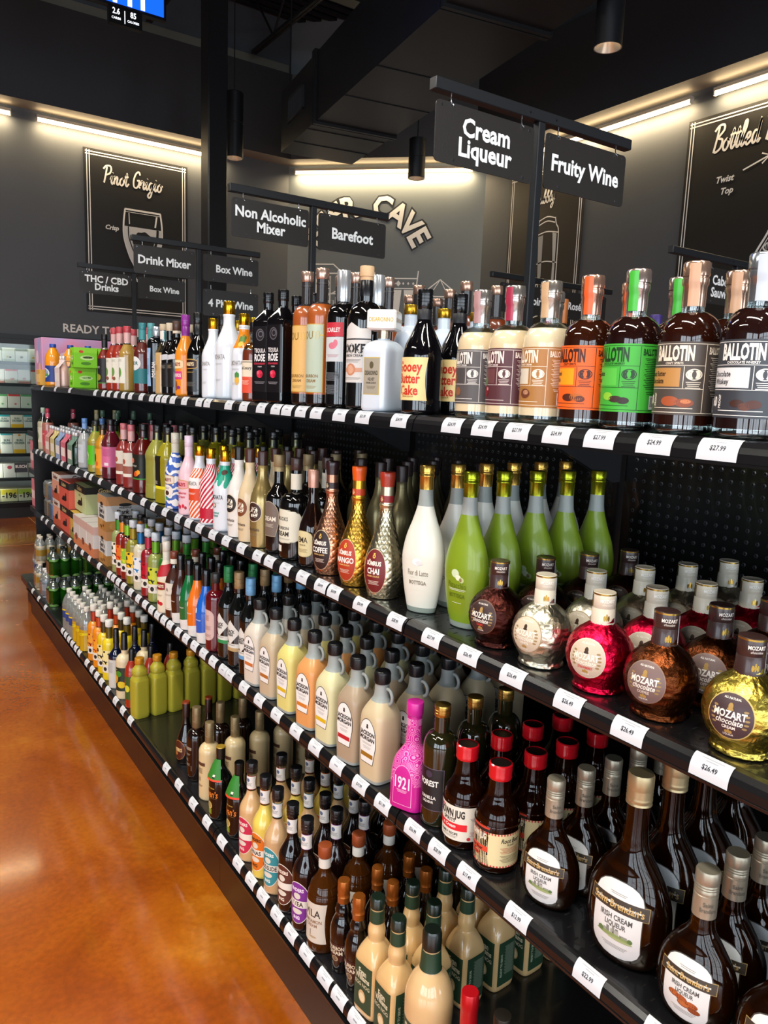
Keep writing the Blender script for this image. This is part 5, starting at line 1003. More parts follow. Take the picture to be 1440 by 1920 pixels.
jugmix('yg2', '#98901c', 304, 46, '#141414', [L(70, 190, 80, '#181812', u0=-30, sh='w', lines=[(88, 40, '#d9d6ca', 0, 5)]), L(58, 70, 200, '#e6dc2a', nm='yellow_band')], band='#e0d83a')
# third shelf: exotic juices with printed necks
def exotic(key, liq, capcol, neck, wave, H=294, foot='#e6e2d6'):
    P = prof(34, 168, 206, 15, 266, 'o')
    W = stripes(wave[0], wave[1], 'waves_'+key, 3, 20, .5, 2.4)
    kind(key, 'mixer_bottle', P, [(H*.70, liquid(liq)), (400, CLEAR)], [capc('cap', 262, H, 18, capcol, .45, 0, 2), ('neck_wrap', mm([(210, 16.4, 16.4, 2), (256, 16.4, 16.4, 2)]), M(neck, .3, .3))],
         [L(78, 150, 206, W, nm='wave_label'), L(40, 78, 206, foot, nm='foot_label', lines=[(66, 30, '#3a3a36', -10, 3), (66, 20, '#2a2a28', 40, 6)], blobs=[(16, 58, 9, 10, '#20201e')]), L(216, 250, 20, None, u0=6, nm='neck_mark', blobs=[(0, 232, 6, 9, '#e9e6da'), (2, 232, 4, 6, neck)])], None, 28)
exotic('ex1', '#8f9e62', '#c6d2dc', '#3f8a2a', ('#e9e9da', '#2a3a22')); exotic('ex2', '#8a1a12', '#17181a', '#e08a2a', ('#e0762a', '#c92a1a'), 288); exotic('ex3', '#7a1a12', '#1a1a1a', '#7fc22a', ('#8fc23a', '#d9d23a'), 286)
exotic('ex4', '#8a8420', '#ccd3da', '#a08a2a', ('#f0c42a', '#2a2a22')); exotic('ex5', '#d2cdb0', '#c6d2dc', '#1f6ea8', ('#e8efee', '#1f7fc0')); exotic('ex6', '#8a0f1f', '#ccd3da', '#b02a44', ('#b8142c', '#7a0c1c')); exotic('ex7', '#8f9a4a', '#c6d2dc', '#6aa82a', ('#c9d23a', '#2a3a1a')); exotic('ex8', '#2a6a1f', '#d0d6da', '#3f9a3a', ('#3a8a2a', '#1f4a18'))
exotic('ey1', '#e08a1c', '#e6e4da', '#b0381c', ('#e8a23a', '#8a1f1a')); exotic('ey2', '#e68a14', '#e9e7dc', '#c24a1c', ('#f0a02a', '#b8401c')); exotic('ey3', '#e2c21a', '#e9e7dc', '#4a3a1a', ('#efe0a0', '#2a2a1a')); exotic('ey4', '#e6cc1e', '#ecebe2', '#6a5a1a', ('#f3e6a0', '#2a2a1a'))
kind('brown', 'liqueur_bottle', prof(36, 138, 214, 14, 246, 's'), [(200, liquid('#3f1c0e')), (400, CLEAR)], [capc('cap', 236, 264, 16, '#7a3c26', .4), neckfoil(216, 237, 15.4, '#e2dccb', .5, 0, 'neck_label')], [L(34, 142, 56, '#e3dccd', tx=[('A', 14, 116, '#4a2a20', {})], lines=[(96, 36, '#8a6a4a', 0, 3), (40, 30, '#8a6a4a', 0, 1)])])
def paint(key, col, capcol='#101012'):
    P = curve_prof([(0, 30), (2, 33), (40, 36), (90, 38), (120, 37), (150, 30), (180, 20), (205, 14.5), (225, 13.5), (246, 13.5)], sub=4)
    kind(key, 'liqueur_bottle', P, [(28, M('#e4e4e0', .3, 0, .3)), (216, M(col, .2, 0, .6)), (400, M('#101012', .3))], [('cap', mm([(208, 14.6, 14.6, 2), (242, 15.6, 15.6, 2), (264, 15.6, 15.6, 2), (266, 14.6, 14.6, 2)]), M(capcol, .25, 0, .3))],
         [L(216, 240, 34, None, nm='neck_print', lines=[(232, 20, '#d8d8d4', 0, 3)]), L(20, 40, 90, '#e4e4e0', nm='foot_band', slope=.16), L(60, 130, 50, None, nm='front_print', blobs=[(-12, 120, 5, 10, '#efefe8')], lines=[(88, 28, '#efefe8', 0, 2)])], None, 32)
paint('pbr', '#3a1a10'); paint('pgr', '#0d6a34'); paint('por', '#e8741a'); paint('pbl', '#1560c8')
kind('cran', 'liqueur_bottle', prof(35, 178, 214, 13, 248, 'o'), [(210, M('#5a0a18', .08, 0, .8)), (400, amber('#7a1a1a', .4))], [capc('cap', 240, 273, 15.5, '#2a2a2a', .45)], [L(40, 148, 58, '#d3b3ac', sh='b', border='#8a5a5a', bw=1.2, lines=[(128, 22, '#8a3a3a', 0, 8), (90, 38, '#8a5a5a', 0, 6), (60, 38, '#8a5a5a', 0, 4)])])
def black(key, capcol, band):
    kind(key, 'rum_bottle', prof(36, 176, 250, 14, 292, 's'), darkglass('#0a0c0a'), [capc('cap', 262, 317, 16.2, capcol, .4, .15, 2)], [L(78, 160, 70, '#dcdcd6', sh='d', border='#1c1c1a', bw=1.5, tx=[('BLACK', 10, 122, '#22221f', dict(mw=36, b=.04)), ('IRISH', 8, 111, '#22221f', dict(mw=30, b=.04))]), L(68, 82, 74, '#d9d9d2', nm='lower_label', lines=[(78, 40, '#4a4a44', 0, 2)]), L(56, 68, 230, band, nm='colour_band')], None, 32)
black('bkg', '#1f7a44', '#2a8a4c'); black('bkt', '#9a8058', '#b89a6a'); black('bkb', '#6fa6cf', '#5f9ccc')
# square frosted jugs
def frostjug(key, liq, foot):
    P = curve_prof([(0, 33, 33, 4), (1.5, 37, 37, 4.2), (8, 38.5, 38.5, 4.4), (90, 40.5, 40.5, 4.4), (150, 40.5, 40.5, 4), (172, 37, 37, 3.2), (192, 27, 27, 2.4), (205, 20, 20, 2), (222, 17.5, 17.5, 2), (246, 16.5, 16.5, 2)], sub=5)
    grey = M('#979e9b', .36)
    def extra(root, S):
        b = MB(); b.tube(crv([(0, -.019, .228), (0, -.030, .226), (0, -.0375, .214), (0, -.036, .200), (0, -.028, .193)], 5), .0042, M('#9aa09d', .35), 10); b.obj('handle', root)
        b = MB(); b.loft(mm([(238, 18.5, 18.5, 2), (240, 19.6, 19.6, 2), (264, 19.2, 19.2, 2), (266, 18.6, 18.6, 2), (268.5, 16.5, 16.5, 2)]), M('#121214', .32), 32)
        for k in range(40): a = 2*pi*k/40; b.box(.0193-.0003, .0201, -.0006, .0006, .242, .262, M('#121214', .32), T=lambda x, y, z, a=a: (x*cos(a)-y*sin(a), x*sin(a)+y*cos(a), z))
        b.obj('cap', root)
    kind(key, 'liqueur_bottle', P, [(9, grey), (196, M(liq, .34, 0, .2)), (400, grey)], [], [L(48, 156, 57, '#e9e9e6', sh='j', border='#1f1f1f', bw=1.6, tx=[('JACKSON', 9.5, 122, '#141414', dict(sx=.85, b=.04, mw=53)), ('MORGAN', 9.5, 109, '#141414', dict(sx=.9, b=.04, mw=52))], blobs=[(0, 141, 3, 3.4, '#141414'), (0, 136.5, 3.6, 3, '#141414')], bars=[(-22, 22, 62, 73, foot)], lines=[(97, 34, '#8a8a86', 0, 2), (88, 30, '#a5a5a0', 0, 3)])], extra, 44)
frostjug('j1', '#d6cebf', '#c9743a'); frostjug('j2', '#c2b093', '#b06a2a'); frostjug('j3', '#dbd27e', '#d8b41c'); frostjug('j4', '#dc9a5c', '#cf7a2a'); frostjug('j5', '#d6d2a4', '#d8b21c'); frostjug('j6', '#a8957d', '#b8202c'); frostjug('j7', '#cab996', '#9a6a1c')
PAIS = None
def paisley():
    mt, nt, b, N = nodes('pink_paisley'); b.inputs['Roughness'].default_value = .25; tc = N('ShaderNodeTexCoord'); v = N('ShaderNodeTexVoronoi'); v.inputs['Scale'].default_value = 55; nt.links.new(tc.outputs['Object'], v.inputs['Vector'])
    m = N('ShaderNodeMath', operation='MULTIPLY'); m.inputs[1].default_value = 7; nt.links.new(v.outputs['Distance'], m.inputs[0]); f = N('ShaderNodeMath', operation='FRACT'); nt.links.new(m.outputs[0], f.inputs[0]); g = N('ShaderNodeMath', operation='GREATER_THAN'); g.inputs[1].default_value = .62; nt.links.new(f.outputs[0], g.inputs[0])
    mx = N('ShaderNodeMix', data_type='RGBA'); nt.links.new(g.outputs[0], mx.inputs['Factor']); mx.inputs['A'].default_value = rgb('#c81f8e'); mx.inputs['B'].default_value = rgb('#e987c4'); nt.links.new(mx.outputs['Result'], b.inputs['Base Color']); return mt
kind('pink', 'tequila_bottle', curve_prof([(0, 36, 36, 4), (2, 41, 41, 4), (30, 42, 42, 3.6), (80, 42, 42, 3.2), (110, 38, 38, 2.6), (128, 28, 28, 2.2), (142, 19.5, 19.5, 2), (160, 17.5, 17.5, 2), (215, 17, 17, 2)], sub=5), [(62, M('#c41c8c', .25, 0, .3)), (205, paisley()), (400, M('#c41c8c', .25, 0, .3))], [capc('stopper', 213, 242, 19, '#cc2a98', .3)],
     [L(14, 104, 46, '#c41c8c', sh='a', border='#f0a8d6', bw=1.4, tx=[('1921', 26, 66, '#f4dcee', dict(sx=.62, b=.02, mw=38))], lines=[(48, 28, '#f0c8e4', 0, 3)]), L(180, 210, 60, None, nm='neck_print', lines=[(204, 20, '#f0b8dc', -8, 6), (204, 14, '#f0b8dc', 26, 6)])], None, 40)
kind('forest', 'wine_bottle', prof(38, 168, 206, 16.5, 244, 'o'), [(400, M('#1e1d0c', .05, 0, .8))], [capc('cap', 240, 265, 17.8, '#b8934a', .25, .9, 2)], [L(40, 132, 66, '#121014', border='#6a5a72', bw=1.2, tx=[('FOREST', 12, 100, '#f0eee8', dict(sx=.75, b=.03, mw=56)), ('VANILLA', 7, 68, '#f0eee8', dict(mw=44)), ('LIQUEUR', 5, 58, '#f0eee8', {})], blobs=[(0, 120, 8, 8, '#3a2f44')])], None, 40)
def jug(key, labs):
    P = curve_prof([(0, 36), (2, 41), (8, 43), (60, 43.8), (96, 43.8), (118, 40), (134, 31), (142, 27.5), (150, 24.5), (170, 21.5), (192, 20)], sub=5)
    def extra(root, S):
        b = MB(); b.loft(mm([(182, 22, 22, 2), (186, 23.5, 23.5, 2), (190, 22.5, 22.5, 2), (206, 23.5, 23.5, 2), (211, 23, 23, 2), (213, 20.5, 20.5, 2)]), M('#c4121f', .22, 0, .4), 32, capt=False); b.loft(mm([(208, 20.7, 20.7, 2), (210.5, 20.6, 20.6, 2)]), M('#15110f', .35), 28); b.obj('cap', root)
        b = MB(); [b.tube([(.0443*cos(a)-.0, .0443*sin(a), .098+.001*math.sin(5*a)) for a in [2*pi*i/32 for i in range(32)]], .0014, amber('#2c1207', .2), 6, True)]; b.obj('shoulder_bead', root)
    kind(key, 'liqueur_jug', P, amber('#4a1c06', .9), [('liquid', mm([(4, 38, 38, 2), (10, 40.5, 40.5, 2), (92, 41.3, 41.3, 2), (112, 38, 38, 2), (126, 31, 31, 2)]), M('#0a0403', .3))], labs, extra, 44)
jug('jug1', [L(20, 94, 130, '#dfdccf', tx=[('BROWN JUG', 15, 78, '#22201e', dict(sx=.55, b=.04, mw=70, u=-8)), ('SPIRITS', 7, 64, '#22201e', dict(mw=36, u=-8)), ('n Cream', 7, 51, '#fbf3ee', dict(sh=.25, u=-8, mw=44)), ('FAMILY RECIPE', 5, 34, '#22201e', dict(mw=44, u=-8))], bars=[(-44, 32, 42, 57, '#d8202c'), (-40, -20, 86, 90, '#c8606a')], blobs=[(36, 26, 4, 4, '#c8303a')], lines=[(28, 40, '#7a766c', -8, 2), (70, 24, '#7a766c', 50, 3), (40, 24, '#c8606a', 50, 4)])])
jug('jug2', [L(16, 86, 150, '#e3d3a2', u0=16, tx=[('Root Beer', 9, 72, '#2f2a22', dict(sh=.3, u=34, mw=42)), ('FLOAT', 4, 63, '#2f2a22', dict(u=34))], bars=[(-60+k*6, -57+k*6, 82.5, 86, '#c8323a') for k in range(22)]+[(-60+k*6, -57+k*6, 16, 19.5, '#c8323a') for k in range(22)], lines=[(56, 44, '#b8563a', 34, 5), (40, 44, '#6a5a3a', 34, 6)]), L(16, 98, 62, '#1d1715', u0=-24, nm='dark_label', sh='w', tx=[('BROWN JUG', 12, 76, '#e9e2d2', dict(sx=.5, b=.04, mw=46)), ('Root Beer', 7, 49, '#2a1412', dict(sh=.2, mw=34)), ('FLOAT', 5, 36, '#2a1412', {})], bars=[(-30, 30, 92, 97, '#c8402c'), (-14, 28, 44, 55, '#d6482f'), (-24, 8, 32, 41, '#d6482f')], blobs=[(-14, 62, 8, 9, '#a8826a')], lines=[(26, 36, '#8a8276', 0, 2)])])
# flattened brown flasks
def flask(key, R, H, nm_lab, art, capcol='#a8a08c', sleeve=True):
    s = H/243; hb = 150*s
    P = curve_prof([(0, R*.55), (2*s, R*.66), (12*s, R*.82), (40*s, R*.98), (62*s, R), (88*s, R*.95), (112*s, R*.78), (130*s, R*.56), (146*s, R*.36), (160*s, R*.29), (185*s, R*.255), (226*s, R*.25)], q=.62, sub=5)
    P = [(z, a, (c if z < 120*s else c+(a-c)*min(1, (z-120*s)/(40*s))), n) for z, a, c, n in P]
    rc = R*.29
    kind(key, 'liqueur_bottle', P, amber('#4f2505', .92), [('liquid', mm([(z, a*.93, c*.93, n) for z, a, c, n in P if 4*s < z < 128*s]), M('#0a0402', .25)), ('cap', mm([((172 if sleeve else 205)*s, rc, rc, 2), (206*s, rc, rc, 2), (207*s, rc-.8, rc-.8, 2), (209*s, rc-.8, rc-.8, 2), (210*s, rc, rc, 2)]+[(z*s, rc-(.9 if i % 2 else 0), rc-(.9 if i % 2 else 0), 2) for i, z in enumerate((213, 215, 217, 219, 221, 223, 225))]+[(240*s, rc, rc, 2), (243*s, rc-1.5, rc-1.5, 2)]), M(capcol, .35, .55))],
         [L(14*s, 112*s, R*1.16, '#dfe1e0', sh='b', border='#3c3a36', bw=1.4, tx=[('IRISH CREAM', 6.5*s, 68*s, '#4a4a48', dict(mw=R*.86, sx=.75)), ('LIQUEUR', 6*s, 59*s, '#4a4a48', dict(mw=R*.6, sx=.75))], blobs=[(a*R, z*s, c*R, d*s, e) for a, z, c, d, e in art], bars=[(a*R, c*R, z0*s, z1*s, e) for a, c, z0, z1, e in (castle_walls if art is castle else [])], lines=[(98*s, R*.4, '#9a9a96', 0, 2), (31*s, R*.62, '#8a8a86', 0, 3)]),
          L(76*s, 92*s, R*1.42, '#3d352b', nm='name_banner', border='#b59a5c', bw=.8, tx=[('Saint Brendan’s', 8.5*s, 84*s, '#c9a86a', dict(mw=R*1.28, sx=.85))]),
          ], (lambda root, S: build_label(root, Surf([(170*s, rc+.1, rc+.1, 2), (240*s, rc+.1, rc+.1, 2)]), L(176*s, 204*s, 34, None, nm='cap_print', u0=12, tx=[('Saint', 6*s, 195*s, '#6d675a', {}), ('Brendans', 6*s, 186*s, '#6d675a', dict(mw=24))]))) if sleeve else None, 44)
castle = [(-.02, 43.5, .42, 3, '#8a9c62'), (.12, 41, .3, 2.2, '#a3b07a'), (-.34, 46, .07, 3.4, '#5f7a4a'), (.36, 45, .06, 3, '#5f7a4a')]
castle_walls = [(-.28, -.12, 45, 50, '#9a9c94'), (-.2, -.13, 45, 54, '#7d8078'), (-.1, .1, 45, 52, '#a9aaa2'), (-.06, .0, 45, 56, '#8b8d85'), (.02, .09, 52, 54, '#6d7068'), (.12, .3, 44.5, 48.5, '#95978f'), (-.04, -.02, 46, 49, '#3d3f3a'), (.14, .16, 45, 47, '#4a4c46')]
nuts = [(-.26, 51, .15, 5, '#7d3819'), (-.26, 51.6, .13, 4, '#b5602e'), (-.06, 49, .15, 5.4, '#7d3819'), (-.06, 49.6, .13, 4.4, '#a8542a'), (.0, 42, .16, 5, '#7d3819'), (.0, 42.6, .14, 4, '#bb6a36'), (.2, 46, .15, 5, '#7d3819'), (.2, 46.6, .13, 4, '#b05a2c'), (.26, 38, .15, 4.6, '#7d3819'), (.26, 38.5, .13, 3.7, '#a04e26')]
flask('sb', 57, 243, '', castle); flask('sbig', 72, 328, '', castle, '#b8a67c', False); flask('snut', 60, 245, '', nuts)
# bottom shelf
def pet(key, low, labcol, band):
    P = curve_prof([(0, 34), (3, 40), (10, 41), (60, 40.5), (120, 41), (150, 40), (178, 32), (200, 20), (210, 14), (222, 13)], sub=4)
    kind(key, 'soda_bottle', P, [(118 if low else 30, M(low, .2, 0, .6) if low else PET), (400, PET)], [capc('cap', 212, 236, 15.5, '#e2e0d4', .5, 0, 2)], [L(70, 124, 262, labcol, nm='wrap_label', bars=[(-130, 130, 112, 121, band)], lines=[(100, 50, '#d9d9d2', -20, 3)])] if labcol else [L(84, 98, 150, '#e6cf1c', nm='wrap_label', slope=.1, lines=[(92, 60, '#3a3210', 0, 2)])], None, 24)
pet('ton', None, '#26438a', '#e2c41c'); pet('lem', '#c8a018', None, None)
kind('navy', 'liqueur_bottle', prof(36, 150, 196, 13, 250, 's'), [(140, M('#d4d2c8', .3, 0, .3)), (400, darkglass('#0e1430'))], [('cap', mm([(214, 14, 14, 2), (280, 12.5, 12.5, 2), (283, 11.5, 11.5, 2)]), M('#0d0d10', .3, 0, .3))], [L(36, 136, 70, '#d3d3cc', lines=[(126, 44, '#8a8a92', 0, 20)])], None, 28)
kind('crm', 'liqueur_bottle', prof(38, 170, 206, 14, 254, 'o'), M('#dfcfa8', .28, 0, .4), [('cap', mm([(226, 15, 15, 2), (300, 13.5, 13.5, 2), (304, 12.5, 12.5, 2)]), M('#0d0d10', .3, 0, .3))], [L(40, 150, 236, '#1d2a18', blobs=[(-20, 100, 24, 30, '#d9a02a'), (-30, 80, 14, 14, '#b8401c'), (6, 120, 16, 14, '#3f8a2a'), (20, 70, 20, 16, '#e2c42a')], lines=[(140, 40, '#e2d6a0', -20, 2)])], None, 28)
kind('hot', 'sauce_bottle', curve_prof([(0, 26), (2, 30), (100, 31), (150, 32), (176, 29), (196, 22), (214, 14), (224, 13)], sub=4), [(400, liquid('#a02a12'))], [('cap', mm([(214, 14, 14, 2), (262, 12.5, 12.5, 2), (266, 11, 11, 2)]), M('#121214', .3))], [L(40, 146, 190, '#3f5a22', blobs=[(-18, 110, 18, 20, '#c8321c'), (-30, 76, 16, 16, '#e2a02a'), (6, 90, 14, 16, '#d9d23a')])], None, 28)
kind('ade', 'juice_bottle', curve_prof([(0, 30, 30, 4.5), (2, 32, 32, 4.5), (10, 33.5, 33.5, 5), (150, 33.5, 33.5, 5), (172, 32, 32, 3.6), (186, 28, 28, 2.8), (196, 30, 30, 2.6), (212, 29, 29, 2.4), (226, 21, 21, 2), (234, 17, 17, 2), (246, 16, 16, 2)], sub=5), amber('#d6cc44', .4), [capc('cap', 238, 264, 19, '#c98a1c', .35, .2, 2)], [L(40, 150, 36, '#2a2a1c', u0=-46, blobs=[(0, 120, 12, 16, '#b83a5a'), (0, 80, 13, 20, '#7a9a2a')], nm='side_label')], None, 36)
kind('kah', 'liqueur_bottle', prof(38, 70, 168, 13, 208, 's'), darkglass('#120806'), [('cap', mm([(180, 14, 14, 2), (236, 14.5, 14.5, 2), (239, 13.5, 13.5, 2)]), M('#2a120c', .3)), ('cap_top', mm([(233, 15, 15, 2), (239.5, 14, 14, 2)]), M('#8a3a1c', .3))], [L(20, 92, 60, '#4a1c0a', sh='o', border='#a8642a', bw=2, tx=[('NERS', 13, 58, '#e9c88a', dict(b=.03))], blobs=[(-14, 42, 14, 8, '#b06a2a')])])
TANF = dict(rough=.4, m=.4)
kind('tanf', 'liqueur_bottle', prof(36, 152, 190, 14, 250, 'o'), darkglass('#160a07'), [capc('foil_cap', 196, 273, 16, '#8a7756', .4, .5, 2)], [L(36, 136, 46, None, u0=-4, nm='front_print', lines=[(104, 30, '#a89a86', 2, 3), (84, 22, '#a89a86', -4, 4), (66, 26, '#a89a86', 2, 4)], bars=[(-22, 22, 118, 130, '#8f8272'), (20, 22, 40, 60, '#8f8272'), (-22, -20, 100, 130, '#8f8272')])])
kind('crf', 'liqueur_bottle', prof(37, 168, 200, 14, 252, 'o'), M('#dac394', .25, 0, .5), [capc('foil_cap', 204, 276, 16, '#94815c', .4, .5, 2)], [L(36, 146, 50, None, u0=-4, nm='front_print', lines=[(118, 26, '#5a3826', 2, 8), (84, 22, '#5a3826', -4, 6), (56, 26, '#5a3826', 2, 3)], bars=[(-24, 24, 128, 140, '#5a3826')], border=None)])
def necktag(root, S):
    b = MB(); v = []
    for k in range(13):
        a = -.95+1.9*k/12
        for r_, z in ((.0165, .206), (.030, .178), (.042, .146), (.0432, .140)): v.append((-r_*cos(a), -r_*sin(a)*1.0, z))
    b.add(v, [(k*4+j, (k+1)*4+j, (k+1)*4+j+1, k*4+j+1) for k in range(12) for j in range(2)], M('#2c7a26', .5)); b.add(v, [(k*4+2, (k+1)*4+2, (k+1)*4+3, k*4+3) for k in range(12)], M('#f0452a', .5))
    def T(x, y, d):
        t = (y-.146)/(.206-.146); r_ = .042+(.0165-.042)*t+.0008; a = x/r_; return (-r_*cos(a), -r_*sin(a), y)
    b.text('E', .013, T, M('#e6efdc', .5), -.004, .184, bold=.03, d=0); b.add([T(x, y, 0) for x, y in ((.008, .150), (.017, .150), (.017, .166), (.0145, .172), (.0145, .18), (.0105, .18), (.0105, .172), (.008, .166))], [tuple(range(8))], M('#16140f', .4)); b.add([tuple(c*1.01 for c in T(x, y, 0)) for x, y in ((.008, .153), (.017, .153), (.017, .160), (.008, .160))], [(0, 1, 2, 3)], M('#d9d6c6', .4)); b.obj('neck_tag', root)
def ryan(key, tagged, capcol, top):
    kind(key, 'liqueur_bottle', prof(39, 128, 188, 14, 226, 's'), darkglass('#0b0a08'), [('cap', mm([(206, 15, 15, 2), (244, 15.6, 15.6, 2), (246, 14, 14, 2)]), M(capcol, .3, 0, .2)), ('cap_top', mm([(244, 15.7, 15.7, 2), (247, 14.5, 14.5, 2)]), M(top, .3, .4))], [L(26, 122, 60, None, nm='front_print', tx=[('Ryan’s', 22, 92, '#d9782a', dict(sx=.7, b=.02, mw=56, sh=.15)), ('IRISH CREAM', 4, 112, '#c9a24a', dict(mw=32))], blobs=[(-6, 50, 12, 13, '#c9b36a'), (-6, 50, 9, 10, '#a89048')], bars=[(-14, 4, 20, 38, '#7a8a2a')], lines=[(76, 46, '#8a6a3a', 0, 1)])], necktag if tagged else None)
ryan('ry1', True, '#16130d', '#c9a23a'); ryan('ry2', True, '#0c0c0c', '#0c0c0c')
def chill(key, liq, lab, txt, word, dark=False, neckc='#e4e2de'):
    P = prof(37, 158, 220, 15, 290, 's')
    kind(key, 'liqueur_bottle', P, darkglass(liq) if dark else [(222, liquid(liq)), (400, CLEAR)], [capc('cap', 276, 310, 17.5, '#0f0f12', .3, 0, 2)],
         [L(26, 142, 74, lab, sh='o', border='#e9e4da', bw=2, tx=[('ENDERS', 9, 122, txt, dict(mw=40, b=.04)), (word, 12, 82, '#3a2a22', dict(mw=58, b=.03)), ('ING', 9, 42, txt, dict(mw=30, b=.04))], bars=[(-35, 35, 72, 92, '#e6e0d4')], blobs=[(0, 104, 11, 9, '#d9d2c4'), (0, 60, 16, 8, '#d9d2c4')]),
          L(228, 268, 54, neckc, nm='neck_label', sh='w', blobs=[(0, 256, 6, 6, '#5a6a8a')], lines=[(246, 26, '#6a6a72', 0, 4)], border=lab, bw=1.2)], None, 36)
chill('ch1', '#cfa878', '#c4284a', '#f3dcd6', ''); chill('ch2', '#dfc85a', '#d9701a', '#3a2414', 'ANAS'); chill('ch3', '#c9a274', '#2f8a94', '#e6efe9', 'MUDSLIDE'); chill('ch4', '#120907', '#5a2a1c', '#efe0cf', '', True); chill('ch5', '#160908', '#7a2f8f', '#f0e0f2', 'TTEA', True)
kind('vila', 'liqueur_bottle', curve_prof([(0, 36), (2, 41), (10, 43), (130, 43), (150, 42), (156, 40), (158, 41), (170, 37), (176, 34.5), (178, 35), (190, 27), (204, 18), (214, 15.5), (240, 15), (252, 15)], sub=4), amber('#4a2608', .35), [('liquid', mm([(4, 38, 38, 2), (12, 40.5, 40.5, 2), (140, 40.5, 40.5, 2), (172, 33, 33, 2)]), M('#2a1405', .3)), capc('stopper', 250, 281, 18, '#9a4a26', .4, .2), ('neck_label', mm([(222, 16, 16, 2), (248, 16, 16, 2)]), M('#dad6cc', .5))],
     [L(30, 140, 84, '#cfc6b8', sh='w', tx=[('VILA', 20, 112, '#2a1f18', dict(sx=.85, b=.01, mw=60)), ('CINNAMON', 9, 90, '#8a6a52', dict(mw=58)), ('CREAM', 8, 78, '#8a6a52', dict(mw=38))], bars=[(-4, -2, 50, 66, '#3a2a1f')], blobs=[(4, 46, 12, 3, '#b09a7a')]), L(222, 248, 40, None, nm='neck_print', tx=[('OLA', 6, 240, '#3a2f26', {})], lines=[(232, 16, '#6a5f52', 0, 2)])], None, 40)
kind('bour', 'whiskey_bottle', curve_prof([(0, 22), (2, 25), (30, 26.5), (80, 30.5), (104, 31.5), (120, 30), (134, 26), (146, 21), (154, 19.5), (162, 20.5), (172, 18), (184, 14.5), (200, 14), (212, 14)], sub=4), darkglass('#0e0706'), [('foil_cap', mm([(176, 14.8, 14.8, 2), (196, 15.2, 15.2, 2), (198, 16, 16, 2), (200, 15.2, 15.2, 2), (210, 15.2, 15.2, 2), (212, 16, 16, 2), (236, 15.8, 15.8, 2), (240, 14, 14, 2)]), M('#a85f22', .32, .6))],
     [L(36, 84, 70, '#3a1712', nm='front_label', r=.25, tx=[('BOURBON', 10, 72, '#d9cbb0', dict(mw=50, b=.03)), ('CREAM', 10, 59, '#d9cbb0', dict(mw=42, b=.03))], blobs=[(0, 42, 9, 8, '#a89270'), (0, 42, 6.5, 6, '#5a3a2a')])], None, 40)
def nog(key, liq, H=288, R=42):
    P = curve_prof([(0, 33, 33, 4), (2, 37, 37, 4.5), (10, 38, 38, 5), (120, 38, 38, 5), (146, 36, 36, 4), (166, 29, 29, 2.8), (180, 21.5, 21.5, 2), (186, 19.5, 19.5, 2), (205, 20.5, 20.5, 2), (225, 17, 17, 2), (262, 16, 16, 2)], sub=5)
    kind(key, 'eggnog_bottle', P, liquid(liq), [('cap', mm([(262, 17.5, 17.5, 2), (284, 17.5, 17.5, 2), (288, 15, 15, 2)]), M('#16241b', .3, 0, .3)), ('neck_label', mm([(228, 18, 18, 2), (258, 17.4, 17.4, 2)]), M('#1e3a26', .45))],
         [L(16, 132, 60, '#24402b', tx=[('Evan', 14, 112, '#d9d2b4', dict(sx=.7, b=.03, mw=40)), ('Williams', 13, 98, '#d9d2b4', dict(sx=.7, b=.03, mw=54)), ('EGG NOG', 9, 80, '#c9c2a4', dict(mw=50))], blobs=[(0, 50, 12, 16, '#c9a878'), (0, 48, 9, 11, '#e2cfa6')]), L(16, 132, 60, '#24402b', nm='side_label', u0=72, tx=[('READY TO SERVE', 6, 70, '#b9c2a4', dict(rot=pi/2, mw=80, u=-20))], lines=[(118, 34, '#8a9a84', 6, 30)]), L(230, 256, 40, None, nm='neck_print', u0=-2, tx=[('Evan', 6, 252, '#d9d2b4', dict(b=.03)), ('Williams', 6, 245, '#d9d2b4', dict(b=.03, mw=24)), ('EGG NOG', 5, 236, '#d9d2b4', dict(mw=26))])], None, 44)
nog('nog', '#d8b47c')
kind('nogr', 'eggnog_bottle', curve_prof([(0, 42), (3, 48), (20, 50), (110, 50), (150, 51.5), (190, 50), (222, 39), (240, 26), (250, 21), (270, 19.5), (292, 19)], sub=5), liquid('#d6b382'), [('cap', mm([(292, 20.5, 20.5, 2), (326, 20.5, 20.5, 2), (333, 17, 17, 2)]), M('#111a15', .3, 0, .3)), ('neck_label', mm([(246, 24, 24, 2), (252, 22.5, 22.5, 2), (288, 20.6, 20.6, 2)]), M('#1e3a26', .45))], [L(20, 140, 130, '#24402b', tx=[('Evan', 16, 122, '#d9d2b4', dict(b=.03)), ('Williams', 16, 104, '#d9d2b4', dict(mw=80, b=.03))]), L(252, 288, 50, None, nm='neck_print', tx=[('Evan', 9, 281, '#d9d2b4', dict(b=.03)), ('Williams', 9, 270, '#d9d2b4', dict(b=.03, mw=38)), ('EGG NOG', 7, 258, '#d9d2b4', dict(mw=38))])], None, 44)
kind('yule', 'eggnog_bottle', prof(44, 150, 214, 16, 262, 's'), M('#d8d2cc', .25, 0, .4), [('cap', mm([(214, 17, 17, 2), (252, 17.4, 17.4, 2), (254, 18, 18, 2), (284, 17.6, 17.6, 2), (287, 16, 16, 2)]), M('#b8121c', .3, .25))], [L(216, 250, 46, None, nm='cap_print', tx=[('Yule', 13, 236, '#f0e6dc', dict(sh=.3, mw=28)), ('NOG', 7, 223, '#f0e6dc', {})]), L(40, 140, 80, '#a8202c')])
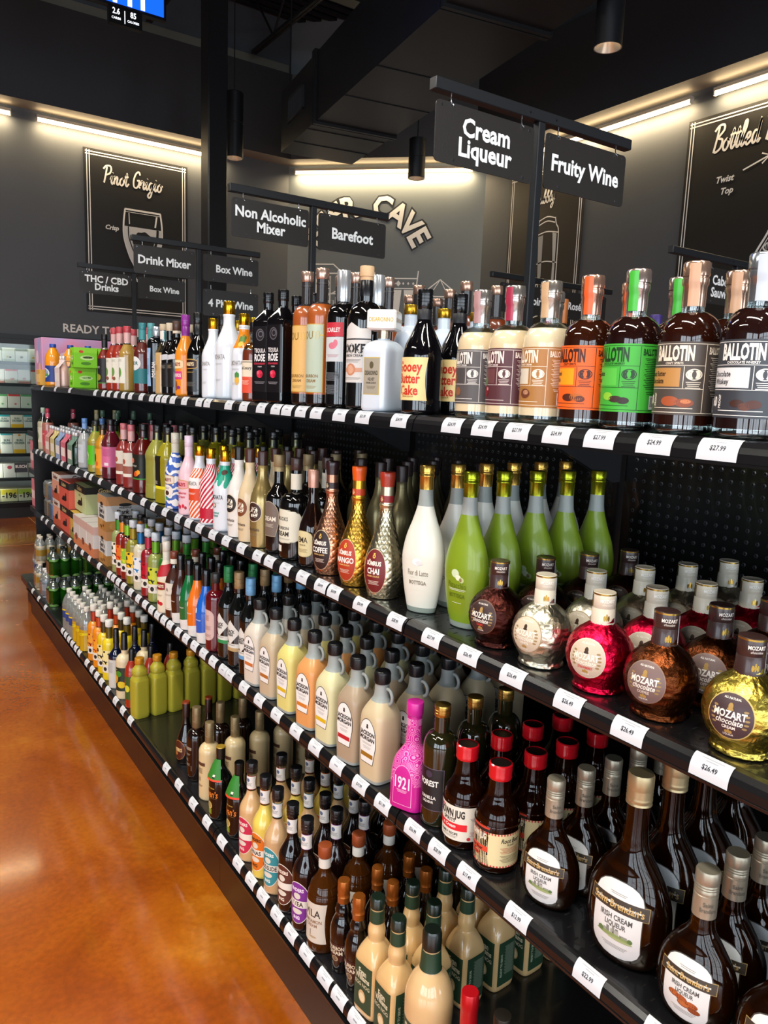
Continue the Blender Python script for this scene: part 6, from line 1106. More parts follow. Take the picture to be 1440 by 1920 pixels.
kind('wire', 'liqueur_bottle', prof(38, 176, 226, 14, 280, 's'), darkglass('#0a0908'), [capc('foil_cap', 238, 306, 16.5, '#2a2620', .35, .5, 3)], [L(60, 140, 70, '#8a7a5a')])
kind('spare', 'liqueur_bottle', prof(38, 180, 236, 14, 290, 's'), darkglass('#0a0a0a'), [capc('cap', 262, 312, 16, '#121214', .35, 0, 2)], [], None, 24)
kind('copper', 'whiskey_bottle', prof(38, 218, 258, 14.5, 316, 'o'), [(250, liquid('#6a2c10')), (400, amber('#3a3636', .3))], [('stopper', mm([(316, 15, 15, 2), (320, 17, 17, 2), (338, 17, 17, 2), (341, 15.5, 15.5, 2)]), M('#c09a86', .25, .8))], [], None, 28)
kind('purp', 'liqueur_bottle', prof(38, 160, 214, 14, 250, 's'), darkglass('#120a1c'), [capc('cap', 228, 268, 16, '#3a2a6a', .35, .2, 1)], [], None, 24)
kind('brn', 'liqueur_bottle', prof(38, 160, 224, 13, 270, 's'), darkglass('#1a0d06'), [('cap', mm([(222, 14, 14, 2), (226, 15, 15, 2), (240, 14.4, 14.4, 2), (243, 15.2, 15.2, 2), (258, 14.6, 14.6, 2), (276, 15.2, 15.2, 2), (279, 14, 14, 2)]), M('#a8622e', .4, .2))], [], None, 24)
# cartons, packs
def boxkind(key, nm, w, d, h, fn, cat='carton'):
    KIND[key] = dict(nm=nm, proto=None, cat=cat, mk=lambda: fn(w, d, h, nm))
def gos(base, top, tx, motif, foot=None):
    """w along the shelf, d into the shelf; printed on the aisle face and on the end face towards the camera"""
    def fn(w, d, h, nm):
        b = MB(); b.bbox(-d/2, d/2, -w/2, w/2, 0, h, M(base, .45), .002)
        T1 = lambda u, v, q=0: (-d/2-q, -u, v); T2 = lambda u, v, q=0: (u, -w/2-q, v); T3 = lambda u, v, q=0: (u, v, h+q)
        b.prism([(-d/2, h*.74), (d/2, h*.74), (d/2, h), (-d/2, h)], 0, .0005, M(top, .45), T2); b.prism([(-w/2, h*.74), (w/2, h*.74), (w/2, h), (-w/2, h)], 0, .0005, M(top, .45), T1)
        if foot:
            for T, s_ in ((T1, w), (T2, d)): b.prism([(-s_/2, 0), (s_/2, 0), (s_/2, h*.3), (-s_/2, h*.3)], 0, .0005, M(foot, .5), T)
        for T, s_ in ((T1, w), (T2, d)):
            for (s__, hh, zz, cc, sh) in tx: b.text(s__, hh*h, T, M(cc, .5), 0, zz*h, bold=.03, shear=sh, d=.0014, maxw=s_*.8)
            for (mx, mz, rx, rz, mc) in motif: b.poly([T(mx*s_+rx*s_*cos(a), mz*h+rz*h*sin(a), .001) for a in [2*pi*i/14 for i in range(14)]], M(mc, .5))
        return b.obj(nm)
    return fn
fish = [(.05, .34, .2, .1, '#171412'), (.18, .46, .05, .12, '#171412'), (-.1, .28, .12, .05, '#171412')]
gng = [(-.22, .16, .2, .14, '#b8894a'), (.2, .15, .24, .15, '#a8763a'), (0, .24, .1, .09, '#c49a5a'), (-.12, .1, .14, .05, '#1d1512'), (.2, .14, .1, .04, '#1d1512')]
boxkind('gred', 'drink_carton', .27, .30, .155, gos('#cf5a4a', '#1a1512', [('Goslings', .15, .87, '#c9b37a', .2)], fish))
boxkind('ggrn', 'drink_carton', .27, .26, .155, gos('#b9c08a', '#17160f', [('Goslings', .15, .87, '#c9b37a', .2), ('CITRUS', .06, .62, '#4a5a2a', 0)], fish))
boxkind('gwht', 'drink_carton', .16, .19, .175, gos('#c9ccca', '#b8895a', [('PINEAPPLE', .05, .68, '#4a4a48', 0), ('Dark ’n', .12, .56, '#15151a', .25), ('Stormy', .12, .42, '#15151a', .25)], gng+[(0, .76, .17, .05, '#1a1714')], '#a8783a'))
boxkind('gpnk', 'drink_carton', .15, .2, .165, gos('#cfcac6', '#c9a9a0', [], [(0, .3, .2, .12, '#7a4a3a')], '#c47a52'))
boxkind('gpch', 'drink_carton', .2, .28, .165, gos('#d99a80', '#d6d0c8', [('Goslings', .15, .87, '#6a3a2a', .2)], fish, '#b8573a'))
boxkind('gyel', 'drink_carton', .16, .2, .155, gos('#c9a84a', '#1a160f', [], fish, '#8a8a3a'))
boxkind('green', 'drink_carton', .1, .12, .108, gos('#7fd01f', '#8fdc2a', [], [(.05, .5, .3, .12, '#c9ec9a'), (.08, .52, .22, .06, '#4f9a18'), (-.2, .8, .1, .07, '#d8402a'), (0, .22, .22, .08, '#4a8a1c')]))
def bigpack(w, d, h, nm):
    mt, nt, bs, N = nodes('pastel_print'); bs.inputs['Roughness'].default_value = .4; tc = N('ShaderNodeTexCoord'); n = N('ShaderNodeTexNoise'); n.inputs['Scale'].default_value = 5; n.inputs['Detail'].default_value = 1; nt.links.new(tc.outputs['Object'], n.inputs['Vector']); cr = N('ShaderNodeValToRGB'); e = cr.color_ramp.elements; e[0].position = .3; e[0].color = rgb('#e08fae'); e[1].position = .7; e[1].color = rgb('#6fb2e0'); x = e.new(.5); x.color = rgb('#c3a6d8'); nt.links.new(n.outputs[0], cr.inputs[0]); nt.links.new(cr.outputs[0], bs.inputs['Base Color'])
    b = MB(); b.bbox(-d/2, d/2, -w/2, w/2, 0, h, mt, .004); T1 = lambda u, v, q=0: (-d/2-q, -u, v); T2 = lambda u, v, q=0: (u, -w/2-q, v)
    for T, s_ in ((T1, w), (T2, d)):
        for (mx, mz, rx, rz, c) in ((-.1, .6, .2, .14, '#e6cfe2'), (.2, .35, .16, .12, '#f0b8a0'), (-.2, .15, .2, .1, '#e6b85a')): b.poly([T(mx*s_+rx*s_*cos(a), mz*h+rz*h*sin(a), .001) for a in [2*pi*i/20 for i in range(20)]], M(c, .5))
    return b.obj(nm)
boxkind('pastel', 'drink_carton', .26, .5, .31, bigpack)
def smallbox(w, d, h, nm): b = MB(); b.bbox(-d/2, d/2, -w/2, w/2, 0, h, M('#d9a94a', .45), .002); b.prism([(-w*.4, h*.2), (w*.4, h*.2), (w*.4, h*.7), (-w*.4, h*.7)], 0, .001, M('#e6c884', .5), lambda u, v, q=0: (-d/2-q, -u, v)); return b.obj(nm)
boxkind('ylbox', 'drink_carton', .12, .1, .1, smallbox)
def pinkbox(w, d, h, nm): b = MB(); b.bbox(-d/2, d/2, -w/2, w/2, 0, h, M('#d8808e', .45), .002); b.prism([(-w*.5, h*.3), (w*.5, h*.3), (w*.5, h*.6), (-w*.5, h*.6)], 0, .001, M('#e9d2d2', .5), lambda u, v, q=0: (-d/2-q, -u, v)); return b.obj(nm)
boxkind('pinkbox', 'drink_carton', .2, .25, .2, pinkbox)
def blister(w, d, h, nm): b = MB(); b.bbox(-d/2, d/2, -w/2, w/2, 0, h, M('#33435e', .35), .003); b.prism([(-w*.5, h*.6), (w*.5, h*.6), (w*.5, h*.9), (-w*.5, h*.9)], 0, .001, M('#a9b4bf', .4), lambda u, v, q=0: (-d/2-q, -u, v)); return b.obj(nm)
boxkind('bluebox', 'drink_carton', .12, .2, .16, blister)
def canpack(c1, c2):
    def fn(w, d, h, nm):
        root = empty(nm)
        for i in range(2):
            for j in range(3):
                b = MB(); P = [(0, 24, 24, 2), (4, 31, 31, 2), (8, 33, 33, 2), (104, 33, 33, 2), (114, 28, 28, 2), (117, 27, 27, 2), (117.5, 25.5, 25.5, 2), (115, 24.5, 24.5, 2)]
                b.loft(mm(P), lambda z: M(c1 if z < .06 else c2, .35, .1) if .008 < z < .106 else M('#c9cdd0', .3, .5), 20, cx=(j-1)*.0665, cyy=(i-.5)*.0665); b.obj('can', root)
        b = MB(); b.bbox(-.101, .101, -.068, .068, .001, .1195, clear('shrink_film', '#eef2f2', .9, .12), .014); b.obj('shrink_film', root); return root
    return fn
boxkind('cans1', 'can_pack', .14, .2, .12, canpack('#a8895c', '#d9ccb4'), 'can pack'); boxkind('cans2', 'can_pack', .14, .2, .12, canpack('#6f8fc0', '#c3cdd8'), 'can pack')
def petpack(liq, lab, capcol, film, tint):
    def fn(w, d, h, nm):
        root = empty(nm); P = curve_prof([(0, 24), (2, 30), (40, 31), (60, 29.5), (100, 31), (128, 29), (150, 18), (162, 13), (172, 13)], sub=3)
        for i in range(2):
            for j in range(3):
                b = MB(); b.loft(mm(P), lambda z: liq if z < .12 else tint, 18, cx=(j-1)*.064, cyy=(i-.5)*.064); b.loft(mm([(50, 31, 31, 2), (92, 31.4, 31.4, 2)]), M(lab, .4), 18, cx=(j-1)*.064, cyy=(i-.5)*.064, capb=False, capt=False); b.loft(cap_plain(166, 182, 14.5, None)[0], M(capcol, .45), 16, cx=(j-1)*.064, cyy=(i-.5)*.064); b.obj('small_bottle', root)
        b = MB(); b.bbox(-.098, .098, -.066, .066, .001, .120, film, .02); b.obj('shrink_film', root); return root
    return fn
FILM = clear('shrink_film', '#eef2f2', .9, .12)
boxkind('ppk1', 'soda_pack', .13, .19, .18, petpack(M('#cfc4a6', .2, 0, .4), '#d8a43a', '#e4dccb', FILM, PET), 'soda pack'); boxkind('ppk2', 'soda_pack', .13, .19, .18, petpack(M('#6f9f52', .15, 0, .4), '#7fae5a', '#1f2a20', clear('green_film', '#6fae4a', .82, .12), GREENPET), 'soda pack'); boxkind('ppk3', 'soda_pack', .13, .19, .18, petpack(M('#a8b4bc', .15, 0, .5), '#2f5a9a', '#2a3f86', FILM, PET), 'soda pack')
boxkind('ppk4', 'soda_pack', .13, .19, .18, petpack(M('#8a9aa8', .15, 0, .5), '#c9ced6', '#dfe2e4', FILM, PET), 'soda pack')
# ------------------------------------------------------------------ what stands where
# kind, shelf, distance along the gondola, distance of the first one from the aisle, how many deep, spacing, turn, words, price
NTH = ('', 'second', 'third', 'fourth', 'fifth', 'sixth', 'seventh')
FILES = [
 # top shelf, from the far end
 ('pastel', '1', 5.58, 1.2, 1, 0, 0, 'big pastel pink and blue drinks carton at the far shelf end', None),
 ('ylbox', '1', 5.40, .965, 1, 0, 0, 'small yellow carton at the far end of the top shelf', None),
 ('oj', '1', 5.27, .985, 3, .106, 0, 'orange juice bottle with blue cap and blue label', ''),
 ('pk6', '1', 4.9, 1.0, 2, .15, 0, 'pale pink carrier of small bottles on the top shelf', ''),
 ('green', '1', 4.47, 0.985, 3, 0.125, 0, 'bright green carton, lower of two stacked on top shelf', ''),
 ('green', '1u', 4.43, 0.985, 3, 0.125, 0, 'bright green carton, upper of two stacked on top shelf', None),
 ('redblk', '1', 3.90, .965, 2, .08, 0, 'red cocktail mixer with black label and black neck', ''),
 ('str1', '1', 3.74, .97, 2, .09, 0, 'red mixer with candy-striped neck, farther of two files', ''),
 ('str1', '1', 3.64, .97, 1, .09, 8, 'red mixer with candy-striped neck, nearer of two files', ''),
 ('strg', '1', 3.52, .97, 2, .09, 0, 'golden mixer with red candy-striped neck', ''),
 ('teal2', '1', 3.40, 1.04, 1, .09, 0, 'brown mixer with pale teal neck and yellow mark', ''),
 ('teal', '1', 3.29, .97, 2, .09, 10, 'dark red mixer with teal neck and white oval', ''),
 ('blkblue', '1', 3.10, .97, 2, .09, 6, 'black bottle with pale blue label and silver neck', ''),
 ('tan', '1', 2.995, .965, 2, .08, 0, 'tan cream bottle with clear neck and cork top', ''),
 ('tanblk', '1', 2.915, .965, 2, .08, 0, 'black bottle with cream stopper and grey shoulder band', ''),
 ('blkbr', '1', 2.84, .965, 2, .08, 0, 'black bottle with brown cap and white collar', ''),
 ('bor', '1', 2.745, .965, 1, .09, 12, 'bright orange cream liqueur with purple neck', ''),
 ('bbk', '1', 2.62, .965, 2, .09, 12, 'black cream liqueur with red arched label on top shelf', ''),
 ('rum1', '1', 2.475, .965, 2, .09, 10, 'white bottle with gold cap, shorter plain one', ''),
 ('rum2', '1', 2.40, 0.99, 1, 0.063, 10, 'tall white bottle with gold cap', ''),
 ('rumpine', '1', 2.22, .965, 2, .1, 14, 'white bottle with orange shoulder, pineapple and gold cap', ''),
 ('amb', '1', 2.143, .965, 2, .09, 10, 'small amber bottle with white and red label', ''),
 ('rose', '1', 2.05, .965, 2, .09, 20, 'square black rose bottle, farther of two', ''),
 ('rose', '1', 1.955, .965, 2, .09, 20, 'square black rose bottle, nearer of two', ''),
 ('so1', '1', 1.825, .97, 2, .1, 16, 'amber bottle with tall gold label', ''),
 ('so2', '1', 1.745, .97, 3, .1, 16, 'amber bottle with tall pale green label', ''),
 ('scar', '1', 1.663, .985, 2, .1, 18, 'black bottle with red and grey label, silver neck', ''),
 ('booke', '1', 1.55, .98, 1, .1, 14, 'black bottle with cork and white mountain label', ''),
 ('dis', '1', 1.447, .965, 1, .1, 14, 'pale square bottle with white square stopper', '$21.99'),
 ('frost', '1', 1.472, 1.055, 3, .1, 12, 'pale frosted bottle with gold cap behind the yellow labels', '$21.99'),
 ('gooey', '1', 1.305, .97, 2, .095, 14, 'black bottle with torn yellow label', '$24.99'),
 ('b1', '1', 1.13, .975, 1, .105, -8, 'cream whiskey bottle with grey label', '$24.99'),
 ('b2', '1', 1.041, .975, 2, 0.1, -8, 'cream whiskey bottle with maroon cherry label', '$24.99'),
 ('b3', '1', 0.953, .975, 2, 0.1, -6, 'cream whiskey bottle with tan label', '$27.99'),
 ('b4', '1', .862, .975, 2, 0.1, 0, 'dark whiskey bottle with orange label', '$24.99'),
 ('b5', '1', .774, .975, 2, .105, 2, 'dark whiskey bottle with bright green label', '$27.99'),
 ('b6', '1', .676, .975, 2, .105, 8, 'dark whiskey bottle with brown label and tan panel', '$24.99'),
 ('b7', '1', .578, .975, 2, .105, 10, 'dark whiskey bottle with slate label and white panel', '$27.99'),
 # the far side of the top shelf
 ('copper', '1', 1.98, 1.30, 3, .11, 0, 'amber bottle with copper stopper, back rows, farther file', None),
 ('copper', '1', 1.78, 1.30, 3, .11, 0, 'amber bottle with copper stopper, back rows, middle file', None),
 ('copper', '1', 1.62, 1.34, 3, .11, 0, 'amber bottle with copper stopper, back rows, nearer file', None),
 ('brn', '1', 1.33, 1.40, 1, .1, 0, 'dark bottle with ribbed copper neck in the back row', None),
 ('spare', '1', 1.50, 1.85, 1, .1, 180, 'black capped bottle at the back of the top shelf', None),
 ('purp', '1', 1.30, 1.72, 2, 0.1, 180, 'dark bottle with purple cap at the back', None),
 # second shelf
 ('winec', '2', 5.56, .965, 1, .1, 0, 'clear wine bottle with pale green cap at shelf end', ''),
 ('winer', '2', 5.40, .965, 2, .16, 0, 'rose wine bottle with pink cap', ''),
 ('winey', '2', 5.30, 1.25, 2, .12, 0, 'pale yellow wine bottle with cream neck', None),
 ('wineg', '2', 5.10, 1.24, 3, .1, 0, 'green capped dark wine bottle behind carriers, farther file', None),
 ('wineg', '2', 4.75, 1.24, 3, .1, 0, 'green capped dark wine bottle behind carriers, nearer file', None),
 ('pk1', '2', 5.22, .99, 2, .14, 0, 'dusty pink carrier of small bottles, second shelf', ''),
 ('pk2', '2', 5.06, .99, 2, .14, 0, 'yellow carrier of small bottles', ''),
 ('pk3', '2', 4.90, .99, 2, .14, 0, 'pale blue carrier of small bottles', ''),
 ('pk4', '2', 4.74, .99, 2, .14, 0, 'rose pink carrier of dark red small bottles', ''),
 ('pk5', '2', 4.56, .99, 2, .14, 0, 'grey green carrier of small bottles', ''),
 ('clearb', '2', 4.36, .965, 2, .09, 0, 'clear bottle with pale blue neck', ''),
 ('lime', '2', 4.15, .975, 3, .1, 6, 'yellow mixer jug with lime green label', ''),
 ('orng', '2', 4.00, .975, 4, .1, 6, 'amber mixer jug with orange label', ''),
 ('pinkm', '2', 3.85, .975, 4, .1, 6, 'dark red mixer jug with pink label', ''),
 ('st1', '2', 3.60, .97, 4, .1, 4, 'rust mixer with striped neck on second shelf, farther', ''),
 ('st1', '2', 3.48, .97, 3, .1, 8, 'rust mixer with striped neck on second shelf, nearer', ''),
 ('redb', '2', 3.31, .975, 4, .1, 6, 'dark red mixer jug with black fruit label', ''),
 ('yg1', '2', 3.13, .98, 5, .1, 10, 'pale olive mixer jug without a label', ''),
 ('yg2', '2', 2.995, .98, 5, .1, 20, 'yellow green mixer jug with black side label', ''),
 ('bblue', '2', 2.85, .96, 1, .09, 14, 'blue and white swirled cream liqueur', ''),
 ('bpink', '2', 2.70, .96, 1, .09, 14, 'pale pink strawberry cream liqueur', ''),
 ('rumo', '2', 2.59, .96, 2, .09, 14, 'orange candy-striped bottle with gold cap', ''),
 ('rumr', '2', 2.48, .96, 3, .09, 14, 'red candy-striped bottle with gold cap', ''),
 ('coco', '2', 2.355, .96, 3, .09, 14, 'white coconut bottle with green shoulder and gold cap', ''),
 ('l43w', '2', 2.24, .96, 4, .085, 12, 'white liqueur bottle with black round badge', ''),
 ('l43c', '2', 2.155, .96, 4, .085, 12, 'beige liqueur bottle with orange round badge', ''),
 ('l43g', '2', 2.065, .96, 5, .085, 14, 'bronze liqueur bottle with dark round badge', ''),
 ('yg1', '2', 2.87, 1.20, 3, .1, 0, 'olive mixer jug behind the swirled bottle', None),
 ('yg1', '2', 2.70, 1.20, 3, .1, 0, 'olive mixer jug behind the pink bottle', None),
 ('dbrown', '2', 1.985, .975, 4, .095, 14, 'black bottle with grey brown label and tan stopper', ''),
 ('bcream', '2', 1.885, .98, 2, .1, 10, 'round black bottle with cream bourbon label', ''),
 ('ema', '2', 1.785, .98, 1, .1, 12, 'dark bottle with rose gold cap and yellow label', ''),
 ('l43n', '2', 1.80, 1.14, 4, .09, 0, 'dull gold bottle with brown cap behind, farther file', None),
 ('l43n', '2', 1.70, 1.14, 4, .09, 0, 'dull gold bottle with brown cap behind, middle file', None),
 ('l43n', '2', 1.60, 1.14, 4, .09, 0, 'dull gold bottle with brown cap behind, nearer file', None),
 ('somc', '2', 1.685, .98, 1, .1, 18, 'copper quilted bottle with dark oval label', '$34.99'),
 ('somm', '2', 1.555, .98, 1, .1, 18, 'gold quilted bottle with orange cap', '$34.99'),
 ('soms', '2', 1.432, .98, 1, .1, 18, 'silver quilted bottle with red cap', '$34.99'),
 ('botw', '2', 1.29, .985, 6, 0.085, 26, 'tall white frosted bottle with gold cap', '$28.99'),
 ('botg', '2', 1.162, 1.0, 5, 0.077, 10, 'tall pistachio green frosted bottle', '$27.99'),
 ('mdark', '2', 1.047, .985, 4, .11, 12, 'dark brown foil globe bottle', '$26.49'),
 ('mwhite', '2', .926, .985, 5, .11, 12, 'silver foil globe bottle', '$26.49'),
 ('mred', '2', .795, .985, 4, .11, 14, 'red foil globe bottle', '$26.49'),
 ('mcoff', '2', .676, .985, 4, .11, 12, 'bronze foil globe bottle', '$26.49'),
 ('mgold', '2', .540, .985, 2, .11, 10, 'gold foil globe bottle', '$26.49'),
 # third shelf
 ('cans1', '3', 5.44, 1.04, 3, .205, 0, 'brown can pack, lower of two at shelf end', ''),
 ('cans1', '3u', 5.44, 1.04, 3, .205, 0, 'brown can pack, upper of two at shelf end', None),
 ('cans2', '3', 5.28, 1.04, 3, .205, 0, 'blue can pack, lower of two beside cartons', ''),
 ('cans2', '3u', 5.28, 1.04, 3, .205, 0, 'blue can pack, upper of two beside cartons', None),
 ('gpch', '3', 5.08, 1.08, 1, .2, 0, 'peach carton standing lowest beside the cans', ''),
 ('gpch', '3u', 5.08, 1.08, 1, .2, 0, 'peach carton on another beside the cans', None),
 ('gred', '3', 4.83, 1.09, 1, .3, 0, 'red carton with black top, lower of two', ''),
 ('gred', '3u', 4.83, 1.09, 1, .3, 0, 'red carton with black top, upper of two', None),
 ('gyel', '3', 4.60, 1.04, 1, .2, 0, 'yellow carton with dark top in the bottom row', ''),
 ('ggrn', '3u', 4.55, 1.10, 1, .26, 0, 'green carton with black top and leaping fish', None),
 ('gpnk', '3', 4.42, 1.02, 2, .21, 0, 'pinkish carton in the bottom row, farthest', ''),
 ('gpnk', '3', 4.26, 1.02, 2, .21, 0, 'pinkish carton in the bottom row, middle', ''),
 ('gpnk', '3', 4.10, 1.02, 2, .21, 0, 'pinkish carton in the bottom row, nearest', ''),
 ('gwht', '3', 3.90, 1.03, 2, .2, 0, 'white ginger carton, lower of two', ''),
 ('gwht', '3u', 3.90, 1.03, 2, .2, 0, 'white ginger carton, upper of two', None),
 ('ex1', '3', 3.70, .965, 2, .085, 10, 'pale green juice mixer with green neck', ''),
 ('ex2', '3', 3.625, .965, 2, .085, 10, 'dark red juice mixer with orange neck', ''),
 ('ex3', '3', 3.54, .965, 2, .085, 10, 'dark red juice mixer with lime neck', ''),
 ('ex4', '3', 3.45, .965, 3, .085, 10, 'olive juice mixer with gold neck', ''),
 ('ex5', '3', 3.335, .965, 3, .085, 10, 'milky juice mixer with blue neck', ''),
 ('ex6', '3', 3.22, .965, 3, .085, 10, 'crimson juice mixer with red neck', ''),
 ('ex7', '3', 3.12, .965, 4, .085, 10, 'yellow green juice mixer with pale cap', ''),
 ('ex8', '3', 3.03, .98, 4, .085, 10, 'bright green juice mixer', ''),
 ('bred', '3', 2.95, .955, 1, .09, 16, 'cream and red swirled liqueur bottle', ''),
 ('brown', '3', 2.87, .96, 3, .09, 16, 'brown bottle with copper cap and white label', ''),
 ('pbr', '3', 2.795, .96, 3, .085, 16, 'chocolate brown painted bottle with black neck', ''),
 ('pgr', '3', 2.70, .96, 4, .085, 16, 'green painted bottle with black neck', ''),
 ('por', '3', 2.615, .96, 3, .085, 16, 'orange painted bottle with black neck', ''),
 ('pbl', '3', 2.525, .96, 2, .085, 16, 'blue painted bottle with black neck', ''),
 ('cran', '3', 2.435, .96, 2, .085, 12, 'cranberry red bottle with pink label', ''),
 ('bkg', '3', 2.345, .97, 3, .09, 14, 'black bottle with green cap', ''),
 ('bkt', '3', 2.255, .97, 4, .09, 14, 'black bottle with tan cap', ''),
 ('bkb', '3', 2.165, .97, 4, .09, 14, 'black bottle with pale blue cap', ''),
 ('j1', '3', 2.085, 0.966, 3, 0.1, 10, 'frosted jug of cream white liqueur', ''),
 ('j2', '3', 1.972, 0.966, 4, 0.1, 10, 'frosted jug of tan liqueur', ''),
 ('j3', '3', 1.854, 0.966, 4, 0.1, 10, 'frosted jug of yellow liqueur', ''),
 ('j4', '3', 1.733, 0.966, 4, 0.1, 10, 'frosted jug of orange liqueur', ''),
 ('j5', '3', 1.624, 0.966, 4, 0.1, 10, 'frosted jug of pale green liqueur', ''),
 ('j6', '3', 1.511, 0.966, 4, 0.1, 10, 'frosted jug of mocha liqueur with red label foot', ''),
 ('j7', '3', 1.402, 0.966, 5, 0.1, 10, 'frosted jug of beige liqueur with brown label foot', '$19.99'),
 ('pink', '3', 1.268, .965, 1, .1, 20, 'hot pink paisley bottle', '$21.99'),
 ('forest', '3', 1.184, .975, 3, 0.09, 14, 'brown glass bottle with gold cap and black label', '$36.99'),
 ('jug1', '3', 1.098, .975, 4, 0.0935, 18, 'brown jug with red cap and white label', '$28.99'),
 ('jug2', '3', 1.004, .98, 4, 0.0935, 20, 'brown jug with red cap and striped yellow label', '$17.49'),
 ('sb', '3', 0.866, .985, 5, 0.078, 12, 'brown flask with castle label, smaller size', '$12.99'),
 ('sbig', '3', 0.7, .995, 4, 0.094, 12, 'large brown flask with castle label', '$22.99'),
 ('snut', '3', 0.562, .98, 4, 0.078, 10, 'brown flask with almond label', ''),
 ('snut', '3', 0.432, .98, 2, 0.078, 10, 'brown flask at the near end of the third shelf', ''),
 # bottom shelf
 ('ppk3', '4', 5.90, 1.02, 1, .2, 0, 'blue labelled water pack at the far end', None),
 ('ppk1', '4', 5.50, .965, 3, .2, 0, 'cloudy soda pack, lower of two, bottom shelf', ''),
 ('ppk1', '4u', 5.52, .975, 2, .2, 0, 'cloudy soda pack, upper of two, bottom shelf', None),
 ('ppk4', '4', 5.28, .965, 3, .2, 0, 'grey soda pack beside the green ones', ''),
 ('ppk2', '4', 5.05, .965, 3, .2, 0, 'green soda pack, lower of two', ''),
 ('ppk2', '4u', 5.07, .975, 3, .2, 0, 'green soda pack, upper of two', None),
 ('ton', '4', 4.523, .895, 4, 0.088, 0, 'clear tonic bottle with blue and yellow label, farthest', ''),
 ('ton', '4', 4.438, .895, 4, 0.088, 0, 'clear tonic bottle with blue and yellow label, middle', ''),
 ('ton', '4', 4.353, .895, 4, 0.088, 0, 'clear tonic bottle with blue and yellow label, nearest', ''),
 ('lem', '4', 4.268, .895, 4, 0.088, 0, 'clear bottle of yellow soda, farthest file', ''),
 ('lem', '4', 4.183, .895, 4, 0.088, 0, 'clear bottle of yellow soda, middle file', ''),
 ('lem', '4', 4.098, .895, 4, 0.088, 0, 'clear bottle of yellow soda, nearest file', ''),
 ('ey1', '4', 3.93, .893, 3, .085, 10, 'orange juice mixer with dark red neck', ''),
 ('ey2', '4', 3.82, .893, 3, .085, 10, 'deep orange juice mixer with red neck', ''),
 ('ey3', '4', 3.725, .893, 3, .085, 10, 'yellow juice mixer with brown neck', ''),
 ('ey4', '4', 3.63, .893, 3, .085, 10, 'lemon yellow juice mixer with olive neck', ''),
 ('navy', '4', 3.515, .895, 3, .085, 10, 'navy and white bottle with tall black cap', ''),
 ('crm', '4', 3.375, .895, 2, .09, 16, 'cream bottle with tall black cap and fruit label', ''),
 ('hot', '4', 3.255, .895, 3, .085, 10, 'red sauce bottle with black cap', ''),
 ('ade', '4', 3.135, .893, 7, .0755, 10, 'square bottle of cloudy lemonade with yellow cap', ''),
 ('kah', '4', 2.655, .93, 2, .09, 16, 'dark bottle with brown cap and orange oval', ''),
 ('tanf', '4', 2.515, .92, 3, .09, 12, 'black bottle with tan foil cap', ''),
 ('crf', '4', 2.367, .912, 5, .095, 12, 'cream bottle with tan foil cap', ''),
 ('ry1', '4', 2.235, .90, 1, .1, 14, 'black irish cream with gold cap and green neck tag', ''),
 ('ry2', '4', 2.105, .91, 1, .1, 14, 'black irish cream with black cap and green neck tag', ''),
 ('ch1', '4', 1.975, .895, 3, 0.1, 16, 'tan pudding cream with crimson label', ''),
 ('ch2', '4', 1.880, .895, 4, 0.1, 16, 'yellow pudding cream with orange label', ''),
 ('ch3', '4', 1.798, .895, 4, 0.1, 16, 'tan pudding cream with teal label', ''),
 ('ch4', '4', 1.706, .895, 4, 0.1, 16, 'dark bottle with brown oval label', ''),
 ('ch5', '4', 1.622, .895, 4, .09, 18, 'dark bottle with purple oval label', ''),
 ('vila', '4', 1.534, .90, 4, .1, 18, 'amber bottle with copper stopper and tall white label', ''),
 ('bour', '4', 1.438, .90, 4, 0.1, 20, 'round black bourbon cream with copper foil, farther file', ''),
 ('bour', '4', 1.368, .90, 4, 0.1, 20, 'round black bourbon cream with copper foil, nearer file', ''),
 ('nog', '4', 1.29, .90, 5, .1, 5, 'square eggnog bottle with green label, farther file', ''),
 ('nog', '4', 1.207, .90, 6, .1, 5, 'square eggnog bottle with green label, nearer file', ''),
 ('nogr', '4', 1.095, 0.905, 1, .1, 8, 'big round eggnog bottle with green cap', ''),
 ('yule', '4', .965, .90, 1, .1, 12, 'white bottle with red foil cap', ''),
 ('wire', '4', .875, .90, 1, .1, 12, 'dark bottle with black foil cap', ''),
]
random.seed(11)
DRIFT = {'mdark': -.014, 'mwhite': -.02, 'mred': -.02, 'mcoff': -.02, 'mgold': -.02, 'botg': -.016, 'botw': 0}
SNAME = {'1': 'top', '2': 'second', '3': 'third', '4': 'bottom'}
for (key, sh, y, x, n, pitch, turn, words, price) in FILES:
    z = SZ[sh[0]]
    if sh.endswith('u'): z += {'green': .1085, 'cans1': .12, 'cans2': .12, 'gpch': .165, 'gred': .155, 'ggrn': .1655, 'gwht': .175, 'ppk1': .183, 'ppk2': .183}[key]
    boxy = 'fn' in str(KIND[key].get('mk', '')) or 'mk' in KIND[key]
    for k in range(n):
        xx = x+k*pitch
        if xx > 1.53 and x < 1.5: break
        j = .15 if boxy else 1
        o = place(key, xx+(random.uniform(-.002, .002)*j if k else 0), y+DRIFT.get(key, 0)*k+random.uniform(-.0015, .0015)*j*(0 if not k else 1), z+.0004, math.radians(turn+random.uniform(-5, 5)*j))
        lab = words
        if n > 1: lab += ', front one' if k == 0 else ', %s from the front' % NTH[k]
        tag(o, lab, KIND[key]['cat'], 'file: '+words if n > 1 else None)
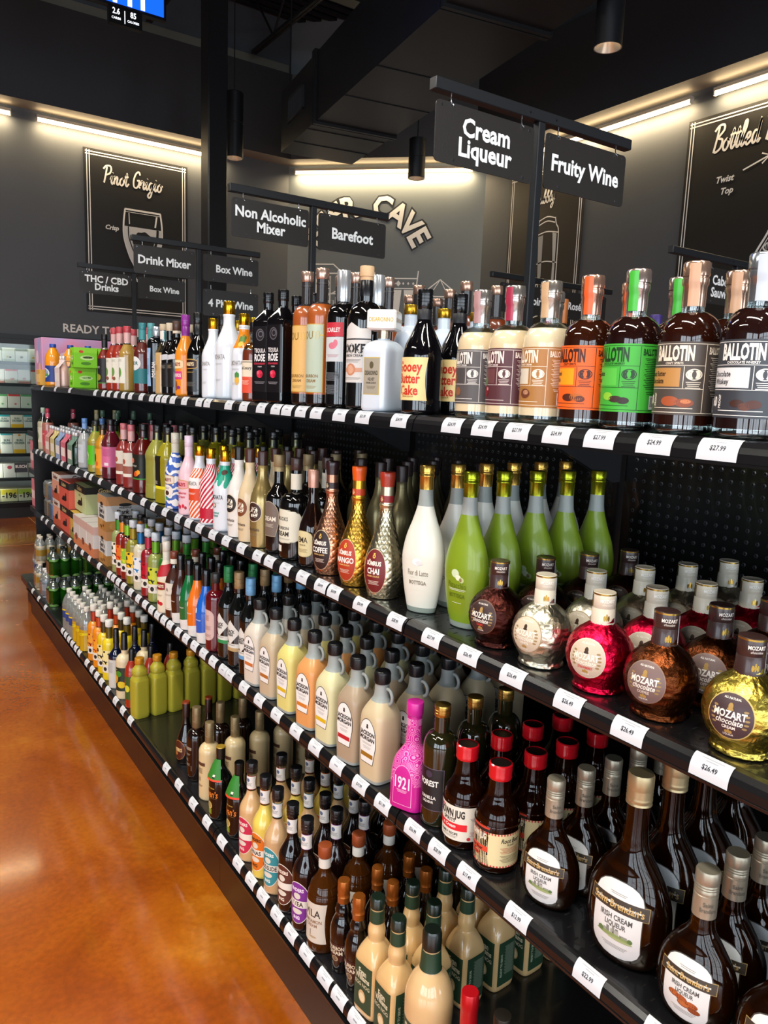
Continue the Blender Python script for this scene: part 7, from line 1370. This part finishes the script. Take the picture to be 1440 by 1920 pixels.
# endcap goods
for key, x, y, z, lab in (('pinkbox', 1.08, 5.95, 1.0, 'pink carton on the upper shelf of the gondola end'), ('pinkbox', 1.08, 5.95, .72, 'pink carton on the middle shelf of the gondola end'), ('bluebox', 1.30, 6.0, .2, 'dark blue carton low on the gondola end')):
    o = place(key, x, y, z+.0004, 0); tag(o, lab, 'carton')
# price tags in the label holders
def tag_mesh(price, w_=.058):
    b = MB(); m = M('#d3d7de', .5); pts = crv([(a-.0009, c+.0004) for a, c in RP], 3)[1:]; v = []; nn = len(pts)
    for yy in (w_/2, -w_/2): v += [(a+.016, yy, c) for a, c in pts]
    b.add(v, [(i, i+1, nn+i+1, nn+i) for i in range(nn-1)], m, True)
    def T(u, q, d):      # q: 0 at the foot, up the curved face
        t = max(0, min(1, 1-q/.029)); s_ = t*(nn-1); i = min(nn-2, int(s_)); f = s_-i; return (pts[i][0]+(pts[i+1][0]-pts[i][0])*f+.016-d, -u, pts[i][1]+(pts[i+1][1]-pts[i][1])*f)
    for q, wd in ((.0225, .034), (.0195, .018)): b.add([T(u, q+e, .0004) for e in (0, .0011) for u in (-wd/2, wd/2)], [(0, 1, 3, 2)], M('#a9abb2', .5))
    if price: b.text(price, .0062, T, M('#2a2b33', .5), 0, .0125, sx=.92, bold=.015, d=.0006)
    else: b.add([T(u, .011+e, .0004) for e in (0, .003) for u in (-.008, .008)], [(0, 1, 3, 2)], M('#8f929a', .5))
    return b.obj('price_tag')
TM = {}; used = {'1': [], '2': [], '3': [], '4': []}
OFF = {'1': .0, '2': .0, '3': .008, '4': .0}
rows = [(f[1], f[2], f[7], f[8]) for f in FILES if f[8] is not None and len(f[1]) == 1]
for sh, y, words, price in rows:
    y = y+OFF[sh]
    if any(abs(y-q) < .062 for q in used[sh]):
        y2 = min((y+s_*.064 for s_ in (-1, 1)), key=lambda q: min(abs(q-p) < .06 for p in used[sh]))
        if any(abs(y2-q) < .06 for q in used[sh]): continue
        y = y2
    if any(abs(y-e) < .033 for e in YB): y += .036 if min(YB, key=lambda e: abs(e-y)) < y else -.036
    used[sh].append(y); x = XF[sh]
    if price not in TM: o = TM[price] = tag_mesh(price)
    else: o = TM[price].copy(); C.objects.link(o)
    o.location = (x, y, SZ[sh])
    tag(o, 'white price tag below the %s' % (words.split(',')[0] if len(words.split(',')) == 1 else words.replace(',', '')), 'price tag', 'price tags on the %s shelf edge' % SNAME[sh])
